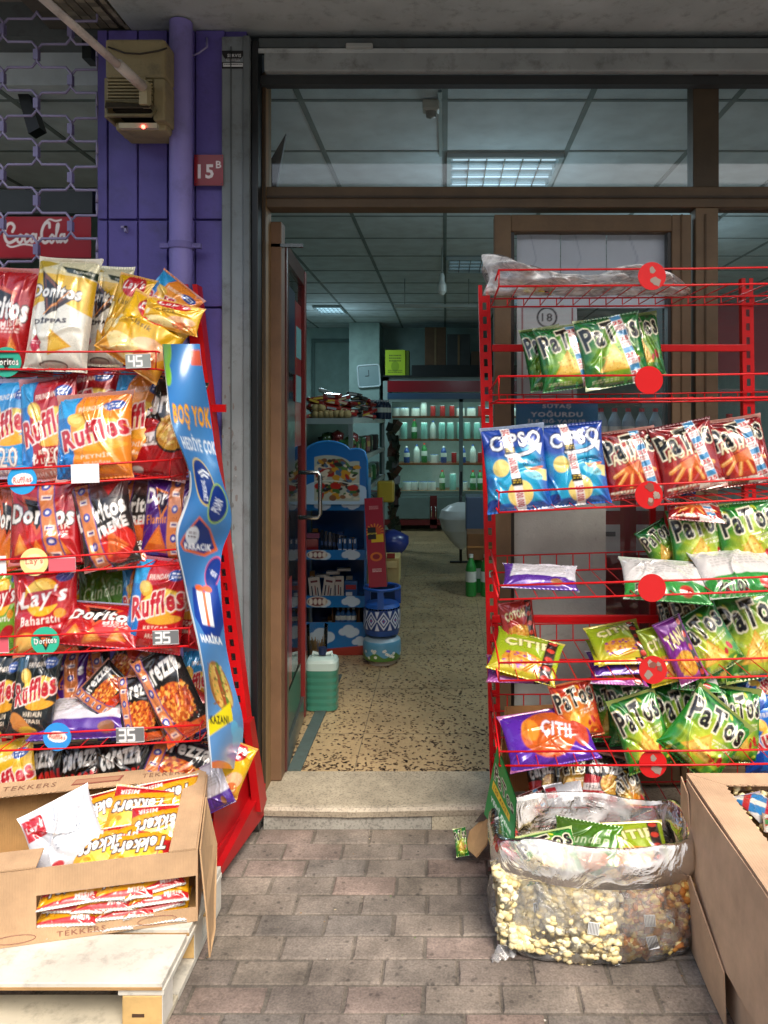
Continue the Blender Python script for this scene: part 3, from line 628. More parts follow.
o = panel('grey_backing_board', (PX(556, 3.0), 2.985, PZ(600, 3.0)), 98/F*3.0, 208/F*3.0, cv, 'matte', t=.004); tag(o, 'plain pale grey board covering the lower glass behind the rack', 'board')

# open door leaf seen edge on
ol = empty('open_door_leaf', (-.652, 3.10, .09), 'glass door leaf with thin red-brown frame swung open into the shop', 'door', rz=R(3.5))
L = .62; k = MB('#6e1f1e'); k.box(-.02, .016, 0, .05, 0, 2.13, '#4a2420', b=.003); k.box(-.02, .02, L-.05, L, 0, 2.13, '#7b2624', b=.003); k.box(-.02, .016, .05, L-.05, 2.06, 2.13, '#4a1f1c'); k.box(-.02, .016, .05, L-.05, 0, .1, '#3f4744'); olf = k.build('frame', 'gloss', ol)
MB().box(-.004, .002, .05, L-.05, .1, 2.06).build('pane', 'glass', ol)
for sb in ([(.004, .007, .08, .3, 1.62, 1.98, '#24304a')], [(.004, .007, .31, .52, 1.30, 1.95, '#8d2326'), (.007, .009, .34, .5, 1.7, 1.84, '#7fb5b5'), (.007, .009, .34, .5, 1.5, 1.62, '#7fb5b5')], [(.004, .007, .1, .3, 1.2, 1.5, '#2b2b30')], [(.004, .007, .09, .2, .3, .75, '#8d2f2c')], [(.004, .007, .08, .5, .11, .28, '#384c3c')]):
    k = MB()
    for q in sb: k.box(*q[:6], q[6])
    k.build('sticker', 'gloss', ol)
MB().tube([(.02, .32, 1.185), (.105, .32, 1.185), (.115, .32, 1.17), (.115, .32, 1.0), (.105, .32, .985), (.02, .32, .985)], .0095, 8, '#b9bcb8').build('handle', 'chrome', olf)
MB('#8d8f8c').box(-.69, -.56, 3.03, 3.05, 2.19, 2.203).build('door_closer_arm', 'chrome'); tag(bpy.data.objects['door_closer_arm'], 'thin pale metal closer arm above the open glass door', 'door closer')
tk = MB('#4d5a55').slab([(-.64, 3.12, .083), (-.585, 3.12, .083), (-.575, 4.3, .083), (-.63, 4.3, .083)], .006); tag(tk.build('floor_track', 'worn'), 'grey-green metal strip along the floor by the open door', 'floor strip')
wd = MB('#1a2024').slab([P(268, 190, 3.1), P(269, 166, 3.1), P(287, 135, 3.1), P(277, 190, 3.1)], -.02); tag(wd.build('black_wedge_panel', 'plastic'), 'black triangular panel end standing behind the transom glass corner', 'panel')

# ================================================================ SHOP INTERIOR
def louvre(x, y, lab, lit, ex=.0):
    t = empty('ceiling_light', (x, y, zc), lab, 'ceiling light', 'square louvre lights in the shop ceiling')
    fr = MB('#9fb0b2'); fr.box(-.29, .29, -.29, -.27, -.03, .0); fr.box(-.29, .29, .27, .29, -.03, 0); fr.box(-.29, -.27, -.27, .27, -.03, 0); fr.box(.27, .29, -.27, .27, -.03, 0); fr.build('frame', 'paint', t)
    lo = MB('#c4cfd0')
    for k_ in range(1, 6): lo.box(-.27+k_*.09-.003, -.27+k_*.09+.003, -.27, .27, -.027, -.002)
    for k_ in range(1, 4): lo.box(-.27, .27, -.27+k_*.135-.003, -.27+k_*.135+.003, -.027, -.002)
    lo.build('louvre_grid', 'chrome', t)
    tb_ = MB('#ffffff')
    for k_ in range(4): tb_.tube([(-.26, -.2+k_*.135, -.006), (.26, -.2+k_*.135, -.006)], .008, 6)
    tb_.build('fluorescent_tube', emis('tube_glow' if lit else 'tube_off', (.62, .86, 1.0), lit*.45) if lit else M['plastic'], t)
    if lit >= .9:
        l = bpy.data.lights.new('ceiling_light_glow', 'AREA'); l.energy = lit*5.0; l.size = .5; l.color = (.68, .9, 1.0)
        lo_ = bpy.data.objects.new('ceiling_light_glow', l); COL.objects.link(lo_); lo_.location = (0, 0, -.04); lo_.parent = t
        l2 = bpy.data.lights.new('added_ceiling_fill', 'POINT'); l2.energy = 3.4; l2.shadow_soft_size = .22; l2.color = (.66, .9, 1.0); l2o = bpy.data.objects.new('added_ceiling_fill', l2); COL.objects.link(l2o); l2o.location = (0, 0, -.42); l2o.parent = t  # bare point light added below the fixture to brighten the ceiling
    return t
louvre(.3, 4.1, 'square louvre ceiling light above the transom, its tubes partly glowing', .9)
_l = louvre(-1.36, 9.1, 'small bright louvre ceiling light far back near the end wall', 2.2); _l.scale = (.55, 1, 1)
louvre(.3, 6.5, 'dim louvre ceiling light with warm strips above the door opening', .25)
louvre(.9, 8.5, 'louvre ceiling light just over the drinks cabinet boxes', .5)
louvre(1.5, 5.3, 'louvre ceiling light hidden deep beyond the glass door', 2.2)
tb = empty('hanging_bulb', (PX(442, 5.9), 5.9, zc), 'white spiral bulb hanging on a cable from the shop ceiling', 'bulb')
MB('#8f9a98').tube([(0,0,0), (0,0,-.2)], .006).build('cable', 'plastic', tb); MB('#cdd6d2').lathe([(.012,-.2),(.02,-.22),(.02,-.26),(.034,-.29),(.034,-.34),(.015,-.365),(.001,-.37)]).build('glass_bulb', 'plastic', tb)
tl = empty('tube_lamp', (PX(394, 7.2), 7.2, PZ(306, 7.2)), 'long thin white tube lamp hung across the shop', 'lamp'); MB('#aab5b2').box(0, .78, -.02, .02, -.015, .015, b=.006).build('tube_housing', 'plastic', tl)
MB('#7c8886').tube([(.1,0,.01),(.1,0,.28)], .004).tube([(.7,0,.01),(.7,0,.28)], .004).build('hanger', 'plastic', tl)
dt = empty('ceiling_sensor', (PX(431, 3.2), 3.2, zc), 'small beige sensor fixed to the ceiling behind the transom', 'sensor'); MB('#9b9a8b').box(-.035, .035, -.03, .03, -.05, -.005, b=.008).build('housing', 'plastic', dt); MB('#6f6e63').lathe([(.022,-.05),(.02,-.072),(.001,-.078)]).build('lens', 'plastic', dt)
tag(MB('#93a5a6').box(PX(440, 3.3)-.008, PX(440, 3.3)+.008, 3.1, 3.85, zc-.012, zc-.004).build('cable_duct', 'plastic'), 'pale cable duct on the ceiling leading to the louvre light', 'cable duct')

# wall clock
ck = empty('wall_clock', (PX(369, 10.28), 10.28, PZ(376, 10.28)), 'square white-rimmed wall clock hanging on the far pillar', 'clock')
r_ = .145; pts = [((r_-.03)*sx+ .03*math.cos(a), -.015, (r_-.03)*sz + .03*math.sin(a)) for sx, sz, a0 in ((1,1,0),(-1,1,90),(-1,-1,180),(1,-1,270)) for a in (R(a0+q) for q in (0,30,60,90))]
MB('#c3d3d8').tube(pts, .012, 6, closed=True).build('rim', 'plastic', ck); MB('#7f989b').box(-r_+.005, r_-.005, -.012, .015, -r_+.005, r_-.005).build('dial', 'plastic', ck)
MB('#1e2a2c').box(-.004, .004, -.016, -.013, 0, .08).box(-.05, 0, -.016, -.013, -.004, .004).build('hand', 'plastic', ck)
ck.rotation_euler = (0, R(-4), 0)

# far drinks cabinet
Yf = 10.0; fx0, fx1 = PX(383, Yf), 1.55
fr = empty('drinks_cabinet', (0,0,0), 'wide glass-fronted drinks cabinet with red header at the far end', 'refrigerator')
z0, zg0, zg1, zt_ = .1, PZ(491, Yf), PZ(399, Yf), PZ(377, Yf)
k = MB('#8aa09c'); k.box(fx0, fx1, Yf, Yf+.03, zg0-.06, zg0); k.box(fx0, fx0+.08, Yf, Yf+.7, .1, zt_); k.box(fx1-.06, fx1, Yf, Yf+.7, .1, zt_); k.box(fx0, fx1, Yf+.6, Yf+.7, .1, zt_, '#b9cfc9'); k.box(fx0, fx1, Yf, Yf+.7, zt_-.05, zt_); k.box(fx0+.08, fx1-.06, Yf+.02, Yf+.6, zg0-.05, zg0-.01, '#b9cfc9'); k.build('cabinet_body', 'paint', fr)
MB('#7d1820').box(fx0+.06, fx1, Yf-.03, Yf+.03, PZ(392, Yf), zt_-.05).build('header_sign', 'gloss', fr)
MB('#34506a').box(fx0+.06, fx1, Yf-.035, Yf+.02, zg1, PZ(393, Yf)).build('header_strip', 'gloss', fr)
k = MB('#6d807c'); k.box(PX(459, Yf), PX(463, Yf), Yf-.03, Yf, zg0, zg1); k.box(fx0+.08, fx0+.12, Yf-.03, Yf, zg0, zg1); k.box(fx0+.12, fx1-.06, Yf-.03, Yf, zg1-.04, zg1); dfr = k.build('door_frame', 'paint', fr)
for a, b_ in ((fx0+.12, PX(459, Yf)), (PX(463, Yf), fx1-.06)): MB().box(a, b_, Yf-.015, Yf-.010, zg0, zg1-.04).build('glass_pane', 'glass', dfr)
for a, b_ in ((fx0+.06, PX(430, Yf)), (PX(437, Yf), fx1-.06)): lds = MB('#6f8480').box(a, b_, Yf-.02, Yf+.0, .24, zg0-.07, b=.01).build('lower_door', 'paint', fr)
MB('#6b171c').box(PX(430, Yf), PX(437, Yf), Yf-.01, Yf, .12, zg0-.06).box(fx0, fx1, Yf-.01, Yf, .16, .235).build('red_trim', 'paint', fr)
for q in (431.5, 435.8): MB('#c8c8c0').tube([(PX(q, Yf), Yf-.04, PZ(506, Yf)), (PX(q, Yf), Yf-.04, PZ(517, Yf))], .008).build('handle', 'chrome', lds)
shz = [PZ(y_, Yf+.1) for y_ in (416, 439, 463)]
for z in shz + [zg0]: MB('#a8672e').box(fx0+.08, fx1-.06, Yf+.06, Yf+.55, z-.025, z).build('shelf', 'paint', fr)
for zl_ in (zg1-.06, shz[0]-.04, shz[1]-.04, shz[2]-.04):
    a = (fx0+fx1)/2; l = bpy.data.lights.new('cabinet_lamp', 'AREA'); l.shape = 'RECTANGLE'; l.size = 2.0; l.size_y = .04; l.energy = 1.2; l.color = (.6, 1, .9)
    lo_ = bpy.data.objects.new('cabinet_lamp', l); COL.objects.link(lo_); lo_.parent = fr; lo_.location = (a, Yf+.07, zl_); lo_.rotation_euler = (R(25), 0, 0)
def bottle(name, h, r, body, capc, kind, lab, grp):
    t = empty(name, (0,0,0), lab, kind, grp)
    k = MB(body)
    if kind == 'bottle': k.lathe([(r*.9,0),(r,.01),(r,h*.35),(r,h*.6),(r*.9,h*.72),(r*.4,h*.88),(r*.36,h*.93),(.001,h*.93)], n=10, cols=[body, body, '#d8dcd4', body, body, body, body])
    else: k.lathe([(r,0),(r,h*.92),(r*.9,h*.95),(.001,h*.95)], n=10)
    b1 = k.build('container', 'plastic', t); b2 = MB(capc).lathe([(r*.42 if kind == 'bottle' else r*.92, h*.92),(r*.42 if kind == 'bottle' else r*.92, h),(.001, h)], n=8).build('cap', 'plastic', t)
    return kids(t, b1, b2)
protos = [bottle('green_bottle', .26, .04, '#2c7a3c', '#c02a20', 'bottle', 'small green drink bottle standing on a cabinet shelf', 'green bottles in the drinks cabinet'),
          bottle('white_bottle', .24, .042, '#d5dcd8', '#2a58a0', 'bottle', 'white drink bottle with blue cap on a cabinet shelf', 'white bottles in the drinks cabinet'),
          bottle('teal_carton', .22, .045, '#8fc5bd', '#e8ece8', 'carton', 'pale teal carton packed on a cabinet shelf', 'teal cartons in the drinks cabinet'),
          bottle('red_can', .14, .035, '#a82a2a', '#b8b8b8', 'can', 'small red can on a cabinet shelf', 'red cans in the drinks cabinet'),
          bottle('yogurt_tub', .11, .06, '#e4e8e4', '#3a7ac0', 'tub', 'squat white tub on a cabinet shelf', 'white tubs in the drinks cabinet'),
          bottle('blue_bottle', .22, .04, '#254a90', '#e8e8e8', 'bottle', 'dark blue bottle on a cabinet shelf', 'blue bottles in the drinks cabinet')]
used = set(); rows = [(shz[0], (4, 4, 1, 2, 3, 4)), (shz[1], (2, 1, 2, 0, 0, 2)), (shz[2], (0, 5, 1, 0, 3, 4)), (zg0, (0, 0, 2, 0, 4, 4))]
for z, ch in rows:
    x = fx0+.16
    while x < 1.0:
        i = rn.choice(ch); p_ = protos[i]
        if i in used: p_ = copy_tree(p_)
        used.add(i); p_.location = (x, Yf+.16+rn.uniform(0, .06), z); p_.rotation_euler = (0, 0, rn.uniform(0, 6)); x += rn.uniform(.09, .15)
for i, p_ in enumerate(protos):
    if i not in used: p_.location = (1.1+i*.1, Yf+.2, shz[0])
# things on the cabinet
bx = empty('yellow_green_carton', (PX(397, 10.1), 10.05, zt_+.02), 'bright yellow-green carton sitting on top of the drinks cabinet', 'box')
cv = Cv(60, 55, 1.1, '#9dbb1e'); cv.small(.5, .75, .6, 3, '#3d5010', .06); cv.ell(.5, .35, .2, .2, '#7b9a14'); cv.small(.5, .18, .7, 2, '#3d5010', .04)
panel('printed_front', (-.02, -.012, .17), .26, .33, cv, parent=bx); MB('#86a01a').box(-.15, .11, 0, .25, .003, .335).box(.11, .16, .0, .25, .003, .33, '#4d5f12').build('carton_body', 'card', bx)
tag(MB('#1d2222').box(PX(384, 10.1), 1.4, 9.95, 10.4, zt_, zt_+.02).box(PX(412, 10.1), 1.3, 10.06, 10.5, zt_+.02, zt_+.16).build('dark_tray', 'matte'), 'flat dark tray lying on top of the drinks cabinet', 'tray')
for a, b_, y0, y1, c_, lb in ((425, 446, 328, 368, '#4f3b28', 'tall dark brown carton standing on the drinks cabinet'), (447, 470, 335, 366, '#33393a', 'dark grey carton next to the tall brown one on the cabinet'), (471, 492, 352, 366, '#4a3a2a', 'low brown carton on the cabinet near the red rack')):
    k = MB(c_).box(PX(a, 10.2), PX(b_, 10.2), 10.1, 10.4, zt_+.161, PZ(y0, 10.2), b=.006); k.box(PX((a+b_)/2-1, 10.2), PX((a+b_)/2+1, 10.2), 10.094, 10.1, zt_+.165, PZ(y0, 10.2)-.01, '#6b5a40'); tag(k.build('storage_carton', 'card'), lb, 'box', 'cartons stacked on the drinks cabinet')

# white sack, carton, green bottles by the cabinet
sk = MB('#e4eae8'); rings = [(PZ(549, 7.6), .02), (PZ(541, 7.6), .1), (PZ(530, 7.6), .18), (PZ(518, 7.6), .21), (PZ(510, 7.6), .19), (PZ(505, 7.6), .12), (PZ(502, 7.6), .03)]
for (za, ra), (zb_, rb) in zip(rings, rings[1:]):
    n = 18; vs = [(PX(461, 7.6) + r*math.cos(2*math.pi*j/n)*(1+.09*math.sin(j*3.1)), 7.6 + .8*r*math.sin(2*math.pi*j/n), z) for z, r in ((za, ra), (zb_, rb)) for j in range(n)]
    sk.add(vs, [(j, (j+1) % n, n+(j+1) % n, n+j) for j in range(n)], smooth=True)
tag(sk.build('white_sack', 'plastic'), 'white plastic sack hanging from a thin stand by the cabinet', 'sack')
tag(MB('#1f2424').tube([(PX(461, 7.6), 7.75, .08), (PX(461, 7.6), 7.75, 1.0)], .015).tube([(PX(450, 7.6), 7.75, .09), (PX(472, 7.6), 7.75, .09)], .012).build('sack_stand', 'paint'), 'dark upright stand carrying the white sack', 'stand')
ct = MB('#76502f').box(PX(467, 6.4), PX(500, 6.4), 6.3, 6.6, PZ(558, 6.4), PZ(532, 6.4), b=.005).box(PX(467, 6.4)-.001, PX(500, 6.4), 6.294, 6.299, PZ(546, 6.4), PZ(544, 6.4), '#a8743f')
tag(ct.build('brown_carton', 'card'), 'brown carton on bottles just behind the red rack post', 'box')
for i, (a, y_) in enumerate(((471, 594), (478, 590), (486, 594))):
    Yb = 1.42*F/(y_+2-CY); t = bottle('soda_bottle', .34, .045, '#2f8a3c', '#d8d8d0', 'bottle', 'green soda bottle on the floor under the brown carton', 'green soda bottles on the floor'); t.location = (PX(a, Yb), Yb, .081)
dr = MB('#3c4a66').box(PX(466, 6.9), PX(495, 6.9), 6.9, 7.2, PZ(532, 6.9), PZ(497, 6.9), '#50607a', b=.01); tag(dr.build('grey_bottle_crate', 'plastic'), 'grey-blue bottle crate above the brown carton near the rack', 'crate')

# gondola shelf along the aisle
gs = empty('gondola_shelf', (0,0,0), 'grey gondola shelving unit with end shelf behind the blue display stand', 'shelving')
gx0, gx1, gy0, gy1 = -1.4, -.66, 5.5, 8.4
MB('#3a4444').box(-1.05, -1.02, gy0+.05, gy1, .08, 1.52).build('back_panel', 'paint', gs)
for z in (.3, .62, .93, 1.22, 1.52):
    MB('#8a9593').box(-1.02, gx1, gy0, gy1, z-.012, z).box(gx1, gx1+.006, gy0, gy1, z-.03, z+.012, '#aeb8b5').box(-1.4, gx1, gy0-.012, gy0, z-.035, z+.008, '#9da8a5').box(-1.4, -1.02, gy0, gy0+1.2, z-.012, z).build('shelf_board', 'paint', gs)
for x in (gx1-.03, -1.36): MB('#7f8a88').box(x, x+.03, gy0-.005, gy0+.03, .08, 1.52).build('upright', 'paint', gs)
MB('#7f8a88').box(gx1-.03, gx1, gy1-.03, gy1, .08, 1.52).build('upright', 'paint', gs)
# packets on the gondola: three kinds, placed along the shelf edges
pk = []
for nm, c1, c2, lb in (('red_packet', '#a3231d', '#d8b040', 'small red packet on the aisle side of the gondola shelf'), ('dark_packet', '#2a2422', '#7a4a28', 'small dark packet on the aisle side of the gondola shelf'), ('green_packet', '#2d6b34', '#d4d0b0', 'small green packet on the aisle side of the gondola shelf')):
    k = MB(c1); k.box(-.045, .045, -.07, .07, 0, .15, b=.014); k.box(.0455, .047, -.05, .05, .05, .1, c2); o = k.build(nm, 'gloss'); tag(o, lb, 'packet', nm.replace('_', ' ')+'s along the gondola shelves'); pk.append(o)
first = set()
for z in (.3, .62, .93, 1.22):
    y_ = 5.62
    while y_ < 8.3:
        i = rn.randrange(3); o = pk[i]
        if i in first: o = o.copy(); COL.objects.link(o)
        first.add(i); o.location = (gx1-.07-rn.uniform(0, .03), y_, z+.001); o.rotation_euler = (0, 0, rn.uniform(-.2, .2)); y_ += rn.uniform(.15, .22)
for i, (a, y0, h_, c_, lb) in enumerate(((317, 418, .16, '#a2281f', 'red packet heap topping the gondola end, next to the open door'), (331, 418, .2, '#b12c20', 'red wrapped pack on the gondola end behind beige rolls'), (345, 418, .18, '#9c2119', 'crumpled red pack at the gondola end corner'), (358, 419, .24, '#40403e', 'grey plastic bundle on the gondola top'), (325, 408, .27, '#b8bab0', 'white carton standing on the gondola top'), (366, 421, .2, '#96211c', 'red pack leaning further along the gondola top'))):
    k = MB(c_); 
    for q in range(6):
        k.T = Matrix.Translation((rn.uniform(-.03, .03), rn.uniform(-.03, .03), h_*(.1+.15*q))) @ Euler((rn.uniform(-.3, .3), rn.uniform(-.35, .35), rn.uniform(-.6, .6))).to_matrix().to_4x4(); cc = tuple(np.array(hx(c_))*rn.uniform(.6, 1.4)); k.box(-.065, .065, -.045, .045, -.014, .016, cc, b=.01); k.box(-.04, .03, -.0455, -.0452, -.008, .008, rn.choice(('#d8c9a0', '#d9b23a', '#c8c8c8')))
    k.T = None
    Yq = 5.62 + .35*(i > 2) + .2*i; tag(k.build('wrapped_pack', 'gloss', loc=(PX(a, Yq), Yq, 1.53)), lb, 'packet')
for i in range(9):
    k = MB('#b59a66').blob((0,0,0), .032, seed=i, rough=.12, lvl=2, scl=(1, 1.4, 1)); tag(k.build('bread_roll', 'paper', loc=(PX(316+i % 7*5.2, 5.56), 5.56, 1.555 + (.045 if i > 6 else 0))), 'small beige roll lying in front of the red packs on the gondola', 'snack roll', 'beige rolls on the gondola end')
for i in range(6):
    t = bottle('dark_bottle', .2, .04, '#1f2c4a', '#b8b8c0', 'bottle', 'dark blue bottle on the far end of the gondola top', 'dark bottles on the gondola'); t.location = (PX(373+i*2.9, 8.1), 8.0+.05*(i % 3), 1.53)
# end-cap goods visible over the display stand
for i, (a, z) in enumerate(((322, 1.22), (334, 1.22), (346, 1.22))):
    k = MB('#31522c')
    for q in range(6): k.blob((rn.uniform(-.05, .05), rn.uniform(-.03, .03), .03+.028*q), .05, rn.choice(('#3c6a34', '#7a2a28', '#22301f', '#50703f')), seed=i*7+q, rough=.3)
    tag(k.build('glossy_pouch', 'foil', loc=(PX(a, 5.6), 5.62, z)), ('dark red-green pouch on the gondola end behind the display header', 'green foil pouch in the middle of the gondola end shelf', 'mixed foil pouch at the corner of the gondola end shelf')[i], 'pouch')
gl = MB('#1a1f17')
for i in range(90):
    gl.T = Matrix.Translation((PX(394, 8.6)+rn.uniform(-.05, .05), 8.55+rn.uniform(-.03, .03), PZ(424+i*1.58, 8.6))) @ Euler((rn.uniform(-.5, .5), rn.uniform(-.6, .6), rn.uniform(-.8, .8))).to_matrix().to_4x4(); gl.box(-.035, .035, -.004, .004, -.05, .05, rn.choice(('#262c20', '#343a28', '#463424', '#1e2018', '#4a2a22', '#3a4a3a')))
tag(gl.build('hanging_sachet_strip', 'gloss'), 'dark hanging strip of sachets at the end of the gondola', 'sachet strip')
# coloured goods low on the aisle floor
tag(MB('#c3a73a').box(-.08, .08, -.06, .06, 0, .2, b=.02).build('yellow_bag', 'gloss', loc=(PX(386, 7.2), 7.2, PZ(502, 7.2))), 'small yellow bag at the aisle end of the gondola', 'bag')
bb = MB('#23337a').blob((0,0,.1), .12, seed=3, lvl=2, rough=.1, scl=(1,.8,.9)); tag(bb.build('blue_plastic_bag', 'gloss', loc=(PX(394, 6.2), 6.2, PZ(555, 6.2))), 'blue plastic bag beside the tall red carton', 'bag')

# blue cloud display stand
Yd = 4.69; ds = empty('cloud_display_stand', (PX(335, Yd), Yd, .081), 'tall blue cardboard display stand with clouds and rounded header', 'display stand')
hw = .19; sdp = MB('#1f6fb5'); 
prof = [(0, 0), (0, 1.03), (.02, 1.2), (.06, 1.27), (.2, 1.29), (.32, 1.2), (.34, 1.0), (.34, 0)]
for x in (-hw-.012, hw): 
    pp = [(x, a, b_) for a, b_ in [(0,0),(0,.98),(.02,1.06),(.3,1.06),(.34,0)]]; sdp.slab(pp, .012)
ds_side = sdp.build('side_panel', 'gloss', ds)
def skyart(nx, ny, asp, clouds, base='#1a73b8', red=0):
    cv = Cv(nx, ny, asp, base)
    for u, v, s_ in clouds:
        for du, dv, r in ((-.09, 0, .07), (0, .03, .1), (.09, 0, .08), (.03, -.02, .09)): cv.ell(u+du*s_, v+dv*s_*asp, r*s_, r*s_*asp*.8, '#c9dcea')
    if red: cv.mask(cv.V < red*(.6+.8*cv.U), '#a53527')
    return cv
# header
cv = Cv(110, 120, .8, '#1a6db4')
cv.ell(.5, .1, .75, .3, '#b4d0e6'); cv.rect(.2, .06, .88, .78, '#b3b9a8')
cv.rect(.22, .44, .5, .58, '#a5271e'); cv.ell(.62, .62, .16, .13, '#4f7a3a'); cv.ell(.7, .5, .13, .09, '#c8922a'); cv.ell(.36, .64, .09, .07, '#d8cdb4'); cv.ell(.5, .68, .06, .05, '#5a3a2a')
cv.speck(90, .05, ['#a5271e', '#d8cdb4', '#3d6a30', '#c8922a', '#4a6a8a', '#2a2a2a', '#8a5a3a'], 15, .24, .86, .1, .72)
for u in (.28, .52, .78): cv.ell(u, .3, .08, .055, '#b5271e'); cv.rect(u-.05, .2, u+.05, .25, '#3d6a30')
cv.rect(.2, .37, .88, .385, '#d8dcd0')
img = cv.get(); ny, nx = img.shape[:2]; U, V = np.meshgrid(np.linspace(0, 1, nx), np.linspace(0, 1, ny))
topz = .78 + .22*np.sqrt(np.clip(1-((U-.4)/.36)**2, 0, 1)); topz = np.maximum(topz, .72+.16*np.sqrt(np.clip(1-((U-.82)/.2)**2, 0, 1))); topz = np.where(U > .98, .7, topz)
Xh = (U-.5)*.40; Zh = .92 + V*topz*.38; Yh = -.03+.0*U
hd = grid_obj('header_card', Xh, Yh, Zh, img, 'gloss', ds, back=(Xh, Yh+.012, Zh, img*.6, True))
MB('#2a86cc').tube([(float(Xh[-1, i]), -.024, float(Zh[-1, i])) for i in range(0, nx, 4)] + [(hw+.01, -.024, .95)], .008).build('header_rim', 'gloss', ds)
MB('#14508a').box(-hw, hw, .3, .31, 0, 1.0).build('back_card', 'gloss', ds)
for i, z in enumerate((.88, .58, .29, .0)):
    h_ = (.075, .06, .07, .2)[i]
    cv = skyart(90, 26 if i < 3 else 44, (.38/h_), [(.3, .4, .8), (.75, .5, .9)] if i < 3 else [(.28, .55, 1.3), (.72, .7, 1.0), (.9, .4, .8)], red=.22 if i == 3 else 0)
    if i in (1, 2): cv.ell(.22, .5, .17, .45, '#d8d0c0'); cv.ell(.22, .5, .15, .36, '#7a2f35'); [cv.ell(.12+.07*q, .5, .03, .26, '#e6dccd') for q in range(4)]
    sfl = MB('#1c66a6').box(-hw, hw, 0, .3, z+.01, z+.02).build('shelf_floor', 'gloss', ds)
    tr = panel('shelf_lip', (0, -.008, z+h_/2), .378, h_, cv, 'gloss', sfl)
def small_box(px_, zz, w_, h_, d, col, lab, cat='box', face=None, rz=0, name='small_carton', y=.06, rx=0):
    k = MB(col); k.box(-w_/2, w_/2, 0, d, 0, h_, b=min(.003, w_/8))
    if face: 
        for fc in face: k.box(fc[0]*w_, fc[1]*w_, -.0015, -.0005, fc[2]*h_, fc[3]*h_, fc[4])
    o = k.build(name, 'gloss'); o.location = (PX(px_, Yd+y), Yd+y, .081+zz); o.rotation_euler = (rx, 0, rz); return tag(o, lab, cat)
small_box(311, .605, .09, .09, .06, '#8f2020', 'red carton on second display tier beside dark tubes', rz=.2)
small_box(313, .70, .08, .03, .06, '#9a5a70', 'flat pinkish carton lying on the red one in the display')
for i in range(5): small_box(322+i*4, .62+.0*i, .02, .13-.006*i, .02, '#151a26', 'slim black tube in the second tier of the blue display', 'tube', [(-.4, .4, .3, .5, '#38507a')], name='slim_tube', rz=.1*i)['group'] = 'slim black tubes in the display'
for i in range(4): small_box(340+i*5, .60, .024, .10, .02, '#2b5f96', 'small blue tube with white cap in the second display tier', 'tube', [(-.4, .4, .1, .35, '#e0e0e0'), (-.2, .2, .7, .95, '#d8d8d8')], name='capped_tube')['group'] = 'blue capped tubes in the display'
for i, (p_, c_, rz, lb) in enumerate(((316, '#c4bcb2', .1, 'pale toothbrush carton tilted on the third display tier'), (327, '#cfc8bf', -.1, 'white and red toothbrush carton in the third display tier middle'), (338, '#c8c0b6', .0, 'pale carton with dark stripes next to blue toothpaste box'))):
    o = small_box(p_, .335, .07, .13, .02, c_, lb, face=[(-.3, .3, .75, .85, '#6b3038'), (-.3, -.2, .1, .6, '#24344a'), (.0, .08, .15, .6, '#8a2b2b'), (.2, .28, .1, .5, '#28405a')], rz=rz, y=.04+.01*i); o.rotation_euler[1] = (-.12, .14, .0)[i]
small_box(351, .325, .08, .11, .05, '#2b5a94', 'blue and red toothpaste carton in the third display tier', face=[(-.4, .4, .55, .8, '#a43034'), (-.4, .1, .2, .4, '#d8dce0')])
for i in range(3): small_box(322+i*11, .33, .085, .018, .05, '#b8b2a8', 'flat pale carton lying at the back of the third tier', name='flat_carton', y=.14, rz=.1*i).location.z = .081+.44+.02*i; bpy.context.view_layer.update()
for o in [q for q in COL.objects if q.name.startswith('flat_carton')]: o['group'] = 'flat pale cartons in the display'
k = MB('#7a5230'); k.box(-.08, .08, 0, .12, 0, .005); k.box(-.085, -.08, 0, .12, 0, .17); k.box(.08, .085, 0, .12, 0, .17); k.box(-.08, .08, .115, .12, 0, .19, '#84593a'); k.box(-.08, .08, 0, .004, 0, .05, '#7b3a30')
tag(k.build('open_carton', 'card', loc=(PX(346, Yd+.08), Yd+.06, .081+.13)), 'open brown carton of blue bottles in the lowest display tier', 'box')
for i in range(4):
    t = bottle('blue_shampoo_bottle', .11, .018, '#3b6ea8', '#dde3e8', 'bottle', 'small blue white-capped bottle inside the open brown carton', 'blue bottles in the brown carton'); t.location = (PX(338+i*5.2, Yd+.1), Yd+.1, .081+.15)
for i in range(16):
    tz, c_ = rn.choice(((.60, 0), (.31, 1), (.02, 2))), rn.choice(('#8a2f2c', '#2c4a80', '#b0a890', '#3d3d48', '#9a6a2a', '#a8b4bc')); 
    small_box(309+i*3.1, tz[0]+.012, rn.uniform(.03, .05), rn.uniform(.06, .15), .03, c_, 'small carton packed at the back of the blue display stand', face=[(-.35, .35, .5, .8, '#c9c4b8')], rz=rn.uniform(-.15, .15), name='packed_carton', y=.2+rn.uniform(0, .05))['group'] = 'small cartons at the back of the blue display'
# tall clear bin with wooden sticks by the stand
tb_ = empty('clear_bin', (PX(317, 4.5), 4.5, .081), 'clear plastic bin of thin wooden sticks in front of display stand', 'bin'); MB().lathe([(.055, 0), (.065, .23)], n=16).build('bin_wall', 'glass', tb_)
k = MB('#a07a44')
for i in range(40): a = rn.uniform(0, 6.28); r = rn.uniform(0, .04); k.tube([(r*math.cos(a), r*math.sin(a), .005), (r*1.2*math.cos(a)+rn.uniform(-.01,.01), r*1.2*math.sin(a), rn.uniform(.1, .16))], .0022, 4)
k.build('wooden_stick', 'wood', tb_)['kind'] = 'stuff'

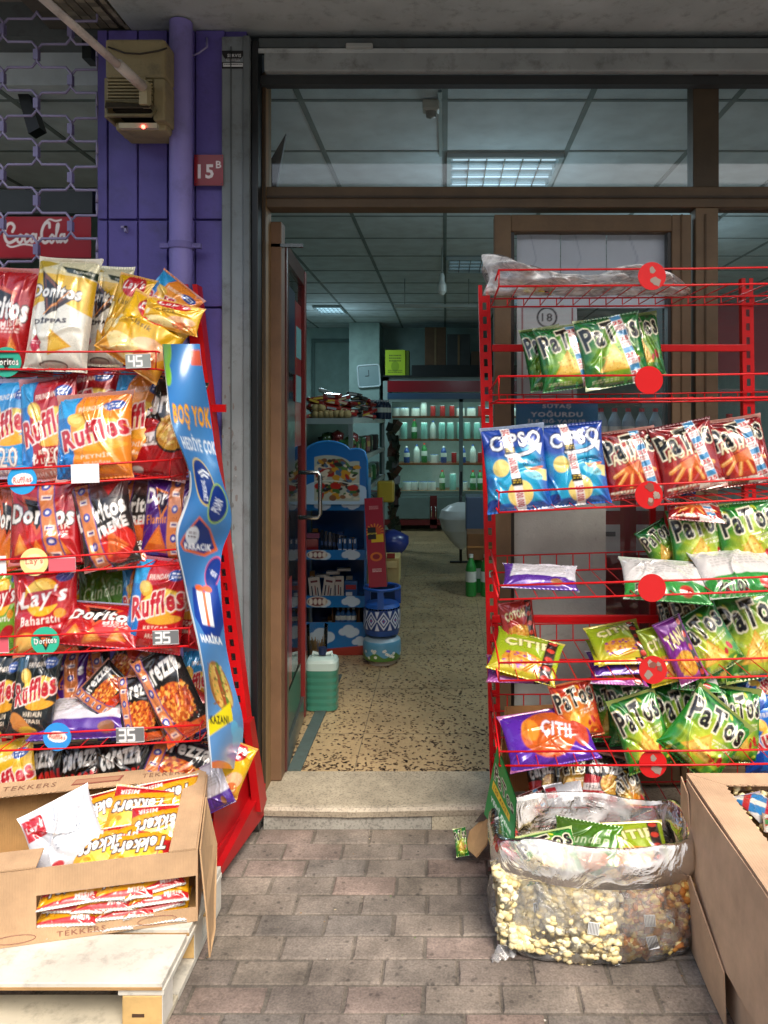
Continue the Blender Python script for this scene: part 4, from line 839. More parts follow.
# gas cylinders stacked, yellow carton and tall red carton
Yc = 4.55
g1 = empty('gas_cylinder', (PX(382, Yc), Yc, .081), 'lower camping gas cylinder printed with white daisies on sky blue', 'gas cylinder', 'stacked small gas cylinders')
def cylart(pat):
    if pat: 
        cv = Cv(220, 50, 7, '#173a7c')
        for k_ in range(9):
            u = (k_+.5)/9
            for s_, c_ in ((.055, '#d6dce8'), (.042, '#173a7c'), (.03, '#d6dce8'), (.018, '#2f62b0')): cv.poly([(u-s_, .5), (u, .5+s_*8), (u+s_, .5), (u, .5-s_*8)], c_)
            cv.poly([(u+.035, .95), (u+.055, .6), (u+.075, .95)], '#d6dce8'); cv.poly([(u+.035, .05), (u+.055, .4), (u+.075, .05)], '#d6dce8')
            cv.ell(u, .5, .006, .05, '#b52a3a')
    else:
        cv = Cv(220, 60, 5.5, '#5f9fc0'); r2 = random.Random(5); cv.mask(cv.V < .32+.12*np.sin(cv.U*38), '#5a8a3a')
        for k_ in range(40):
            u, v = r2.random(), r2.uniform(.15, .6)
            for a in range(5): cv.ell(u+.008*math.cos(a*1.256), v+.045*math.sin(a*1.256), .006, .035, '#e0e4de')
            cv.ell(u, v, .004, .02, '#d8b030')
    return cv.get()
def cyl(name, parent, r, z0, z1, img, bulge=.0):
    ny, nx = img.shape[:2]; U, V = np.meshgrid(np.linspace(0, 1, nx), np.linspace(0, 1, ny)); rr = r*(1+bulge*(1-(2*V-1)**4))
    a = -U*2*math.pi; return grid_obj(name, rr*np.cos(a)*-1, rr*np.sin(a), z0+V*(z1-z0), img, 'gloss', parent)
cyl('painted_body', g1, .155, .05, .225, cylart(0), .05); MB('#aba294').lathe([(.12, 0), (.125, .035), (.15, .052)]).build('base_ring', 'paint', g1); MB('#9fb7c4').lathe([(.156, .225), (.13, .25), (.03, .262), (.03, .28), (.001, .28)]).build('shoulder', 'paint', g1)
g2 = empty('gas_cylinder', (PX(383, Yc), Yc, .081+.285), 'upper camping gas cylinder with blue and white diamond pattern', 'gas cylinder', 'stacked small gas cylinders')
cyl('painted_body', g2, .152, .04, .19, cylart(1), .03); MB('#1f4f9c').lathe([(.14, 0), (.145, .02), (.152, .042)]).build('base_ring', 'paint', g2)
k = MB('#1f58ac'); k.lathe([(.152, .2), (.13, .225), (.02, .24), (.02, .27), (.001, .27)]); k.build('shoulder', 'paint', g2)
k = MB('#1f58ac'); k.tube([(.15*math.cos(a), .15*math.sin(a), .335) for a in (R(q) for q in range(0, 360, 18))], .012, 6, closed=True)
for q in (30, 150, 270): k.box(.15*math.cos(R(q))-.025, .15*math.cos(R(q))+.025, .15*math.sin(R(q))-.004, .15*math.sin(R(q))+.004, .2, .335)
k.build('carrying_collar', 'paint', g2)
yc = MB('#b8a46a'); yc.box(PX(367, 4.75), PX(399, 4.75), 4.75, 4.95, .5, PZ(558, 4.75), b=.004); yc.box(PX(368, 4.75), PX(397, 4.75), 4.744, 4.75, .6, PZ(561, 4.75), '#cdbb80'); yc.box(PX(387, 4.75), PX(395, 4.75), 4.741, 4.7445, .66, .69, '#8d3024'); yc.box(PX(370, 4.75), PX(396, 4.75), 4.8, 4.9, .081, .5, '#2b4a78')
tag(yc.build('cream_carton', 'card'), 'cream carton behind the tall red carton above the gas cylinders', 'box')
cv = Cv(60, 230, .16, '#9c1a30'); 
for k_ in range(16): a = k_*22.5; cv.line([(.5, .62), (.5+.48*math.cos(R(a)), .62+.085*math.sin(R(a)))], .012, '#d07a28')
cv.ell(.5, .62, .34, .055, '#c04a20'); cv.rect(.28, .5, .95, .585, '#d9b31e'); cv.rect(.1, .535, .55, .67, '#1d1d1d'); cv.text('ELX', .34, .6, .1, .08, '#e8d24a', rot=90) ; cv.ell(.5, .34, .33, .05, '#d06a22'); cv.ell(.5, .34, .2, .03, '#8d1a20'); cv.small(.5, .2, .5, 3, '#e8d0c8', .008); cv.small(.5, .9, .5, 3, '#e0a0a0', .008)
rc = empty('tall_red_carton', (PX(378, 4.5), 4.50, PZ(587, 4.5)), 'tall narrow red carton with yellow starburst leaning on gas cylinders', 'box'); rc.rotation_euler = (R(-4), R(-3.5), 0)
panel('printed_front', (0, -.004, .26), .105, .52, cv, 'gloss', rc); MB('#7d1526').box(-.052, .052, .0, .08, 0, .519, b=.002).build('carton_body', 'gloss', rc)

g1.scale = (.69, .69, .62); g2.scale = (.70, .70, .80); g2.location = (PX(382, Yc), Yc, .081+.174)
# green jerrycan
jy = 3.82; jc = empty('jerrycan', (PX(322.5, jy), jy, .081), 'translucent jerrycan of green liquid with dark cap just inside door', 'jerrycan')
k = MB('#2f8a66'); n = 24; 
def sq(r, z, w_=.078, d=.06): return [((abs(math.cos(t))**.45*math.copysign(1, math.cos(t)))*w_*r, (abs(math.sin(t))**.45*math.copysign(1, math.sin(t)))*d*r, z) for t in (2*math.pi*q/n for q in range(n))]
zs = [(0.0, .9), (.006, 1)] + [(.01+.017*q, 1 - .035*(q % 2)) for q in range(1, 11)] + [(.2, 1)]
def stackrings(k, zs, col, cap=True):
    for (za, ra), (zb_, rb) in zip(zs, zs[1:]): k.add(sq(ra, za)+sq(rb, zb_), [(q, (q+1) % n, n+(q+1) % n, n+q) for q in range(n)], col, True)
    if cap: k.add(sq(zs[0][1], zs[0][0]), [tuple(range(n))[::-1]], col)
stackrings(k, zs, '#3d7f69'); k.add(sq(1, .2), [tuple(range(n))], '#4d8f7a'); k.build('liquid_body', 'gloss', jc)
k = MB(); stackrings(k, [(.2, 1.01), (.235, 1.0), (.25, .9), (.258, .6), (.26, .25)], '#b8cdc4'); k.build('shoulder', M['plastic'], jc)
MB('#c3d3cc').tube([(-.05, 0, .245), (-.045, 0, .275), (.0, 0, .262), (.045, 0, .275), (.05, 0, .245)], .009).build('handle', 'plastic', jc); MB('#1d2a4a').lathe([(.02, .255), (.02, .29), (.001, .292)], c=(0, 0, .01)).build('cap', 'plastic', jc)

# left wall shelf seen through the open leaf, and goods behind the front glass
ws = empty('side_wall_shelf', (-1.35, 4.0, .08), 'dark shelf unit of bottles seen through the open door glass', 'shelving')
for z in (.05, .5, .9, 1.3, 1.7): MB('#3e4a4a').box(-.3, .25, -.5, .6, z-.02, z).build('shelf_board', 'paint', ws)
MB('#2a3434').box(-.32, -.3, -.5, .6, 0, 2.0).build('back_panel', 'paint', ws)
for zz in (.05, .5, .9, 1.3, 1.7):
    for q in range(5):
        i = rn.choice((0, 1, 2, 5)); p_ = copy_tree(protos[i]); p_.location = (-1.16, 3.6+q*.2, .081+zz); nm_ = ('green', 'white', 'teal', '', '', 'blue')[i]
        p_['label'] = nm_+' container on the dark shelf seen through the open door'; p_['group'] = nm_+' containers on the side wall shelf'
rs = empty('front_window_shelf', (1.6, 3.75, .08), 'shelf unit of bottles under a red header behind the front window', 'shelving')
MB('#7d1a24').box(-.52, 1.0, 0, .04, 1.66, 2.0).build('red_header', 'gloss', rs)
for z in (.4, .8, 1.2, 1.58): MB('#5d6866').box(-.52, 1.0, .0, .4, z-.02, z).build('shelf_board', 'paint', rs)
MB('#33403f').box(-.54, -.52, 0, .4, 0, 2.0).build('side_panel', 'paint', rs)
for zz in (.8, 1.2, 1.58 - .38*0):
    for q in range(7):
        if zz > 1.5: continue
        i = rn.choice((0, 1, 2, 3, 5)); p_ = copy_tree(protos[i]); p_.location = (1.17+q*.13, 3.87, .081+zz); nm_ = ('green', 'white', 'teal', 'red', '', 'blue')[i]
        p_['label'] = nm_+' container on the shelf behind the front window'; p_['group'] = nm_+' containers behind the front window'
# red racked goods right behind the door leaf glass
rd = empty('red_drawer_cabinet', (.72, 3.3, .08), 'red cabinet with paper cards behind the lower door glass', 'cabinet')
MB('#7f1520').box(-.12, .28, 0, .35, 0, 1.28).build('cabinet_body', 'gloss', rd)
for q in range(2):
    for z in (.85, 1.04): MB('#b9bcc0').box(-.09+q*.19, .03+q*.19, -.006, -.001, z, z+.13).box(-.07+q*.19, .01+q*.19, -.008, -.006, z+.08, z+.10, '#55585c').build('paper_card', 'paper', rd)
for i in range(6):
    t = bottle('clear_bottle', .2, .03, '#8fa6b4', '#b0303a', 'bottle', 'pale bottle on the red cabinet behind the glass door', 'pale bottles on the red cabinet'); t.location = (.63+i*.06, 3.4, 1.361)
# ================================================================ RED WIRE RACKS
RED = '#c40d13'
def slotpost(x0, y0, z0, x1, y1, z1, w_=.042, d=.03, facing=-1):
    """perforated steel upright from foot (x0,y0,z0) to head: real slots between two flanges"""
    k = MB(RED); L = z1-z0; n = int(L/.05); a = Vector((x0, y0, z0)); b = Vector((x1, y1, z1)); dv = (b-a)/n
    X = Vector((w_/2, 0, 0)); D = Vector((0, d, 0)); s = Vector((w_*.17, 0, 0)); t = .003
    def pr(p, q, xa, xb, ya, yb): k.hexa([p+X*xa+D*ya, p+X*xb+D*ya, p+X*xb+D*yb, p+X*xa+D*yb, q+X*xa+D*ya, q+X*xb+D*ya, q+X*xb+D*yb, q+X*xa+D*yb])
    pr(a, b, -1, -.32, 0, .1); pr(a, b, .32, 1, 0, .1); pr(a, b, -1, -.9, .1, 1); pr(a, b, .9, 1, .1, 1)
    for i in range(n): pr(a+dv*(i-.24), a+dv*(i+.24), -.32, .32, 0, .1)
    return k
def basket(x0, x1, yf, yb, z, hf, slope=.03, hb=.05, step=.058, xr=.14, yfr=None, r=.0026):
    """wire shelf: floor of front-to-back rods, raised front lip and back lip"""
    k = MB(RED); sl = lambda x: slope*(x-xr); yfr = yf if yfr is None else yfr
    yF = lambda x: yf + (yfr-yf)*(x-x0)/(x1-x0)
    Q = lambda x, y, zz: (x, y, zz+sl(x))
    def row(y, zz, rr): k.tube([Q(x0, y if y is not None else yF(x0), zz), Q((x0+x1)/2, y if y is not None else yF((x0+x1)/2), zz-.003), Q(x1, y if y is not None else yF(x1), zz)], rr, 6)
    row(None, z, r*1.25); row(None, z+hf, r*1.25); row(yb, z, r*1.2); row(yb, z+hb, r); row((yf+yb)/2, z-.004, r)
    for x in (x0, x1): k.tube([Q(x, yb, z+hb+.02), Q(x, yF(x), z+hf), Q(x, yF(x), z), Q(x, yb, z)], r*1.15, 6)
    n = max(2, int((x1-x0)/step))
    for i in range(1, n):
        x = x0+(x1-x0)*i/n; k.tube([Q(x, yF(x), z+.001), Q(x, yb, z+.003), Q(x, yb+.002, z+hb)], r*.8, 4)
    n2 = max(2, int((x1-x0)/.3))
    for i in range(1, 1): pass
    return k
def caster(parent, x, y, r=.03):
    k = MB('#3b3a38').lathe([(r*.4, -.011), (r, -.011), (r, .011), (r*.4, .011)], c=(x, y, r), n=20, axis='x'); wh = k.build('wheel', 'plastic', parent)
    MB('#9a9a96').lathe([(.001, -.013), (r*.5, -.0125), (r*.5, .0125), (.001, .013)], c=(x, y, r), n=14, axis='x').box(x-.017, x-.013, y-.008, y+.01, r, r*2.6).box(x+.013, x+.017, y-.008, y+.01, r, r*2.6).box(x-.017, x+.017, y-.01, y+.014, r*2.5, r*2.8).build('caster_fork', 'chrome', wh)
def discm(parent, px, py, Y, rpx, cv=None, col='#c01a1c', name='price_disc', worn=0, label=None):
    rr = rpx/F*Y; p = P(px, py, Y)
    if cv is None:
        k = MB(col).disc(p, rr, .003, 32)
        if worn:
            r2 = random.Random(worn); 
            for q in range(worn):
                a0 = r2.uniform(0, 6.28); d = r2.uniform(.2, .6)*rr; c = (p.x+d*math.cos(a0), p.y-.0006-.0002*q, p.z+d*math.sin(a0)); s_ = rr*r2.uniform(.2, .38)
                k.add([(c[0]+s_*math.cos(t)*r2.uniform(.6, 1.1), c[1], c[2]+s_*math.sin(t)*r2.uniform(.5, 1.1)) for t in (2*math.pi*j/11 for j in range(11))], [tuple(range(11))], r2.choice(('#8f7f74', '#7d4a3f', '#a08d80')))
        o = k.build(name, 'gloss', parent)
    else:
        img = cv.get(); n = img.shape[0]; nr, na = 26, 60; rad = np.linspace(0, 1, nr)[:, None]; an = np.linspace(0, 2*np.pi, na)[None, :]
        X, Z = rad*np.cos(an), rad*np.sin(an); C = img[np.clip(((Z+1)/2*(n-1)).astype(int), 0, n-1), np.clip(((X+1)/2*(n-1)).astype(int), 0, n-1)]
        o = grid_obj(name, p.x+X*rr, p.y+0*X, p.z+Z*rr, C, 'gloss', parent, back=(p.x+X*rr, p.y+.003+0*X, p.z+Z*rr, C, True))
    if label: o['label'] = label
    return o

# ---- right-hand rack
rr = empty('wire_snack_rack', (0,0,0), 'tall red wire snack rack with round red discs, full of green packets', 'display rack')
slotpost(.188, 2.78, .06, .141, 2.78, 1.995).build('upright', 'redpaint', rr)
slotpost(1.12, 2.78, .06, 1.093, 2.78, 2.02).build('upright', 'redpaint', rr)
for z, z2 in ((PZ(348, 2.78), .026), (PZ(619, 2.78), .028), (PZ(759, 2.79), .02)): MB(RED).box(.17, 1.09, 2.775, 2.79, z-z2/2, z+z2/2, b=.003).build('crossbar', 'redpaint', rr)
MB('#a80d14').box(.745, .765, 2.79, 2.81, .25, 1.3).box(.80, .812, 2.79, 2.81, .25, 1.3).build('inner_brace', 'redpaint', rr)
RS = {}
for nm, z, hf, yf, slope in ((1, PZ(286.5, 2.35), .05, 2.35, .012), (2, PZ(400, 2.35), .072, 2.35, .012), (3, PZ(513, 2.35), .062, 2.35, .055), (4, PZ(600, 2.35), .043, 2.35, .035), (5, PZ(681, 2.35), .055, 2.35, .02), (6, PZ(763, 2.35), .043, 2.33, .01), (7, .20, .06, 2.47, .01)):
    basket(.165, 1.35, yf, 2.77, z, hf, slope, hb=.06 if nm > 3 else .03).build('wire_basket', 'redpaint', rr); RS[nm] = z
ft = MB(RED); ft.hexa([(.155, 2.40, .055), (.2, 2.40, .055), (.215, 2.82, .055), (.17, 2.82, .055), (.155, 2.40, .085), (.2, 2.40, .085), (.215, 2.82, .10), (.17, 2.82, .10)]); ft.box(.2, 1.4, 2.76, 2.8, .06, .1)
ft.tube([(.17, 2.38, .1), (.168, 2.36, .26), (.168, 2.36, .45)], .004); ft.build('base_foot', 'redpaint', rr); caster(rr, .152, 2.425, .032)
for q in range(8): pass
for px, py, w_ in ((652, 276, 3), (649, 380, 0), (649, 495, 6), (652, 588, 0), (653, 670, 5), (653, 764, 3)):
    discm(rr, px, py, 2.335, 14, worn=w_)
# price rail signs: green wedge sign on the left side
cv = Cv(60, 110, .55, '#157a3c'); cv.text('PaTos', .5, .72, .8, .17, '#161616', out='#e8e4d0', ow=.06, bold=.03, rot=8); cv.rect(.1, .45, .8, .56, '#c9a92e'); cv.text('100 ADET', .45, .5, .6, .06, '#1a1a1a'); cv.text('YENİ DENE', .5, .33, .75, .09, '#e8eee4'); cv.small(.5, .2, .6, 3, '#e8eee4', .02)
img = cv.get(); ny, nx = img.shape[:2]; U, V = np.meshgrid(np.linspace(0, 1, nx), np.linspace(0, 1, ny))
tl, bl_, br, tr_ = P(497, 746, 2.36), P(484, 814, 2.38), P(513, 858, 2.22), P(516, 800, 2.24)
g_ = lambda i: (bl_[i]*(1-U)+br[i]*U)*(1-V) + (tl[i]*(1-U)+tr_[i]*U)*V
grid_obj('side_sign', g_(0), g_(1), g_(2), img, 'gloss', rr, back=(g_(0)+.003, g_(1)+.003, g_(2), img*.8, True))

# ---- left-hand rack (leans to the street side at its foot)
lr = empty('wire_crisp_rack', (0,0,0), 'red wire crisp rack with brand discs and price tags beside purple wall', 'display rack')
slotpost(-.70, 2.79, .06, -.925, 2.79, 2.0, .05, .06).build('upright', 'redpaint', lr)
slotpost(-1.55, 2.79, .06, -1.775, 2.79, 2.0, .05, .06).build('upright', 'redpaint', lr)
bs = MB('#a30b11')
bs.hexa([(-.765, 2.46, .05), (-.715, 2.46, .05), (-.665, 2.85, .05), (-.70, 2.85, .05), (-.765, 2.46, .075), (-.715, 2.46, .075), (-.665, 2.85, .16), (-.70, 2.85, .16)])
bs.slab([(-.745, 2.48, .07), (-.70, 2.8, .08), (-.73, 2.8, .33), (-.765, 2.53, .26)], .004); bs.slab([(-.738, 2.44, .07), (-.69, 2.8, .08), (-.695, 2.8, .13), (-.742, 2.44, .11)], -.02)
bs.hexa([(-.69, 2.76, .1), (-.66, 2.76, .1), (-.66, 2.85, .1), (-.69, 2.85, .1), (-.725, 2.76, .42), (-.70, 2.76, .42), (-.70, 2.82, .42), (-.725, 2.82, .42)])
bs.box(-1.6, -.72, 2.77, 2.8, .07, .12); bs.build('base_foot', 'redpaint', lr); caster(lr, -.69, 2.83, .034); caster(lr, -1.5, 2.6, .034)
for z in (1.55, .9, .45): MB(RED).box(-1.7+.0, -.80, 2.80, 2.815, z-.014, z+.014).build('crossbar', 'redpaint', lr)
Yl = 2.40
LS = {}
for nm, xr_, ytop, ybot, sl in ((1, 156, 351.5, 369, 0), (2, 170, 460, 477, .05), (3, 184, 549, 564, .05), (4, 189, 628, 646, .035), (5, 200, 725, 740.5, .035), (6, 206, 800, 822, .03)):
    x1 = PX(xr_, Yl); z = PZ(ybot, Yl); basket(-1.62, x1, Yl-.03 if nm < 6 else 2.53, 2.76, z, PZ(ytop, Yl)-z, sl, hb=.04, step=.06, xr=x1, yfr=Yl if nm < 6 else 2.56).build('wire_basket', 'redpaint', lr); LS[nm] = z
def price(px, py, wpx, hpx, s, bg='#6d6f70', fg='#f2f2ee', Y=2.385, rot=-2):
    cv = Cv(max(24, int(wpx*1.6)), max(14, int(hpx*1.6)), wpx/hpx, bg); cv.rect(0, 0, 1, .05, '#e8e8e8'); cv.rect(0, .95, 1, 1, '#e8e8e8')
    if s:
        seg = {'3': 'abgcd', '4': 'fgbc', '5': 'afgcd'}
        for i, ch in enumerate(s):
            u0, w_, v0, v1 = .14+i*.3, .2, .16, .84; vm = .5; t = .075
            sg = dict(a=[(u0, v1), (u0+w_, v1)], b=[(u0+w_, v1), (u0+w_, vm)], c=[(u0+w_, vm), (u0+w_, v0)], d=[(u0, v0), (u0+w_, v0)], e=[(u0, vm), (u0, v0)], f=[(u0, v1), (u0, vm)], g=[(u0, vm), (u0+w_, vm)])
            for q in seg[ch]: cv.line(sg[q], .12, fg)
    o = panel('price_tag', P(px, py, Y), wpx/F*Y, hpx/F*Y, cv, 'gloss', lr, t=.002, rot=(0, R(rot), 0)); return o
price(138, 361, 25, 14, '45', '#8f9490'); price(165.5, 637.5, 26, 14, '35')['label'] = 'dark tag reading 35 under the ketchup crisps'; price(130, 735, 28, 15, '35'); price(85, 473.5, 28, 19, '', '#eeecea'); price(62, 565, 27, 15, '', '#d0606c'); price(2, 565, 8, 18, '', '#e8e0e0'); price(4, 645, 9, 16, '', '#cf5966')
def dcv(bg, f):
    cv = Cv(60, 60, 1, bg); f(cv); return cv
discm(lr, 6, 362, 2.385, 15, dcv('#35a38a', lambda c: (c.poly([(.25, .62), (.75, .62), (.5, .2)], '#2a2420'), c.text('Doritos', .5, .5, .8, .2, '#f0efe8', out='#2a2420', ow=.08))), name='brand_disc')
discm(lr, 22, 480, 2.383, 14.5, dcv('#2e9bd6', lambda c: (c.ell(.5, .5, .36, .22, '#f1e9e0', 8), c.text('Ruffles', .5, .5, .62, .2, '#c22a32', rot=6))), name='brand_disc')
discm(lr, 34, 562, 2.383, 14, dcv('#ead28c', lambda c: (c.ell(.5, .5, .34, .28, '#f0dfae'), c.text("Lay's", .5, .5, .6, .26, '#c8443a', rot=4))), name='brand_disc')
discm(lr, 45, 641, 2.383, 14, dcv('#2fb08e', lambda c: (c.poly([(.2, .7), (.78, .66), (.52, .15)], '#2a2420'), c.poly([(.33, .62), (.68, .6), (.52, .28)], '#c8642a'), c.text('Doritos', .5, .5, .78, .2, '#f3f2ea', out='#2a2420', ow=.08, rot=5))), name='brand_disc')
discm(lr, 57, 737, 2.383, 14, dcv('#2f8fd8', lambda c: (c.ell(.5, .5, .34, .2, '#f1e9e0', -6), c.ell(.45, .53, .24, .14, '#e8c8b4', -6), c.text('Ruffles', .5, .5, .56, .16, '#c84a44', rot=-6))), name='brand_disc')

# ---- hanging blue promotional banner, curling between curved edges
eL = [(345, 163), (375, 166), (400, 169), (425, 172), (445, 180), (470, 190), (490, 191), (510, 184), (530, 176), (550, 177), (575, 183), (600, 188), (640, 198), (680, 205), (720, 207), (775, 212)]
eR = [(340, 199), (370, 203), (400, 209), (430, 213), (455, 217), (480, 224), (500, 231), (520, 232), (540, 222), (565, 220), (600, 222), (640, 226), (680, 234), (700, 240), (720, 244), (775, 240)]
nyb, nxb = 300, 46
yy = np.linspace(344, 768, nyb)
xl_ = np.interp(yy, [a for a, _ in eL], [b for _, b in eL]); xr2 = np.interp(yy, [a for a, _ in eR], [b for _, b in eR])
kern = np.hanning(25); kern /= kern.sum(); sm = lambda a: np.convolve(np.pad(a, 12, mode='edge'), kern, 'valid'); xl_, xr2 = sm(xl_), sm(xr2)
Ub = np.linspace(0, 1, nxb)[None, :]; tt = ((yy-344)/424)[:, None]
Yb_ = 2.30 + .2*Ub + .035*np.sin(tt*11+1)*np.cos(Ub*2.4) + .02*np.sin(tt*23+Ub*4)
pxs = xl_[:, None]*(1-Ub) + xr2[:, None]*Ub + 0*tt
Xb = (pxs-CX)/F*Yb_; Zb = H - ((yy[:, None]+8*Ub*np.sin(tt*3))-CY)/F*Yb_
cv = Cv(nxb, nyb, .105, '#3270b0', ss=4)    # v=1 at top
cv.mixm(1-np.abs(cv.U-.6)*1.5, '#4f8cc4', .6); cv.mixm(.45-cv.V, '#7fa6cc', 1.0); cv.ell(.0, .99, .22, .05, '#7dbb3a'); cv.ell(.05, .93, .1, .03, '#7dbb3a'); cv.rect(.7, .95, .98, .985, '#c4523a')  # paler blue toward the foot is a highlight painted into the print
cv.text('BOŞ YOK', .52, .83, .88, .056, '#f0a81e', bold=.03, rot=-2, out='#8a5a1a', ow=.05)
cv.text('HEDİYE ÇOK', .55, .768, .88, .044, '#dfe6ee', bold=.03, rot=-2)
def blobp(u, v, ru, rv, rot, rim):
    cv.ell(u, v, ru*1.08, rv*1.08, rim, rot); cv.ell(u, v, ru*.98, rv*.99, '#12307e', rot)
blobp(.42, .68, .26, .052, 8, '#c9b26a'); cv.text('İNTERNET', .42, .66, .45, .014, '#e6ecf4', rot=-82); cv.line([(.3, .70), (.45, .708), (.6, .70)], .005, '#e6ecf4'); cv.line([(.36, .693), (.45, .698), (.54, .693)], .005, '#e6ecf4')
blobp(.72, .635, .2, .045, -12, '#9fc24a'); cv.text('PUAN', .7, .63, .3, .02, '#e6ecf4', rot=70)
cv.poly([(.35, .60), (.62, .575), (.9, .53), (.62, .51), (.15, .515), (.08, .53)], '#d8693a'); cv.poly([(.36, .594), (.6, .573), (.82, .533), (.6, .517), (.17, .521), (.13, .532)], '#12307e')
cv.ell(.32, .553, .13, .022, '#d8dfe8'); cv.small(.32, .558, .16, 2, '#5a4a5a', .005); cv.text('PARACIK', .46, .53, .56, .014, '#f0f3f8', rot=6, bold=.04)
blobp(.80, .475, .17, .04, -20, '#d8506a'); cv.text('HEDİYE', .8, .475, .12, .02, '#e6ecf4', rot=62)
cv.poly([(.2, .43), (.9, .45), (1, .36), (.8, .32), (.35, .31), (.1, .36)], '#173a8e')
cv.rect(.3, .345, .68, .425, '#e0e6ec'); cv.rect(.46, .345, .55, .425, '#d8622e'); cv.ell(.4, .432, .12, .008, '#d8622e'); cv.ell(.62, .434, .12, .008, '#d8622e')
cv.text('HARİKA', .5, .315, .7, .022, '#eef2f6', rot=4, bold=.05)
cv.ell(.5, .2, .33, .06, '#9c6a2c', 10); cv.ell(.38, .2, .12, .052, '#d8a850', 8); cv.ell(.6, .205, .1, .055, '#5c7a30', 8); cv.ell(.52, .2, .06, .05, '#a04a2a', 8); cv.ell(.7, .2, .08, .045, '#c8b060', 8); cv.speck(60, .03, ['#6f8f3a', '#8a4a24', '#e0c070', '#a83a2a'], 8, .2, .75, .15, .25)
cv.poly([(.02, .075), (.05, .115), (.72, .165), (.72, .12)], '#e2cf1c'); cv.text('KAZANI', .35, .118, .5, .018, '#1c1c1c', rot=4, bold=.04)
cv.ell(.9, .07, .2, .035, '#5fb0d8'); cv.ell(.75, .1, .1, .02, '#5fb0d8'); cv.ell(.3, .0, .4, .02, '#d86a2a')
Cb = cv.get()[::-1]
edge = (np.abs(Ub) < .03)*(tt > .3); Cb = Cb*(1-edge[..., None]) + np.array(hx('#d8dde2'))*edge[..., None]
bn = grid_obj('promo_banner', Xb, Yb_, Zb, Cb, 'gloss', None, back=(Xb-.004, Yb_+.003, Zb, np.full(Cb.shape, .6), True))
tag(bn, 'wavy blue hanging banner with orange words down the side of the crisp rack', 'banner')
# ================================================================ ARTWORK OF THE PACKETS
def stripe(cv, u0, u1, v0, v1, words_, bgc='#e9e6e0', fg='#c2202c', tagc='#3f86b4', wd=.17, rot=90, blocks=True):
    """paper promo strip running down the pack"""
    dx, dy = (u1-u0)*cv.asp, v1-v0; L = math.hypot(dx, dy); nx_, ny_ = -dy/L*wd/2, dx/L*wd/2
    q = lambda t, s: (u0 + (u1-u0)*t + nx_*s/cv.asp*cv.asp, v0 + (v1-v0)*t + ny_*s)
    cv.poly([q(0, 1), q(1, 1), q(1, -1), q(0, -1)], bgc)
    a = math.degrees(math.atan2(dy, dx)) + 90
    n = 4
    if blocks:
        for k in range(n):
            t = (k+.5)/n
            cv.poly([q(t-.12, .95), q(t-.04, .95), q(t-.04, -.95), q(t-.12, -.95)], tagc) if k % 1 == 0 else 0
            c = q(t+.0, 0); cv.text(words_[0], c[0], c[1]+.0, wd*.8, .055, fg, rot=a, bold=.05)
            c = q(t+.065, 0); cv.text(words_[1], c[0], c[1], wd*.8, .024, fg, rot=a, bold=.04)
            c = q(t+.1, 0); cv.text(words_[2], c[0], c[1], wd*.8, .024, fg, rot=a, bold=.04)
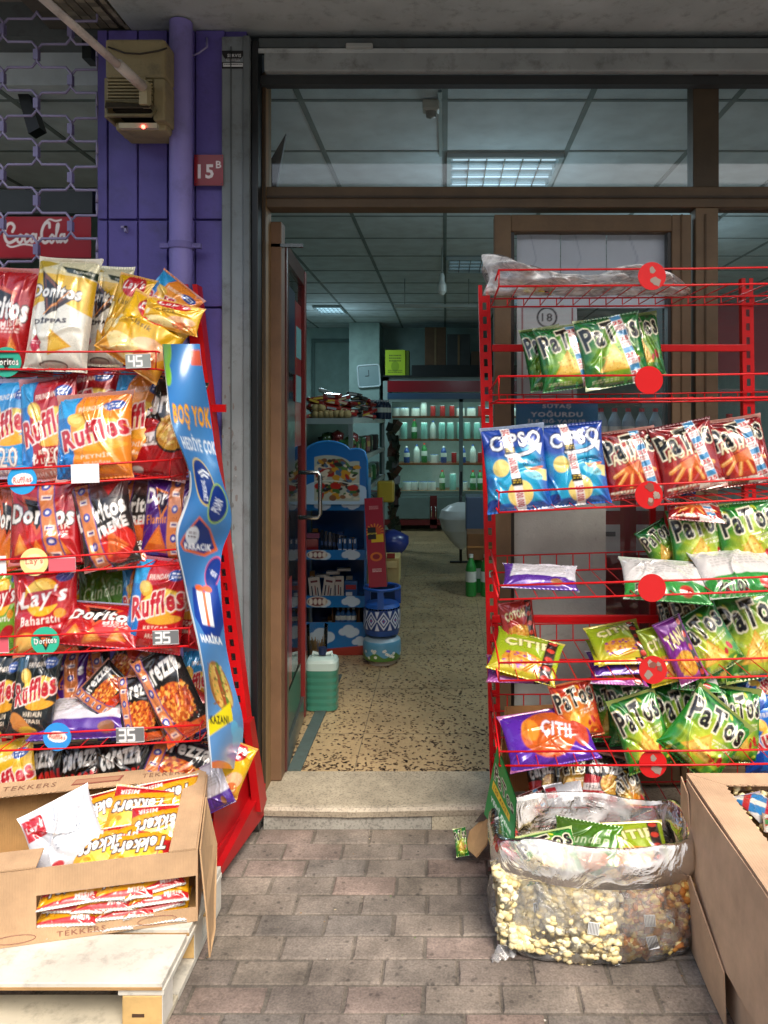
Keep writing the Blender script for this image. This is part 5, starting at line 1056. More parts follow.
def a_patos(base='#0c6b2c', dark='#07511f', glow='#8fb62a', chip='#d9a53a', word='PaTos', strip=False, rolls=False, dips=False, word_fg='#121212', small='#1a4a1c'):
    cv = Cv(100, 112, .88, base); U, V = cv.U, cv.V
    d = np.hypot((U-.5)*1.1, (V-.36)*1.0); cv.mixm(1.15-d*2.4, glow, .95)
    for k in range(14):
        a = k*.449; cv.mixm(np.exp(-(np.abs((U-.5)*math.sin(a)-(V-.36)*math.cos(a))/.03)**2)*(d < .5)*(((U-.5)*math.cos(a)+(V-.36)*math.sin(a)) > .1), glow, .35)
    cv.rect(0, .93, 1, 1, dark); cv.rect(0, 0, 1, .06, dark); cv.mixm(((V < .2)*(np.abs(U-.5) > .2)).astype(float), base, .7)
    r2 = random.Random(5)
    for _ in range(16): cv.ell(r2.uniform(0, 1), r2.choice((r2.uniform(.82, .93), r2.uniform(.05, .2))), .05, .02, dark if r2.random() < .5 else '#2f9a3c' if base[1] == '0' else glow, r2.uniform(0, 180))
    if rolls:
        for a, b, c, d_ in ((.42, .42, .2, .2), (.46, .4, .4, .16), (.52, .4, .62, .17), (.56, .42, .8, .24), (.44, .45, .14, .32), (.58, .46, .86, .36)): cv.line([(a, b), (c, d_)], .055, '#d88a3e'); cv.line([(a, b+.01), (c, d_+.012)], .018, '#efc07a')
        cv.ell(.52, .44, .2, .1, '#d0682a', 15); cv.line([(.35, .45), (.6, .52)], .02, '#a81f1c'); cv.text('Rolls', .42, .58, .5, .15, '#e9d6a8', rot=8, out='#3a2216', ow=.05, bold=.02, shear=.3)
        cv.small(.35, .09, .6, 1, '#f0e8d8', .03); cv.rect(.55, .03, .98, .12, '#e4ddd0')
    else:
        cv.poly([(.22, .2), (.5, .56), (.74, .2)], chip); cv.poly([(.27, .22), (.5, .52), (.69, .22)], '#e6c05a'); cv.speck(40, .012, ['#c98a2a', '#f0d684', '#b8742a'], 3, .3, .65, .22, .42)
        if dips: cv.ell(.5, .3, .26, .2, '#e09022'); cv.ell(.42, .38, .12, .12, '#ecc25a')
        cv.ell(.82, .33, .04, .07, '#b4232a', 20); cv.ell(.72, .28, .035, .05, '#b4232a', -15)
        for k, t in enumerate(('MEKSİKA', 'TARZI')): cv.text(t, .72, .53-k*.055, .32, .032, small if base[1] == '0' else '#f0e8d0', rot=8)
    cv.text(word, .49, .73, .86, .29, word_fg, rot=9, out='#ece6c8', ow=.085, bold=.034, arch=.04); cv.small(.3, .1, .4, 2, '#d8d8b0', .014)
    if strip: stripe(cv, .62, .80, .98, .02, ('25', 'BANA', 'FAZLA'), wd=.17)
    return cv.get()
def a_cips():
    cv = Cv(104, 134, .8, '#113f9c'); U, V = cv.U, cv.V
    cv.mixm(1-(V+.07*np.sin(U*7)-.6)*9, '#1f9fc6', .95); cv.mixm(1-np.hypot((U-.05)*1.2, V-.35)*4.5, '#123f9c', .9); cv.mixm(np.exp(-((U-.95)/.12)**2), '#113f9c', .9); cv.rect(0, .95, 1, 1, '#0d2f7c'); cv.mixm(((V < .1)).astype(float), '#1450a8', .9)
    cv.ell(.25, .5, .13, .1, '#e2cf7a', 10); cv.ell(.52, .2, .2, .15, '#e6d07a', 20); cv.poly([(.62, .5), (.98, .45), (.96, .32), (.8, .36)], '#e2cf86'); cv.ell(.75, .4, .16, .05, '#7fc8d8', -20); cv.ell(.1, .1, .1, .06, '#0d3c90')
    cv.text('CIPSO', .52, .80, .8, .17, '#eef2f4', rot=5, out='#0c1f58', ow=.09, bold=.025, arch=.05)
    cv.line([(.35, .64), (.55, .63), (.7, .65), (.88, .72)], .06, '#0c1f58'); cv.line([(.35, .64), (.55, .63), (.7, .65), (.86, .71)], .036, '#eef2f4'); cv.poly([(.76, .74), (.95, .76), (.9, .62)], '#eef2f4')
    cv.text('ORIGINAL', .78, .55, .36, .045, '#0c1f58', rot=10, bold=.03); cv.ell(.8, .47, .13, .02, '#d87a5a', 10); cv.text('tuzlu', .82, .38, .14, .03, '#3f4a30', rot=4)
    cv.poly([(.3, 1), (.44, 1), (.60, 0), (.46, 0)], '#e9e6e2')
    for k in range(3):
        t = (.86, .52, .14)[k]; u = .37+.16*(1-t); cv.text('500.000', u, t, .22, .085, '#b02030', rot=-84, bold=.04)
    for t in (.69, .33): u = .37+.16*(1-t); cv.poly([(u-.09, t+.04), (u+.08, t+.045), (u+.09, t-.04), (u-.08, t-.045)], '#17150f'); cv.small(u, t+.015, .13, 2, '#c8a93a', .016)
    return cv.get()
def tri_logo(cv, u, v, s, col='#17120f', rim='#c8502a'):
    cv.poly([(u-.2*s, v+.2*s), (u+.28*s, v+.1*s), (u+.02*s, v-.24*s)], rim); cv.poly([(u-.15*s, v+.16*s), (u+.22*s, v+.08*s), (u+.02*s, v-.17*s)], col)
def promo(cv, u0=.5, u1=.72, w_=.2, ru=True):
    cv.poly([(u0-w_/2-.02, 1), (u0+w_/2+.02, 1), (u1+w_/2+.02, 0), (u1-w_/2-.02, 0)], '#5b3f86'); cv.poly([(u0-w_/2, 1), (u0+w_/2, 1), (u1+w_/2, 0), (u1-w_/2, 0)], '#d8814a')
    for k, t in enumerate((.92, .78, .6, .42, .26, .1)):
        u = u0+(u1-u0)*(1-t)
        if k % 2 == 0: cv.ell(u, t, .065, .05, '#39479a'); cv.ell(u, t, .03, .022, '#e8e2e6')
        else: cv.rect(u-.07, t-.03, u+.07, t+.03, '#f0dcd0'); cv.rect(u-.05, t-.012, u+.05, t+.012, '#5a4a8a')
def a_doritos(base='#a8141c', tone='#c22a1c', fl='MISIR', chip='#d8752a', strip=True, fg='#f2ece4'):
    cv = Cv(104, 104, 1, base); U, V = cv.U, cv.V; cv.mixm(1-np.hypot(U-.55, V-.25)*2.2, tone, .9)
    for a, b in ((.2, .2), (.75, .15), (.45, .12)): cv.poly([(a-.1, b-.08), (a+.14, b-.04), (a, b+.18)], chip); cv.poly([(a-.05, b-.05), (a+.09, b-.02), (a, b+.1)], '#e8a04a')
    tri_logo(cv, .42, .6, 1.15); cv.text('Doritos', .5, .58, .86, .2, fg, rot=-4, out='#1a1210', ow=.09, bold=.04); cv.text(fl, .72, .42, .34, .06, '#f0dcd0', rot=6, bold=.02); cv.small(.72, .36, .3, 2, '#f0dcd0', .018)
    cv.rect(0, .95, 1, 1, base)
    if strip: promo(cv)
    return cv.get()
def a_dippas():
    cv = Cv(96, 166, .57, '#d9d6c8'); U, V = cv.U, cv.V
    cv.mask((V > .52+.06*np.sin(U*4)) & (V < .78+.14*(1-U)), '#d8ab1e'); cv.mixm(((V > .84-.05*U)).astype(float), '#cfc9a0', .8)
    cv.poly([(.45, .9), (1, .86), (1, .79), (.55, .84)], '#20301f'); cv.text('İÇİNDE', .8, .845, .3, .026, '#e8e8d8', rot=-5); cv.poly([(0, 1), (.35, .93), (0, .86)], '#b59a2e')
    cv.poly([(.12, .86), (.75, .6), (.34, .44)], '#2a1a14'); cv.poly([(.18, .83), (.66, .61), (.34, .48)], '#7a4630'); cv.poly([(.22, .78), (.6, .62), (.36, .52)], '#1c1411')
    cv.text('Doritos', .44, .66, .8, .1, '#eeeae0', rot=-3, out='#1b1a1e', ow=.1, bold=.04); cv.line([(.3, .46), (.66, .66)], .012, '#d88a3a'); cv.text('DİPPAS', .42, .41, .52, .05, '#2a2028', rot=4, bold=.06)
    cv.poly([(.12, .2), (.22, .3), (.32, .22), (.2, .13)], '#b8304a'); cv.small(.22, .23, .12, 2, '#e8c8cc', .01)
    cv.poly([(.42, .12), (.44, .34), (.8, .2)], '#d8a02a'); cv.poly([(.45, .15), (.47, .3), (.72, .2)], '#e4b84a'); cv.ell(.5, .05, .22, .035, '#4a3028'); cv.ell(.5, .045, .2, .025, '#c4b8a8')
    return cv.get()
def a_ruffles(l='#1c74bc', r_='#e0781c', fl='PEYNİR VE SOĞAN', twenty=False, plain=None, dark=False):
    cv = Cv(104, 124, .85, r_); U, V = cv.U, cv.V; cv.mixm(1-np.hypot(U-.6, V-.5)*1.6, '#f0a83a' if r_ == '#e0781c' else r_, .8)
    cv.mask(U < .28+.12*(V-.5)+.05*np.sin(V*7), l); cv.mask((U < .3)&(V > .7), '#2f9bd6' if not dark else '#27506a')
    cv.ell(.32, .66, .13, .075, '#e0b040', -20); cv.ell(.3, .675, .1, .05, '#eccb6a', -20)
    cv.ell(.62, .52, .34, .15, '#d8a02c', 10); cv.ell(.62, .54, .3, .12, '#f0cb52', 10); cv.ell(.7, .36, .28, .05, '#e0a030', 5)
    cv.ell(.8, .82, .14, .062, '#25509c', 5); cv.small(.8, .83, .16, 2, '#e6ebf4', .02); cv.text('FIRINDAN', .52, .79, .34, .055, '#f3e6d4', rot=6)
    cv.text('Ruffles', .55, .52, .84, .22, '#bb1c2c', rot=14, out='#f3e2da', ow=.085, bold=.04)
    cv.text(fl.split()[0], .6, .26, .4, .055, '#f4e4cc', rot=2); cv.text(' '.join(fl.split()[1:]) or 'LEZZET', .6, .18, .34, .045, '#f4e4cc')
    if twenty: cv.mixm(((V < .12)).astype(float), '#d8a088', .6); cv.text('20', .62, .2, .34, .19, '#f4ece0', out='#9a3a30', ow=.02, bold=.0); cv.text('₺', .33, .2, .09, .1, '#f4ece0'); cv.text('DAHA FAZLA', .52, .06, .6, .04, '#f2e2d8')
    if dark: cv.ell(.35, .12, .3, .1, '#c8803a', -25); cv.ell(.5, .06, .2, .06, '#d8b02c')
    cv.rect(0, .96, 1, 1, r_); return cv.get()
def a_lays(base='#b5141c', fl='Baharatlı', sun='#f0b428', txt='#f6f0ea', low='#d8762a'):
    cv = Cv(96, 112, .85, base); U, V = cv.U, cv.V; cv.mixm((.35-V)*3, low, .7)
    cv.ell(.52, .68, .28, .22, sun); cv.ell(.48, .72, .2, .15, '#f8cf58'); cv.poly([(.1, .52), (.3, .74), (.9, .78), (.98, .62), (.6, .56), (.24, .6)], '#b5141c'); cv.text("Lay's", .54, .66, .7, .25, txt, rot=7, bold=.02, shear=.25)
    cv.line([(.06, .5), (.14, .64), (.22, .6)], .03, '#f2e8e4'); cv.text(fl, .5, .42, .6, .1, '#f4e8dc', rot=2)
    cv.ell(.25, .15, .2, .13, '#e09838', 20); cv.ell(.24, .17, .15, .09, '#efc060', 20); cv.ell(.8, .48, .08, .055, '#d89028'); cv.ell(.72, .26, .2, .08, '#a3161c', 20); cv.ell(.84, .9, .13, .06, '#3a3a7c'); return cv.get()
def a_klasik():
    cv = Cv(96, 112, .85, '#e0ae12'); U, V = cv.U, cv.V; cv.mixm((.5-V)*2.5, '#e69a2a', .8); cv.ell(.5, .84, .3, .16, '#c01c26'); cv.text("Lay's", .5, .84, .5, .16, '#f6f0ea', rot=6, shear=.25); cv.text('Klasik', .42, .6, .36, .07, '#5a4416', rot=0)
    cv.rect(.06, .36, .13, .58, '#e9dfae'); cv.ell(.7, .34, .26, .16, '#edb98a', 20); cv.ell(.4, .22, .3, .14, '#f0d890', -10); cv.ell(.74, .2, .16, .12, '#d8703a'); cv.speck(30, .02, ['#f3e09a', '#dba040'], 3, .1, .9, .05, .35); return cv.get()
def a_cerezza(base='#a9141a', fl='FAZLA'):
    cv = Cv(84, 128, .66, '#17110f'); U, V = cv.U, cv.V; cv.mask(V < .52+.03*np.sin(U*6), base); cv.poly([(0, .36), (.5, .46), (.5, .32), (0, .24)], '#d8cdc8'); cv.text(fl, .26, .34, .34, .06, '#2a1c1a', rot=12)
    cv.ell(.68, .46, .3, .2, '#1d120c'); cv.ell(.68, .46, .27, .175, '#d09a30'); cv.speck(160, .03, ['#e8c05a', '#b8741e', '#f0d484', '#c88a28'], 5, .46, .9, .34, .58); cv.text('cerezza', .52, .68, .86, .15, '#e9e4dc', rot=8, bold=.04, arch=.25); cv.ell(.2, .06, .1, .03, '#e8d8d0'); return cv.get()
def a_popcorn(base='#141210'):
    cv = Cv(96, 84, 1.14, base); cv.text('cerezza', .5, .74, .7, .2, '#e9e6e0', rot=6, bold=.04, arch=.15); cv.text('POPCORN', .52, .44, .86, .26, '#c2221c', rot=5, bold=.05, out='#5a100c', ow=.02)
    for k in range(6): cv.rect(.1+.13*k, .0, .16+.13*k, .25, '#c92a24' if k % 2 else '#e6ddd6')
    cv.speck(40, .03, ['#efe6d0', '#d8c8a0'], 2, .1, .9, .0, .28); return cv.get()
def a_shots(a='#1a1613', b='#d8601c', word='cerezza'):
    cv = Cv(90, 120, .75, a); U, V = cv.U, cv.V; cv.ell(.6, .4, .32, .22, '#c05a18'); cv.speck(220, .028, ['#e08a30', '#b8441a', '#f0b050', '#8a2a14'], 9, .3, .9, .2, .6); cv.mask(V < .14, b); cv.ell(.4, .1, .3, .1, '#d8401c'); cv.text(word, .5, .74, .84, .16, '#ebe6dd', rot=10, bold=.03, arch=.15); promo(cv, .12, .3, .2); return cv.get()
def a_extreme():
    cv = Cv(90, 104, .86, '#262221'); U, V = cv.U, cv.V; cv.mixm((V-.75)*4, '#b87a74', .7); cv.ell(.7, .24, .3, .2, '#c8281e', 20); cv.poly([(.5, .1), (.9, .2), (.62, .42)], '#d8652a'); cv.poly([(.6, .92), (.7, .8), (.95, .96)], '#c8383a'); cv.text('Doritos', .5, .62, .86, .19, '#ece7e0', rot=10, out='#0f0d0c', ow=.05, bold=.04); cv.text('XTREME', .6, .42, .66, .11, '#e6e0da', rot=12, bold=.05); promo(cv, .2, .36, .24); return cv.get()
def a_purple(word='Doritos', fl='Flamin'):
    cv = Cv(84, 112, .75, '#4f1f7c'); U, V = cv.U, cv.V; tri_logo(cv, .4, .68, .9, '#241038', '#d8752a'); cv.text(word, .5, .74, .86, .17, '#efe9ea', rot=-3, out='#1c0f28', ow=.05, bold=.04); cv.text(fl, .34, .48, .46, .1, '#e88a22', rot=4, bold=.02); cv.poly([(.1, .12), (.4, .42), (.62, .08)], '#c85a1e'); cv.poly([(.2, .2), (.4, .36), (.5, .18)], '#e07a2a'); promo(cv, .66, .74, .28); return cv.get()
def a_corn(base='#8fa31a', low='#c8b428', word='ÇITIR', acc='#7a2a86', fg='#1d1a14'):
    cv = Cv(80, 90, .9, base); cv.mixm((.5-cv.V)*2.4, low, .9); cv.ell(.5, .3, .34, .2, '#c88a2a'); cv.speck(60, .03, ['#e0b04a', '#b86a24', acc], 4, .2, .8, .15, .45); cv.text(word, .5, .7, .7, .2, '#e8dca0', rot=8, out=fg, ow=.07, bold=.04); cv.rect(.76, 0, .92, 1, '#2a1a16'); 
    for k in range(5): cv.ell(.84, .1+.2*k, .06, .05, '#c23a2a')
    return cv.get()
def a_violet():
    cv = Cv(96, 60, 1.6, '#54249a'); cv.ell(.5, .5, .32, .4, '#c25a22'); cv.ell(.3, .6, .1, .2, '#e0862a'); cv.text('ÇITIR', .62, .5, .4, .3, '#e6e0ee', rot=-16, out='#2a1250', ow=.04, bold=.03); cv.ell(.86, .45, .1, .25, '#b8402a'); return cv.get()
def a_cundari():
    cv = Cv(90, 90, 1, '#3d5f16'); cv.mixm((cv.U-.2), '#4f8a1e', .9); cv.text('Cundan', .5, .62, .7, .18, '#b8c49a', rot=8, shear=.3, bold=.0); cv.ell(.6, .22, .3, .16, '#c07a4a', 30); cv.ell(.35, .3, .12, .1, '#d8b090', -20); return cv.get()
def a_tekkers(v=0):
    cv = Cv(110, 90, 1.25, '#d8990c'); U, V = cv.U, cv.V; cv.mask(V < .12+.2*(U-.3)*(1 if v else .6), '#bb1c22'); cv.mask((V > .3) & (V < .56+.1*U) & (U < .12+.2*V), '#bb1c22'); cv.mask(V < .05, '#ddd8cc'); cv.ell(.6, .68, .3, .2, '#efc63a', 12); cv.speck(14, .06, ['#e8b81e', '#d88f18', '#f2d050'], 6, .1, .9, .5, .9)
    cv.text('Tekkers', .52, .42, .8, .24, '#f0ede6', rot=8, out='#3a1d14', ow=.1, bold=.03, shear=.2); cv.text('MISIR', .74, .16, .3, .09, '#f2e8e0', rot=4, bold=.03); cv.text('İNCECİK', .78, .88, .3, .07, '#7a3016'); return cv.get()
def a_silver():
    cv = Cv(80, 80, 1, '#c9ccd2'); cv.rect(.02, .6, .3, .9, '#b5242e'); cv.text("Lay's", .16, .75, .22, .1, '#f0e8e8'); cv.ell(.3, .15, .09, .06, '#b83a44'); cv.small(.6, .5, .5, 4, '#8f949c', .03); return cv.get()
def a_whiteback(c='#d2cfcc', band='#2f8a3a'):
    cv = Cv(100, 60, 1.7, c); cv.mask(cv.V < .34, band); cv.small(.5, .78, .7, 5, '#a9a6a2', .035, 3); cv.text('PaTos', .3, .16, .34, .2, '#161616', out='#e8e2c8', ow=.07, bold=.04) if band[1] == '2' else cv.poly([(0, 1), (.14, 1), (.05, 0), (0, 0)], band); cv.ell(.72, .17, .08, .1, '#b8352c' if band[1] == '2' else '#8a5a3a'); return cv.get()
def a_puffpack(v=0):
    cv = Cv(70, 60, 1.1, '#2b78b0' if v else '#b02a30'); cv.mask(np.sin(cv.U*9+cv.V*7) > .3, '#d8d4cc'); cv.mask(np.sin(cv.U*7-cv.V*9) > .6, '#b02a30' if v else '#3a8a4a'); return cv.get()

A = dict(pg=a_patos(), pgs=a_patos(strip=True), prs=a_patos('#8a1218', '#5c0a10', '#b8341e', rolls=True, strip=True, small='#f0e8d0'), po=a_patos('#b8361a', '#8a1a10', '#e89a2a', chip='#e0a83a', dips=True),
         pb=a_patos('#17140f', '#17140f', '#c8982a', dips=True), pl=a_patos('#1f7d24', '#0f5a1e', '#c8cf3a'), cips=a_cips(), dr=a_doritos(), drp=a_doritos(strip=False), dor=a_doritos('#c8561a', '#e07a22', 'NACHO', strip=False), dip=a_dippas(),
         ro=a_ruffles(), rb=a_ruffles('#1a5aa8', '#2f93cf', 'ORİJİNAL', True), rr=a_ruffles('#1c74bc', '#ad1a24', 'KETÇAP', True), rk=a_ruffles('#1c74bc', '#b8121c', 'KETÇAP AROMALI'), rd=a_ruffles('#15181c', '#1c2426', 'HARDALIN SIRASI', dark=True), ry=a_ruffles('#d8a818', '#dcae20', 'SADE LEZZET'),
         ly=a_lays(), lg=a_lays('#6b9a2a', 'Yoğurtlu', low='#3f7a24'), kl=a_klasik(), cz=a_cerezza(), pc=a_popcorn(), sh=a_shots(), shd=a_shots('#171412', '#8a2a18'), ex=a_extreme(), pu=a_purple(), pud=a_purple('Doritos', 'Shots'),
         cy=a_corn(), cr=a_corn('#a8241c', '#c84a22', 'ÇOTONA', '#d88a2a'), cp=a_corn('#7a2a8a', '#a84a9a', 'TANE', '#d8b02c'), vi=a_violet(), cu=a_cundari(), te=a_tekkers(), te2=a_tekkers(1), si=a_silver(), wb=a_whiteback(), wp=a_whiteback('#c8c4cc', '#4f2a86'),
         blue=a_ruffles('#12449c', '#1b6ac0', 'SADE TUZLU'), pbk=a_popcorn('#16181a'), czb=a_shots('#1b2024', '#3a8aa8'))

# ================================================================ PACKETS ON THE RED RACKS
B = bag
# art, cx, cy, w, h, Y, roll, label, extra
GP = 'green tortilla packets on the tall rack'
# second basket
B(A['pg'], 545, 358, 42, 66, 2.60, 10, 'green packet mostly hidden behind two striped ones, top packets of tall rack', group=GP)
B(A['pgs'], 566, 357, 58, 68, 2.53, 8, 'smaller green striped packet in the upper basket beside the age notice', group=GP)
B(A['pg'], 640, 345, 44, 68, 2.60, 6, 'green packet with two red peppers peeking out behind the bigger striped one', group=GP)
B(A['pgs'], 612, 351, 68, 74, 2.50, 9, 'larger green striped packet right beside the upper red disc', group=GP)
# third basket
GC = 'blue crisp bags'
B(A['cips'], 516, 468, 66, 88, 2.50, 5, 'blue crisp bag with promo strip nearest the rack upright', group=GC)
B(A['cips'], 575, 464, 64, 84, 2.51, 5, 'blue crisp bag with promo strip beside the red rolled snack packets', group=GC)
GR = 'red rolled snack packets'
B(A['prs'], 631, 463, 60, 70, 2.53, 8, 'red rolled snack packet touching the blue crisp bags', group=GR)
B(A['prs'], 687, 457, 66, 72, 2.52, 12, 'red rolled snack packet in the middle of the three', group=GR)
B(A['prs'], 738, 451, 62, 70, 2.54, 9, 'red rolled snack packet farthest from the blue crisp bags', group=GR)
B(A['prs'], 668, 458, 40, 60, 2.60, 4, 'red packet half hidden behind the three rolled snack packets', group=GR)
# fourth basket
B(A['wp'], 540, 577, 76, 44, 2.50, -6, 'flat lying purple and white packet alone on the middle basket', pitch=68, T=.022, back='#d8d4de')
B(A['prs'], 694, 510, 56, 40, 2.56, -8, 'small red and white packet lying on top of the green packets', pitch=62, T=.02, back='#e0dcd6')
B(A['pg'], 660, 546, 34, 46, 2.62, 28, 'green packet tilted behind, left edge of the middle green group'.replace('left edge', 'outer edge'), group=GP)
B(A['pl'], 698, 541, 58, 66, 2.58, 5, 'upright green packet under the small red lying packet', group=GP)
B(A['pl'], 748, 537, 64, 72, 2.56, 5, 'upright green packet with bright shine at the frame edge, middle basket', group=GP)
B(A['wb'], 664, 580, 86, 62, 2.46, -6, 'green and white packet lying on its side behind a red disc', pitch=58, T=.028, group=GP)
B(A['wb'], 738, 572, 84, 66, 2.47, 6, 'crumpled green and white packet lying in front of two upright ones', pitch=55, T=.032, group=GP)
B(A['blue'], 683, 503, 30, 30, 2.66, 0, 'dark blue packet end behind the small red lying packet', pitch=30)
# fifth basket
B(A['cr'], 518, 624, 36, 46, 2.58, 8, 'small red-orange packet standing behind the yellow-green one by the upright', seed=3)
B(A['cp'], 517, 669, 62, 40, 2.53, -3, 'purple packet lying beneath the yellow-green one by the upright', pitch=66, T=.016)
B(A['cy'], 526, 656, 70, 50, 2.50, -18, 'yellow-green packet with dark strip lying next to the rack upright', pitch=48, T=.02)
for i, (cy_, c, lb) in enumerate(((672, 'cp', 'bottom purple-white packet of the small pile in the fifth basket'), (662, 'wp', 'middle pale packet of the small pile in the fifth basket'), (652, 'cy', 'third pale-edged packet up the small pile in the fifth basket'))):
    B(A[c], 617, cy_, 56, 44, 2.52-.0*i, (-6, 4, 2)[i], lb, pitch=74, T=.015, back='#dcd8dc')
B(A['cy'], 618, 642, 58, 46, 2.52, 12, 'yellow-green packet topping the small pile in the fifth basket', pitch=50, T=.022)
B(A['cy'], 661, 655, 36, 58, 2.49, 14, 'yellow-green packet leaning beside the worn red disc')
B(A['cp'], 680, 650, 30, 66, 2.46, 24, 'narrow purple packet leaning between yellow and green packets', back='#c8c4c8')
B(A['pb'], 697, 622, 56, 60, 2.62, 4, 'black and yellow packet standing behind the tilted green one')
B(A['pb'], 673, 622, 30, 52, 2.66, 6, 'black packet edge next to the black and yellow packet')
B(A['pl'], 705, 642, 58, 66, 2.50, 28, 'green packet tilted sharply with folded top corner, fifth basket', group=GP)
B(A['pg'], 722, 660, 40, 50, 2.56, 10, 'green packet squeezed low between the tilted and the big one', group=GP)
B(A['pl'], 752, 634, 72, 88, 2.55, 9, 'biggest green packet, upright at the frame edge in fifth basket', group=GP)
B(A['wb'], 694, 682, 50, 28, 2.52, -6, 'green and white packet lying under the tilted green one', pitch=70, T=.016, group=GP)
# sixth basket
B(A['po'], 576, 710, 46, 56, 2.52, 12, 'orange packet with yellow flower burst standing in the sixth basket')
B(A['vi'], 548, 737, 92, 60, 2.47, 10, 'purple and orange crinkled packet lying in front of the orange one', pitch=50, T=.03)
for cx_, cy_, w_, h_, Y_, ro, art, lb in ((606, 712, 34, 58, 2.60, 2, 'pg', 'green packet standing first behind the orange packet'), (630, 712, 48, 64, 2.57, 3, 'pg', 'green packet second in line after the orange packet'),
        (660, 705, 40, 50, 2.64, -4, 'pg', 'green packet deep at the back of sixth basket'), (680, 722, 52, 78, 2.54, 8, 'pl', 'green packet standing between two tilted front ones'), (702, 705, 36, 60, 2.62, 6, 'pg', 'green packet edge behind the diamond-tilted packet'),
        (722, 712, 46, 56, 2.60, -20, 'pl', 'green packet leaning away behind the diamond-tilted packet'), (738, 725, 46, 74, 2.54, -6, 'pl', 'green packet standing between diamond-tilted one and blue bag'), (748, 692, 36, 30, 2.62, 14, 'pg', 'green packet top poking above the blue bag')):
    B(A[art], cx_, cy_, w_, h_, Y_, ro, lb, group=GP)
B(A['pl'], 642, 731, 52, 74, 2.47, 17, 'green packet leaning forward behind the lowest red disc', group=GP)
B(A['pl'], 706, 735, 70, 74, 2.44, -40, 'green packet turned like a diamond in front of the sixth basket', group=GP)
B(A['blue'], 768, 735, 56, 74, 2.55, 4, 'blue crisp bag with yellow chips at the frame edge, sixth basket')
B(A['blue'], 762, 690, 46, 44, 2.60, 18, 'blue bag lying above the other blue one at frame edge', pitch=40)
# lowest basket: red-black packets by a brown carton
for i, (cx_, cy_, w_, h_, ro, lb) in enumerate(((544, 782, 34, 52, 6, 'black and red packet next to the brown carton, lowest basket'), (572, 778, 40, 50, -6, 'black and red packet second from the brown carton'), (603, 780, 42, 52, -14, 'black and red packet third along the lowest basket'), (628, 792, 34, 46, 18, 'black and red packet at the end of the lowest basket row'))):
    B(A['pb'] if i % 2 else A['cz'], cx_, cy_, w_, h_, 2.58-.02*i, ro, lb, pitch=22)
B(A['si'], 566, 800, 40, 34, 2.50, 10, 'white packet flap lying over the black and red packets', pitch=35, T=.014)
B(A['prs'], 536, 806, 32, 30, 2.52, 20, 'bright red packet corner low beside the brown carton', pitch=30, T=.018)
k = MB('#a87848').slab([(PX(505, 2.7), 2.70, .2), (PX(560, 2.7), 2.72, .2), (PX(562, 2.7), 2.72, .5), (PX(505, 2.7), 2.70, .5)], -.005); k.slab([(PX(505, 2.7), 2.70, .2), (PX(505, 2.7), 2.70, .5), (.18, 2.50, .44), (.18, 2.50, .2)], .005); tag(k.build('brown_carton_wall', 'card'), 'open brown carton standing in the lowest basket of tall rack', 'box')

# ---- crisp rack, top basket
B(A['drp'], 6, 318, 60, 108, 2.56, -2, 'tall red corn chip bag on the top basket beside the white one', T=.04)
B(A['dip'], 107, 316, 44, 106, 2.66, -3, 'white and yellow dip bag half hidden behind its twin', T=.035, group='white dip bags')
B(A['dip'], 63, 314, 64, 120, 2.52, -3, 'tall white and yellow dip chip bag, front of the top basket', T=.045, lump=.8, group='white dip bags')
B(A['kl'], 128, 312, 40, 78, 2.64, -14, 'dull gold crisp bag behind the yellow one, top basket', seed=77)
B(A['ro'], 166, 306, 56, 58, 2.66, -38, 'orange and blue crisp bag slumped at the back of top basket', seed=9, lump=1.8)
B(A['kl'], 146, 336, 76, 72, 2.48, -32, 'slumped bright yellow classic crisp bag on the top basket', T=.045, seed=22, lump=1.5)
B(A['kl'], 172, 316, 62, 30, 2.46, -14, 'folded shiny yellow crisp bag end over the blue banner', T=.02, seed=12, lump=2.2)
# second basket
B(A['rr'], 85, 405, 70, 84, 2.62, 3, 'red and navy crisp bag hidden at the back of second basket')
B(A['ro'], 138, 420, 60, 104, 2.56, -8, 'tall orange crisp bag standing behind the front orange one', T=.045)
B(A['rb'], 8, 428, 54, 104, 2.53, 3, 'light blue crisp bag reading 20 at the frame edge')
B(A['rr'], 50, 428, 60, 108, 2.51, 7, 'red and blue crisp bag reading 20 beside the light blue one', T=.04)
B(A['cz'], 168, 428, 60, 104, 2.55, -10, 'red and black snack mix bag next to the blue banner', T=.045)
B(A['ro'], 95, 436, 78, 90, 2.45, 4, 'front orange and blue crisp bag above the blank white tag', T=.045)
# third basket
B(A['dor'], 14, 527, 40, 88, 2.58, 2, 'orange chip bag at the frame edge, third basket')
B(A['drp'], 78, 515, 70, 84, 2.60, -4, 'red chip bag hidden behind the striped red one')
B(A['dr'], 46, 522, 74, 84, 2.48, 4, 'red chip bag with orange promo strip, third basket')
B(A['ex'], 137, 514, 52, 72, 2.58, -10, 'black chip bag leaning behind the front black one')
B(A['ex'], 132, 552, 46, 40, 2.54, 10, 'dark chip bag lying low behind the wire, third basket', pitch=40)
B(A['ex'], 106, 524, 58, 88, 2.47, 14, 'front black and red chip bag with orange strip', T=.04)
B(A['pu'], 168, 518, 50, 84, 2.54, -2, 'purple chip bag with orange strip beside the banner')
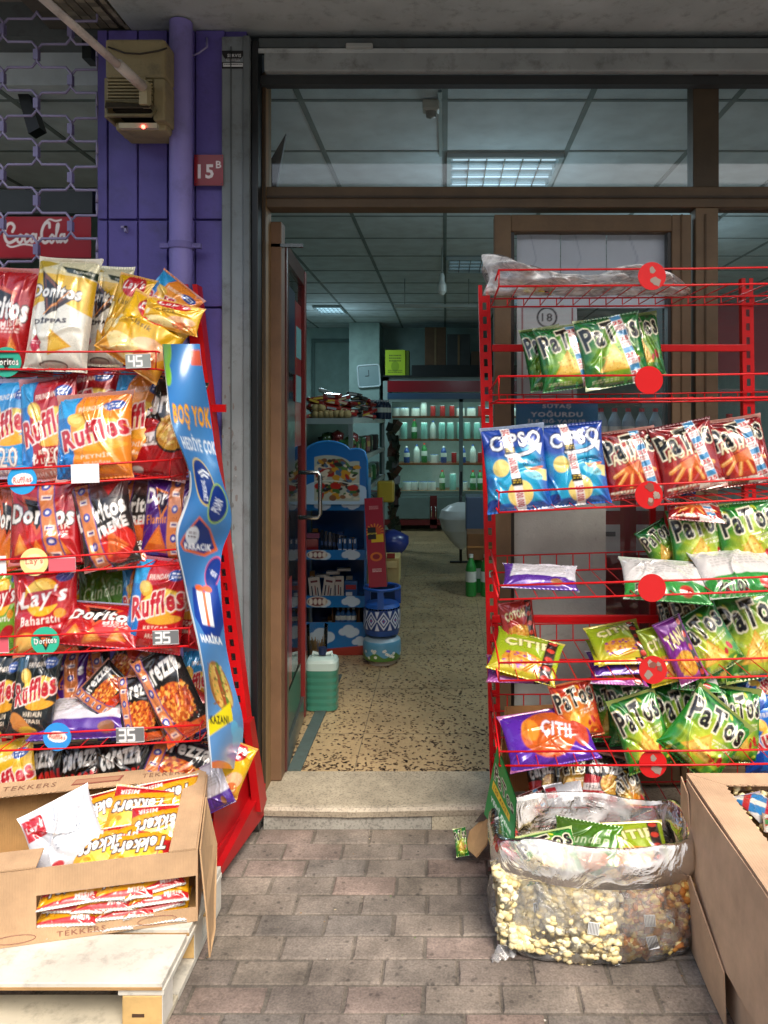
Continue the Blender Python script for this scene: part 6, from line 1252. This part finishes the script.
# fourth basket
B(A['lg'], 4, 612, 34, 84, 2.55, 2, 'green and white crisp bag cut by the frame edge')
B(A['ly'], 80, 596, 40, 70, 2.62, -4, 'dark red crisp bag behind the spicy red one')
B(A['cu'], 106, 600, 58, 74, 2.60, 4, 'olive green crisp bag standing at the back of fourth basket')
B(A['ly'], 46, 612, 66, 84, 2.50, 5, 'red spicy crisp bag with yellow sun above the green disc', T=.042)
B(A['ro'], 138, 600, 34, 66, 2.58, 2, 'blue and yellow crisp bag edge behind the ketchup bag')
B(A['rk'], 188, 600, 38, 92, 2.58, -7, 'second red ketchup crisp bag, partly behind the banner')
B(A['drp'], 104, 624, 84, 52, 2.47, -4, 'red chip bag lying on its side in the fourth basket', pitch=48, T=.032, back='#9a98b0')
B(A['rk'], 158, 604, 60, 94, 2.48, -6, 'front red and blue ketchup crisp bag above tag reading 35', T=.045)
# fifth basket
B(A['rd'], 2, 694, 34, 84, 2.52, -3, 'dark mustard crisp bag cut by the frame edge')
B(A['rd'], 36, 690, 46, 88, 2.47, -4, 'dark mustard crisp bag with yellow chips beside purple bags')
B(A['blue'], 22, 668, 50, 30, 2.60, 5, 'bright blue bag end behind the dark mustard crisps')
B(A['pud'], 66, 684, 46, 62, 2.57, 4, 'purple snack bag with orange strip upright in the fifth basket')
B(A['shd'], 92, 678, 44, 64, 2.60, -168, 'black snack bag standing upside down beside the purple one')
B(A['sh'], 122, 676, 40, 66, 2.56, 150, 'black snack bag turned sideways in the jumble, fifth basket')
B(A['sh'], 104, 690, 50, 40, 2.50, 48, 'black and orange snack bag wedged diagonally over the white-backed one')
B(A['shd'], 144, 678, 44, 60, 2.60, 20, 'dark snack bag at the back of the jumble, fifth basket')
B(A['rb'], 196, 682, 34, 66, 2.58, -4, 'white and brown bag reading 20 behind the banner edge')
B(A['wp'], 90, 716, 108, 50, 2.50, 3, 'shiny white-backed purple snack bag lying across the front wire', pitch=52, T=.032)
B(A['sh'], 140, 708, 42, 66, 2.47, 8, 'black snack bag with orange nuts beside tag reading 35')
B(A['sh'], 172, 694, 50, 92, 2.46, 28, 'large black snack bag with orange strip leaning across, fifth basket', T=.04)
B(A['cr'], 190, 712, 34, 46, 2.50, -30, 'orange-red bag corner beside the banner, fifth basket')
# lowest basket
B(A['ry'], 10, 780, 56, 76, 2.50, 12, 'yellow crisp bag at the frame edge behind the open carton')
B(A['pc'], 40, 778, 50, 66, 2.55, 6, 'black popcorn bag next to the yellow crisp bag')
B(A['pc'], 84, 776, 52, 66, 2.56, 4, 'black and red popcorn bag with striped cup')
B(A['pc'], 124, 774, 58, 66, 2.52, 6, 'black popcorn bag in the middle of the lowest basket')
B(A['czb'], 176, 768, 76, 62, 2.50, -18, 'black and light blue snack bag lying near the banner foot', pitch=40, T=.034)
B(A['czb'], 196, 750, 44, 30, 2.56, 20, 'grey-blue snack bag squeezed under the fifth basket', pitch=40)
B(A['kl'], 232, 768, 34, 52, 2.50, -22, 'small golden crisp bag hanging out below the blue banner', seed=5)
B(A['wp'], 214, 786, 30, 46, 2.47, 24, 'white and blue bag corner beneath the blue banner', seed=6)

# ================================================================ CLEAR BAG ON TOP BASKET
def film_sheet(name, cpts, mat='film', seed=0, thick=.05):
    pass
U, V = np.meshgrid(np.linspace(0, 1, 60), np.linspace(0, 1, 26)); r2 = random.Random(3)
def pil(x0, x1, zf_, hf, y0, dy, seed, side):
    r3 = random.Random(seed); a = 2*U-1; b = 2*V-1; pr = np.clip(1-np.abs(b)**2.4, 0, 1)**.6*np.clip(1-np.abs(a)**6, 0, 1)**.5
    z = np.interp(U, [0, .12, .3, .5, .75, 1], hf)*V + zf_
    y = y0 + side*dy*pr
    for _ in range(16):
        t = r3.uniform(0, 6.28); k_ = r3.uniform(6, 22); y = y + side*r3.uniform(.002, .006)*np.sin(k_*(U*2*math.cos(t)+V*math.sin(t))+r3.uniform(0, 6))*pr*3
    return x0+(x1-x0)*U+.012*np.sin(V*6+side), y, z+.006*np.sin(U*30)*V
z1 = RS[1]+.006
f1 = pil(PX(486, 2.5), PX(690, 2.5), z1, [.135, .125, .075, .06, .1, .03], 2.55, .09, 1, -1); f2 = pil(PX(486, 2.5), PX(690, 2.5), z1, [.135, .125, .075, .06, .1, .03], 2.55, .09, 2, 1)
g_ = np.full(U.shape+(3,), .7); pbg = grid_obj('clear_plastic_bag', *f1, g_, 'bagfilm', back=(*f2, g_, True)); tag(pbg, 'crumpled empty clear plastic bag lying on the top basket of the tall rack', 'plastic bag')
B(A['cy'], 538, 290, 30, 16, 2.56, -15, 'scrap of brownish packet inside the crumpled clear bag', pitch=55, T=.01)
# ================================================================ BOXES, SACK, PALLET, LITTER
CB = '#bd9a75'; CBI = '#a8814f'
# white painted pallet
pl = empty('pallet', (0,0,0), 'white painted wooden pallet with bare yellow block end under the open carton', 'pallet')
X1 = -.69
for i, (y0, y1) in enumerate(((1.875, 2.055), (2.075, 2.16), (2.27, 2.37))):
    MB('#cfc9bb').box(-1.7, X1, y0, y1, .113, .132, b=.002).box(-1.7, X1, y0-.0015, y0, .115, .122, '#a98455').build('top_board', 'worn', pl)
MB('#cfcabd').box(X1-.11, X1+.003, 1.88, 2.37, .097, .1125, b=.002).build('stringer_board', 'worn', pl)
for y0 in (1.88, 2.12, 2.30): MB('#c9a56a').box(X1-.1, X1-.002, y0, y0+.07, .02, .097, b=.003).box(X1-.002, X1, y0, y0+.07, .02, .097, '#cdc8bc').box(X1-.075, X1-.045, y0-.001, y0, .045, .053, '#4a3424').build('block', 'wood', pl)
MB('#c3b9a2').box(-1.7, X1-.0, 1.89, 1.99, .003, .019, b=.002).build('bottom_board', 'worn', pl); MB('#c9c4b6').box(X1-.11, X1-.0, 1.992, 2.37, .003, .019).build('bottom_board', 'worn', pl)

# open display carton on the pallet (turned about 14 degrees)
ob = empty('open_display_carton', (-.682, 2.105, .1335), 'wide open cardboard display carton of yellow packets standing on the white pallet', 'box', rz=R(13))
# local frame: x to the left is negative, y is depth, z up
def rag(p0, p1, n, amp, seed):
    r3 = random.Random(seed); p0, p1 = Vector(p0), Vector(p1); return [p0.lerp(p1, i/n) + Vector((0, 0, r3.uniform(-amp, amp))) for i in range(n+1)]
t = .005; Wb = -.78; Db = .42; hf, hb = .195, .245
k = MB(CB); k.box(Wb, 0, 0, t, 0, .037); k.box(Wb, 0, 0, t, .125, hf); k.box(Wb, -.40, .0005, t, .037, .125); k.build('front_panel', 'card', ob)
k = MB(CB); k.slab([(0, 0, 0), (0, Db, 0), (0, Db, hb), (0, 0, hf)], t); k.build('side_panel', 'card', ob)
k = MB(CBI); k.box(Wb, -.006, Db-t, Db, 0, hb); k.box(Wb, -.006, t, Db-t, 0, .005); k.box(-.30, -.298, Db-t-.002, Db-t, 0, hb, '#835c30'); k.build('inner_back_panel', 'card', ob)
# top rim frame round the opening
sl_ = lambda y: hf + (hb-hf)*y/Db
k = MB(CB)
def top(pts, dz=0): k.slab([(x, y, sl_(y)+dz) for x, y in pts], .005)
top([(Wb, Db-.075), (0, Db-.075), (0, Db), (Wb, Db)], .001); top([(-.07, 0), (0, 0), (0, Db-.076), (-.062, Db-.076)], .001); top([(Wb, 0), (-.40, 0), (-.40, .075), (Wb, .075)], .002)
k.slab([(-.40, .02, hf+.004), (Wb, .03, hf+.006), (Wb, .22, hf+.06), (-.47, .21, hf+.05)], .004, '#a9825a') if False else None
r3 = random.Random(8)
for i in range(34): x = -.07-i*.02; k.add([(x, Db-.075, sl_(Db-.075)+.0055), (x-.02, Db-.075, sl_(Db-.075)+.0055), (x-.01-r3.uniform(-.006, .006), Db-.075-r3.uniform(.002, .008), sl_(Db-.08)+.0055)], [(0,1,2)], '#c9a57c')
k.build('torn_top_rim', 'card', ob)
# loose right flap hanging outside
k = MB('#b8946c'); fl = rag((.012, -.10, -.055), (.012, .02, -.02), 8, .004, 3)
pts = [(.007, .24, hf+.03), (.009, 0, hf+.0), (.028, -.035, .04), (.036, -.03, -.085), (.046, .03, -.05), (.04, .2, .10)]
k.slab([pts[0], pts[1], pts[2], pts[5]], .004); k.slab([pts[5], pts[2], pts[3], pts[4]], .004); k.build('hanging_flap', 'card', ob)
# faint brown print
def printmark(txt, x, y, z, w_, h_, col, up=False):
    g = textgeo(txt, 0.0); tri = (g-.5)*np.array([w_, h_]); mbp = MB(col)
    for q in tri:
        if up: P3 = [(x+a, y+b, sl_(y+b)+.0075) for a, b in q]
        else: P3 = [(x+a, y, z+b) for a, b in q]
        mbp.add(P3, [(0,1,2)])
    return mbp
printmark('TEKKERS', -.52, Db-.04, 0, .15, .022, '#7d5a44', True).build('faded_print', 'paper', ob); printmark('TEKKERS', -.13, Db-.04, 0, .13, .022, '#7d5a44', True).build('faded_print', 'paper', ob)
k = MB('#8f5040'); k.add([(x, y, sl_(y)+.0075) for x, y in ((-.40, Db-.055), (-.26, Db-.055), (-.25, Db-.025), (-.39, Db-.025))], [(0,1,2,3)]); k.add([(x, y, sl_(y)+.0082) for x, y in ((-.395, Db-.05), (-.265, Db-.05), (-.258, Db-.03), (-.388, Db-.03))], [(0,1,2,3)], '#a87a5c'); k.build('faded_print', 'paper', ob)
printmark('TEKKERS', -.29, -.001, .017, .12, .014, '#8a5a48').build('faded_print', 'paper', ob)
k = MB('#8a5a48')
for c in ((-.10, .018), (-.45, .018)):
    k.tube([(c[0]+.05*math.cos(a), -.0012, c[1]+.011*math.sin(a)) for a in (R(q) for q in range(0, 360, 20))], .0008, 4, closed=True)
k.build('faded_print', 'paper', ob)
# white slip on the side
MB('#c9c6bc').box(0.0055, .0065, .06, .12, .08, .17).build('paper_slip', 'paper', ob)
# packets inside
Mx = Matrix.Translation((-.682, 2.105, .1335)) @ Matrix.Rotation(R(13), 4, 'Z')
def place_in(o, lx, ly, lz, rx, ry, rz): o.matrix_world = Mx @ Matrix.Translation((lx, ly, lz)) @ Matrix.Rotation(R(rz), 4, 'Z') @ Matrix.Rotation(R(rx), 4, 'X') @ Matrix.Rotation(R(ry), 4, 'Y'); return o
GT = 'yellow snack packets in the open carton'
for i, (lx, ly, lz, rx, ry, rz, w_, h_, art, lb) in enumerate((
    (-.30, .27, .185, -52, 172, 6, 78, 62, 'te', 'yellow packet next to the silver one on top of the open carton'),
    (-.185, .25, .19, -48, 190, -4, 82, 66, 'te2', 'middle yellow and red packet on top of the open carton'),
    (-.105, .28, .20, -50, 174, 0, 78, 62, 'te', 'yellow packet deepest in the open carton corner'),
    (-.112, .17, .175, -48, 184, 3, 78, 60, 'te2', 'yellow packet with large white letters against the carton side'),
    (-.25, .13, .15, -56, 176, -3, 80, 60, 'te', 'yellow packet half under the silver one, open carton'),
    (-.16, .11, .145, -60, 188, 4, 80, 60, 'te2', 'yellow packet low at the front wall inside the open carton'))):
    o = B(A[art], 100, 800, w_*.86, h_*.9, 2.1, 0, lb, T=.022, group=GT); place_in(o, lx, ly, lz, rx, ry, rz)
o = B(A['si'], 60, 850, 70, 72, 2.1, 0, 'silver foil packet turned back side up on the yellow packets', T=.02, lump=1.6); place_in(o, -.37, .16, .20, -30, -20, 8)
# stacked rows seen through the front window
row = ['lowest', 'second', 'third', 'topmost']
ix = 0
for lv in range(4):
    for j in range(5):
        lx = -.10-.068*j - (.02 if lv % 2 else 0)
        if lx < -.335: continue
        o = B(A[('te', 'te2')[(lv+j) % 2]], 100, 900, 58, 44, 2.1, 0, 'flat yellow-white packet end in the stacked rows behind the carton window', T=.017, back='#d9d7d2', group='packets stacked flat behind the carton window', waist=.03)
        place_in(o, lx, .055+.01*((j+lv) % 2), .022+.026*lv, -78, (8, -6, 3, -9, 5)[(j+lv) % 5], 6-3*(j % 4)); ix += 1

# tall plain carton in front of the rack, flaps open
tc_ = empty('tall_plain_carton', (0,0,0), 'tall plain brown carton with torn top window standing on the paving', 'box')
x0, y0, y1, zt2 = .722, 1.30, 2.30, .445
CC = '#c6a384'
k = MB(CC); k.box(x0, x0+.006, y0, y1, 0, zt2-.002); k.build('side_wall', 'card', tc_)
k = MB(CC); k.box(x0+.006, 1.6, y1-.006, y1, 0, zt2-.002); k.build('rear_wall', 'card', tc_)
k = MB('#c8a585'); k.slab([(x0, y0, zt2), (x0+.085, y0, zt2+.001), (x0+.085, y1-.075, zt2+.001), (x0, y1, zt2)], .005); k.slab([(x0+.087, y1-.075, zt2+.001), (1.6, y1-.075, zt2+.001), (1.6, y1, zt2), (x0+.002, y1, zt2)], .005)
r3 = random.Random(2)
for i in range(40): y = y0+.02+i*.0225; k.add([(x0+.085, y, zt2+.006), (x0+.085, y+.02, zt2+.006), (x0+.085+r3.uniform(.0, .007), y+.01, zt2+.006)], [(0,1,2)], '#d0ab86')
for i in range(30): x = x0+.09+i*.02; k.add([(x, y1-.075, zt2+.006), (x+.02, y1-.075, zt2+.006), (x+.01, y1-.075-r3.uniform(.0, .007), zt2+.006)], [(0,2,1)], '#d0ab86')
k.build('top_rim', 'card', tc_)
k = MB('#cba888')     # flap folded down outside, ragged lower edge
n = 30; r3 = random.Random(6); up = [(x0-.006-.002*math.sin(i*.3), y1-.02-(y1-.02-y0)*i/n, zt2-.004) for i in range(n+1)]
lowz = lambda f: .13 + .02*f
dn = [(x0-.022-.006*math.sin(i*.2), y1-.075-(y1-.075-y0)*i/n, lowz(i/n)+r3.uniform(-.003, .003)) for i in range(n+1)]
for i in range(n): k.slab([up[i], up[i+1], dn[i+1], dn[i]], .004)
k.build('outer_flap', 'card', tc_)
k = MB('#c3a080'); k.slab([(x0-.010, y1+.01, zt2-.01), (x0-.012, y1-.06, zt2-.03), (x0-.014, y1-.12, .17), (x0-.012, y1+.005, .24)], -.004); k.build('corner_flap', 'card', tc_)
k = MB('#c3a080'); k.slab([(x0-.04, 2.36, .30), (x0-.03, 2.02, .005), (x0-.02, 2.36, .005)], .004); k.slab([(x0-.04, 2.36, .30), (x0-.035, 1.9, .14), (x0-.03, 1.9, .005), (x0-.03, 2.02, .005)], .004); k.build('lower_flap', 'card', tc_)
# puffed corn
def puff_mb(n, region, seed, cols=('#efdfae', '#e8d29a', '#f2e6c0', '#e2cc8c'), r=.0085):
    k = MB(); r3 = random.Random(seed)
    for i in range(n):
        c = region(r3); k.blob(c, r*r3.uniform(.8, 1.3), r3.choice(cols), seed=seed*1000+i, rough=.18, scl=(r3.uniform(.8, 1.5), r3.uniform(.8, 1.3), r3.uniform(.7, 1.1)))
    return k
M['puff'] = vcmat('puffed_corn', rough=.75, var=.12, vscale=60, bump=.3, bscale=300)
pf = puff_mb(900, lambda r: (r.uniform(x0+.03, 1.3), r.uniform(1.5, y1-.03), .408+r.gauss(0, .011)), 11); o = pf.build('loose_corn_puff', 'puff'); tag(o, 'loose yellow corn puffs filling the tall plain carton', 'corn puffs', kind='stuff')
MB('#8a6a3c').box(x0+.006, 1.6, 1.4, y1-.006, .0, .40).build('carton_filling', 'card', tc_)
for i, (x, y, rz, v) in enumerate(((.88, 2.15, 20, 1), (.90, 2.03, 70, 0), (.98, 2.12, -30, 1), (.885, 1.9, -15, 1))):
    o = B(a_puffpack(v), 740, 800, 38, 42, 2.1, 0, ('blue and white sachet on the loose puffs near the carton edge', 'red and white sachet on the loose puffs', 'blue sachet farther back on the loose puffs', 'blue sachet lying alone on the puffs lower along the carton rim')[i], T=.01, name='sachet', cat='sachet')
    o.matrix_world = Matrix.Translation((x, y, .425)) @ Euler((R(-80), 0, R(rz))).to_matrix().to_4x4()

# big clear sack full of corn-puff bags
sk0 = (PX(600, 2.27), 2.27)
def puff_bag(c, w_, h_, T, rx, ry, rz, seed, lab, cols=('#efdfae', '#ead6a0', '#f3e8c4', '#e2cc90'), printed=True, n=420):
    t = empty('puff_snack_bag', c, lab, 'snack bag', 'clear bags of corn puffs in the sack'); t.rotation_euler = (R(rx), R(ry), R(rz))
    def reg(r):
        a, b = r.uniform(-.93, .93), r.uniform(-.92, .92); pz_ = T*(1-abs(a)**2.6)**.5*(1-abs(b)**3)**.5; s = r.choice((-1, -1, -1, 1)); return (a*w_/2*.95, s*pz_*r.uniform(.72, .95), b*h_/2*.93)
    k = puff_mb(n, reg, seed, cols, .0108); q = k.build('corn_puff_filling', 'puff', t); q['kind'] = 'stuff'
    core = MB('#d8c48c').blob((0,0,0), 1, lvl=2, rough=0, scl=(w_*.46, T*.72, h_*.46)); core.build('filling_core', 'puff', t)
    U, V = np.meshgrid(np.linspace(0, 1, 34), np.linspace(0, 1, 40)); x, y, z = bag_shape(U, V, w_, h_, T+.006, seed, 1.0); C = np.full(U.shape+(3,), .8)
    x2, y2, z2 = bag_shape(U, V, w_, h_, T+.006, seed+1, 1.0); grid_obj('clear_wrapper', x, -z, y, C, 'wrap', t, back=(x2, z2, y2, C, True))
    if printed:
        r3 = random.Random(seed); k = MB('#b8322a'); 
        for _ in range(0):
            a, b, s = r3.uniform(-.25, .25)*w_, r3.uniform(.1, .35)*h_, r3.uniform(.012, .03); k.add([(a+s*math.cos(q)*1.3, -T-.009, b+s*math.sin(q)) for q in (2*math.pi*j/9 for j in range(9))], [tuple(range(9))], r3.choice(('#b8322a', '#2f8a4c', '#d8d8dc', '#5d86b0')))
        k.box(.02, .05, -T-.0105, -T-.0095, -.03, .0, '#e2e2de')
        for j in range(7): k.box(.022+j*.004, .0235+j*.004, -T-.0115, -T-.0107, -.028, -.002, '#222222')
        k.build('printed_mark', 'gloss', t)
    return t
zz = .125
puff_bag((.375, 2.15, .125), .26, .22, .035, -14, 8, -4, 21, 'clear bag of pale corn puffs at the front middle of sack')
puff_bag((.215, 2.20, .14), .16, .24, .035, -6, -4, 18, 22, 'clear bag of corn puffs at the sack side by the rack wheel')
puff_bag((.30, 2.16, .055), .26, .10, .03, -30, 14, 0, 23, 'clear bag of corn puffs lying along the bottom of the sack')
puff_bag((.54, 2.18, .125), .17, .23, .035, -8, -6, -10, 24, 'clear bag of mixed yellow and orange puffs in the sack', ('#e0c474', '#c88a3c', '#d8b05c', '#b8743a'))
puff_bag((.635, 2.22, .11), .16, .22, .04, -4, 6, -38, 25, 'clear bag of brown-orange puffs at the carton side of the sack', ('#b8742c', '#a8641f', '#c88a3c', '#e0c070'))
puff_bag((.54, 2.165, .05), .24, .10, .03, -30, -10, 0, 28, 'clear bag of orange and pale puffs along the sack bottom by the carton', ('#e0c474', '#c88a3c', '#ecd89a', '#b8743a'))
puff_bag((.45, 2.30, .15), .30, .22, .04, -20, 4, 0, 26, 'clear bag of corn puffs at the back of the sack')
puff_bag((.27, 2.33, .15), .24, .2, .04, -18, -8, 8, 27, 'clear bag of corn puffs standing behind the front ones', n=220)
for i, (x, y, z, art, w_, h_, rx, rz, lb) in enumerate(((.30, 2.24, .235, 'pl', 70, 46, -40, 20, 'green packet lying in the mouth of the clear sack'), (.22, 2.25, .24, 'cr', 40, 40, -50, 60, 'red packet at the rack side of the sack mouth'), (.42, 2.29, .235, 'cu', 70, 50, -45, -20, 'olive brown packet in the middle of the sack mouth'), (.56, 2.28, .235, 'cy', 74, 54, -50, 5, 'peanut coloured packet with dark lettering in the sack mouth'))):
    o = B(A[art], 600, 830, w_, h_, 2.25, 0, lb, T=.018); o.matrix_world = Matrix.Translation((x, y, z)) @ Euler((R(rx), 0, R(rz))).to_matrix().to_4x4()
# sack skin: superellipse rings with folded-over collar
na = 110; TH = np.linspace(0, 2*np.pi, na)
prof = [(.0, .95), (.004, 1.03), (.03, 1.09), (.08, 1.11), (.14, 1.07), (.19, 1.0), (.225, .92), (.262, .91), (.30, .94), (.328, 1.0), (.322, 1.08), (.28, 1.13), (.238, 1.12), (.21, 1.05)]
pz = np.array([p[0] for p in prof]); pr_ = np.array([p[1] for p in prof]); tt_ = np.linspace(0, 1, 70); pz = np.interp(tt_, np.linspace(0, 1, len(prof)), pz); pr_ = np.interp(tt_, np.linspace(0, 1, len(prof)), pr_)
k5 = np.hanning(7); k5 /= k5.sum(); pz = np.convolve(np.pad(pz, 3, mode='edge'), k5, 'valid'); pr_ = np.convolve(np.pad(pr_, 3, mode='edge'), k5, 'valid')
cx_, cy_ = .435, 2.275; ax_, ay_ = .272, .152
ce, se = np.sign(np.cos(TH))*np.abs(np.cos(TH))**.7, np.sign(np.sin(TH))*np.abs(np.sin(TH))**.7
r3 = random.Random(40); W_ = np.zeros((70, na))
for _ in range(26):
    t0, kk, ph = r3.uniform(0, 6.28), r3.choice((5, 7, 9, 12, 15, 19)), r3.uniform(0, 6); W_ += r3.uniform(.1, .42)*np.sin(kk*TH[None, :] + ph + r3.uniform(-9, 9)*tt_[:, None])
cr = []   # sharp creases
for _ in range(34):
    t0, v0, th, L, A_, s_ = r3.uniform(0, 6.28), r3.uniform(0, 1), r3.uniform(0, 3.14), r3.uniform(.08, .3), r3.uniform(-1, 1), r3.uniform(.012, .03)
    dt = (TH[None, :]-t0+np.pi) % (2*np.pi) - np.pi; dt = dt*.5; dv_ = tt_[:, None]-v0; d = dt*math.sin(th)-dv_*math.cos(th); q = dt*math.cos(th)+dv_*math.sin(th); W_ += 2.4*A_*np.exp(-(d/s_)**2)*np.exp(-(q/L)**2)
W_ *= np.where(np.arange(70)[:, None] > 44, .6, 1.0); Rr = pr_[:, None] + .013*W_
Xs = cx_ + ax_*ce[None, :]*Rr; Ys = cy_ + ay_*se[None, :]*Rr; Zs = pz[:, None] + (.010*np.sin(3*TH+1)+.008*np.sin(5*TH))[None, :]*np.clip((pz[:, None]-.15)/.1, 0, 1) + .003 + .002*W_*(pz[:, None] > .18) + 0.0*Xs
Zs = np.maximum(Zs, .002)
rows = 46
sp = empty('clear_sack', (0,0,0), 'large clear plastic sack of puffed snack bags with its rim folded down', 'sack')
grid_obj('sack_wall', Xs[:rows], Ys[:rows], Zs[:rows], np.full((rows, na, 3), .7), 'film', sp)
grid_obj('folded_rim', Xs[rows-1:], Ys[rows-1:], Zs[rows-1:], np.full((70-rows+1, na, 3), .7), 'milky', sp)
k = MB('#cccccc'); 
Uq, Vq = np.meshgrid(np.linspace(0, 1, 20), np.linspace(0, 1, 10)); grid_obj('loose_corner', .13+.07*Uq, 2.12+.03*Uq+.03*Vq, .004+.03*np.sin(Uq*3)*Vq+.004*np.sin(Uq*20+Vq*9)+.004, np.full((10, 20, 3), .7), 'milky', sp)

# litter on the paving
o = B(A['pl'], 461, 842, 13, 26, 2.62, 8, 'tiny crumpled green snack wrapper lying on paving by the doorstep', pitch=38, T=.012, name='snack_wrapper', cat='wrapper', lump=3)
k = MB('#b48e62'); r3 = random.Random(5)
pts = [P(466, 848, 2.62), P(477, 858, 2.56), P(487, 845, 2.58), P(492, 822, 2.72), P(484, 818, 2.74), P(470, 832, 2.68)]; k.slab([(p.x, p.y, max(.006, p.z)+.0) for p in pts], .004)
k.slab([P(476, 822, 2.7), P(484, 812, 2.74), P(491, 820, 2.74)], .01, '#5c5148'); tag(k.build('torn_paper_bag', 'card'), 'torn brown paper bag on the paving beside the rack foot', 'paper')
r3 = random.Random(77); k = MB()
for _ in range(120):
    x, y = r3.uniform(-.8, .9), r3.uniform(1.6, 2.82); s = r3.uniform(.001, .004); k.add([(x+s*math.cos(a)*r3.uniform(.6, 1.2), y+s*math.sin(a)*r3.uniform(.6, 1.2), .0006) for a in (0, 1.2, 2.4, 3.6, 4.8)], [(0,1,2,3,4)], r3.choice(('#c9c2b4', '#8f6f4c', '#3a342e', '#b9a888', '#5f7a3a')))
o = k.build('grit', 'matte'); tag(o, 'fine crumbs and grit scattered over the paving blocks', 'grit', kind='stuff')
# opposite side of the street: pale facade that lights and reflects
k = MB('#7f796f'); k.box(-14, 14, -15.4, -15, 0, 8)
for i in range(9):
    for j in range(3): k.box(-12+i*3-.6, -12+i*3+.6, -14.99, -14.96, .8+j*2.4, 2.3+j*2.4, '#3a4248')
tag(k.build('opposite_building', 'matte'), 'pale rendered building across the street behind the viewpoint', 'building')
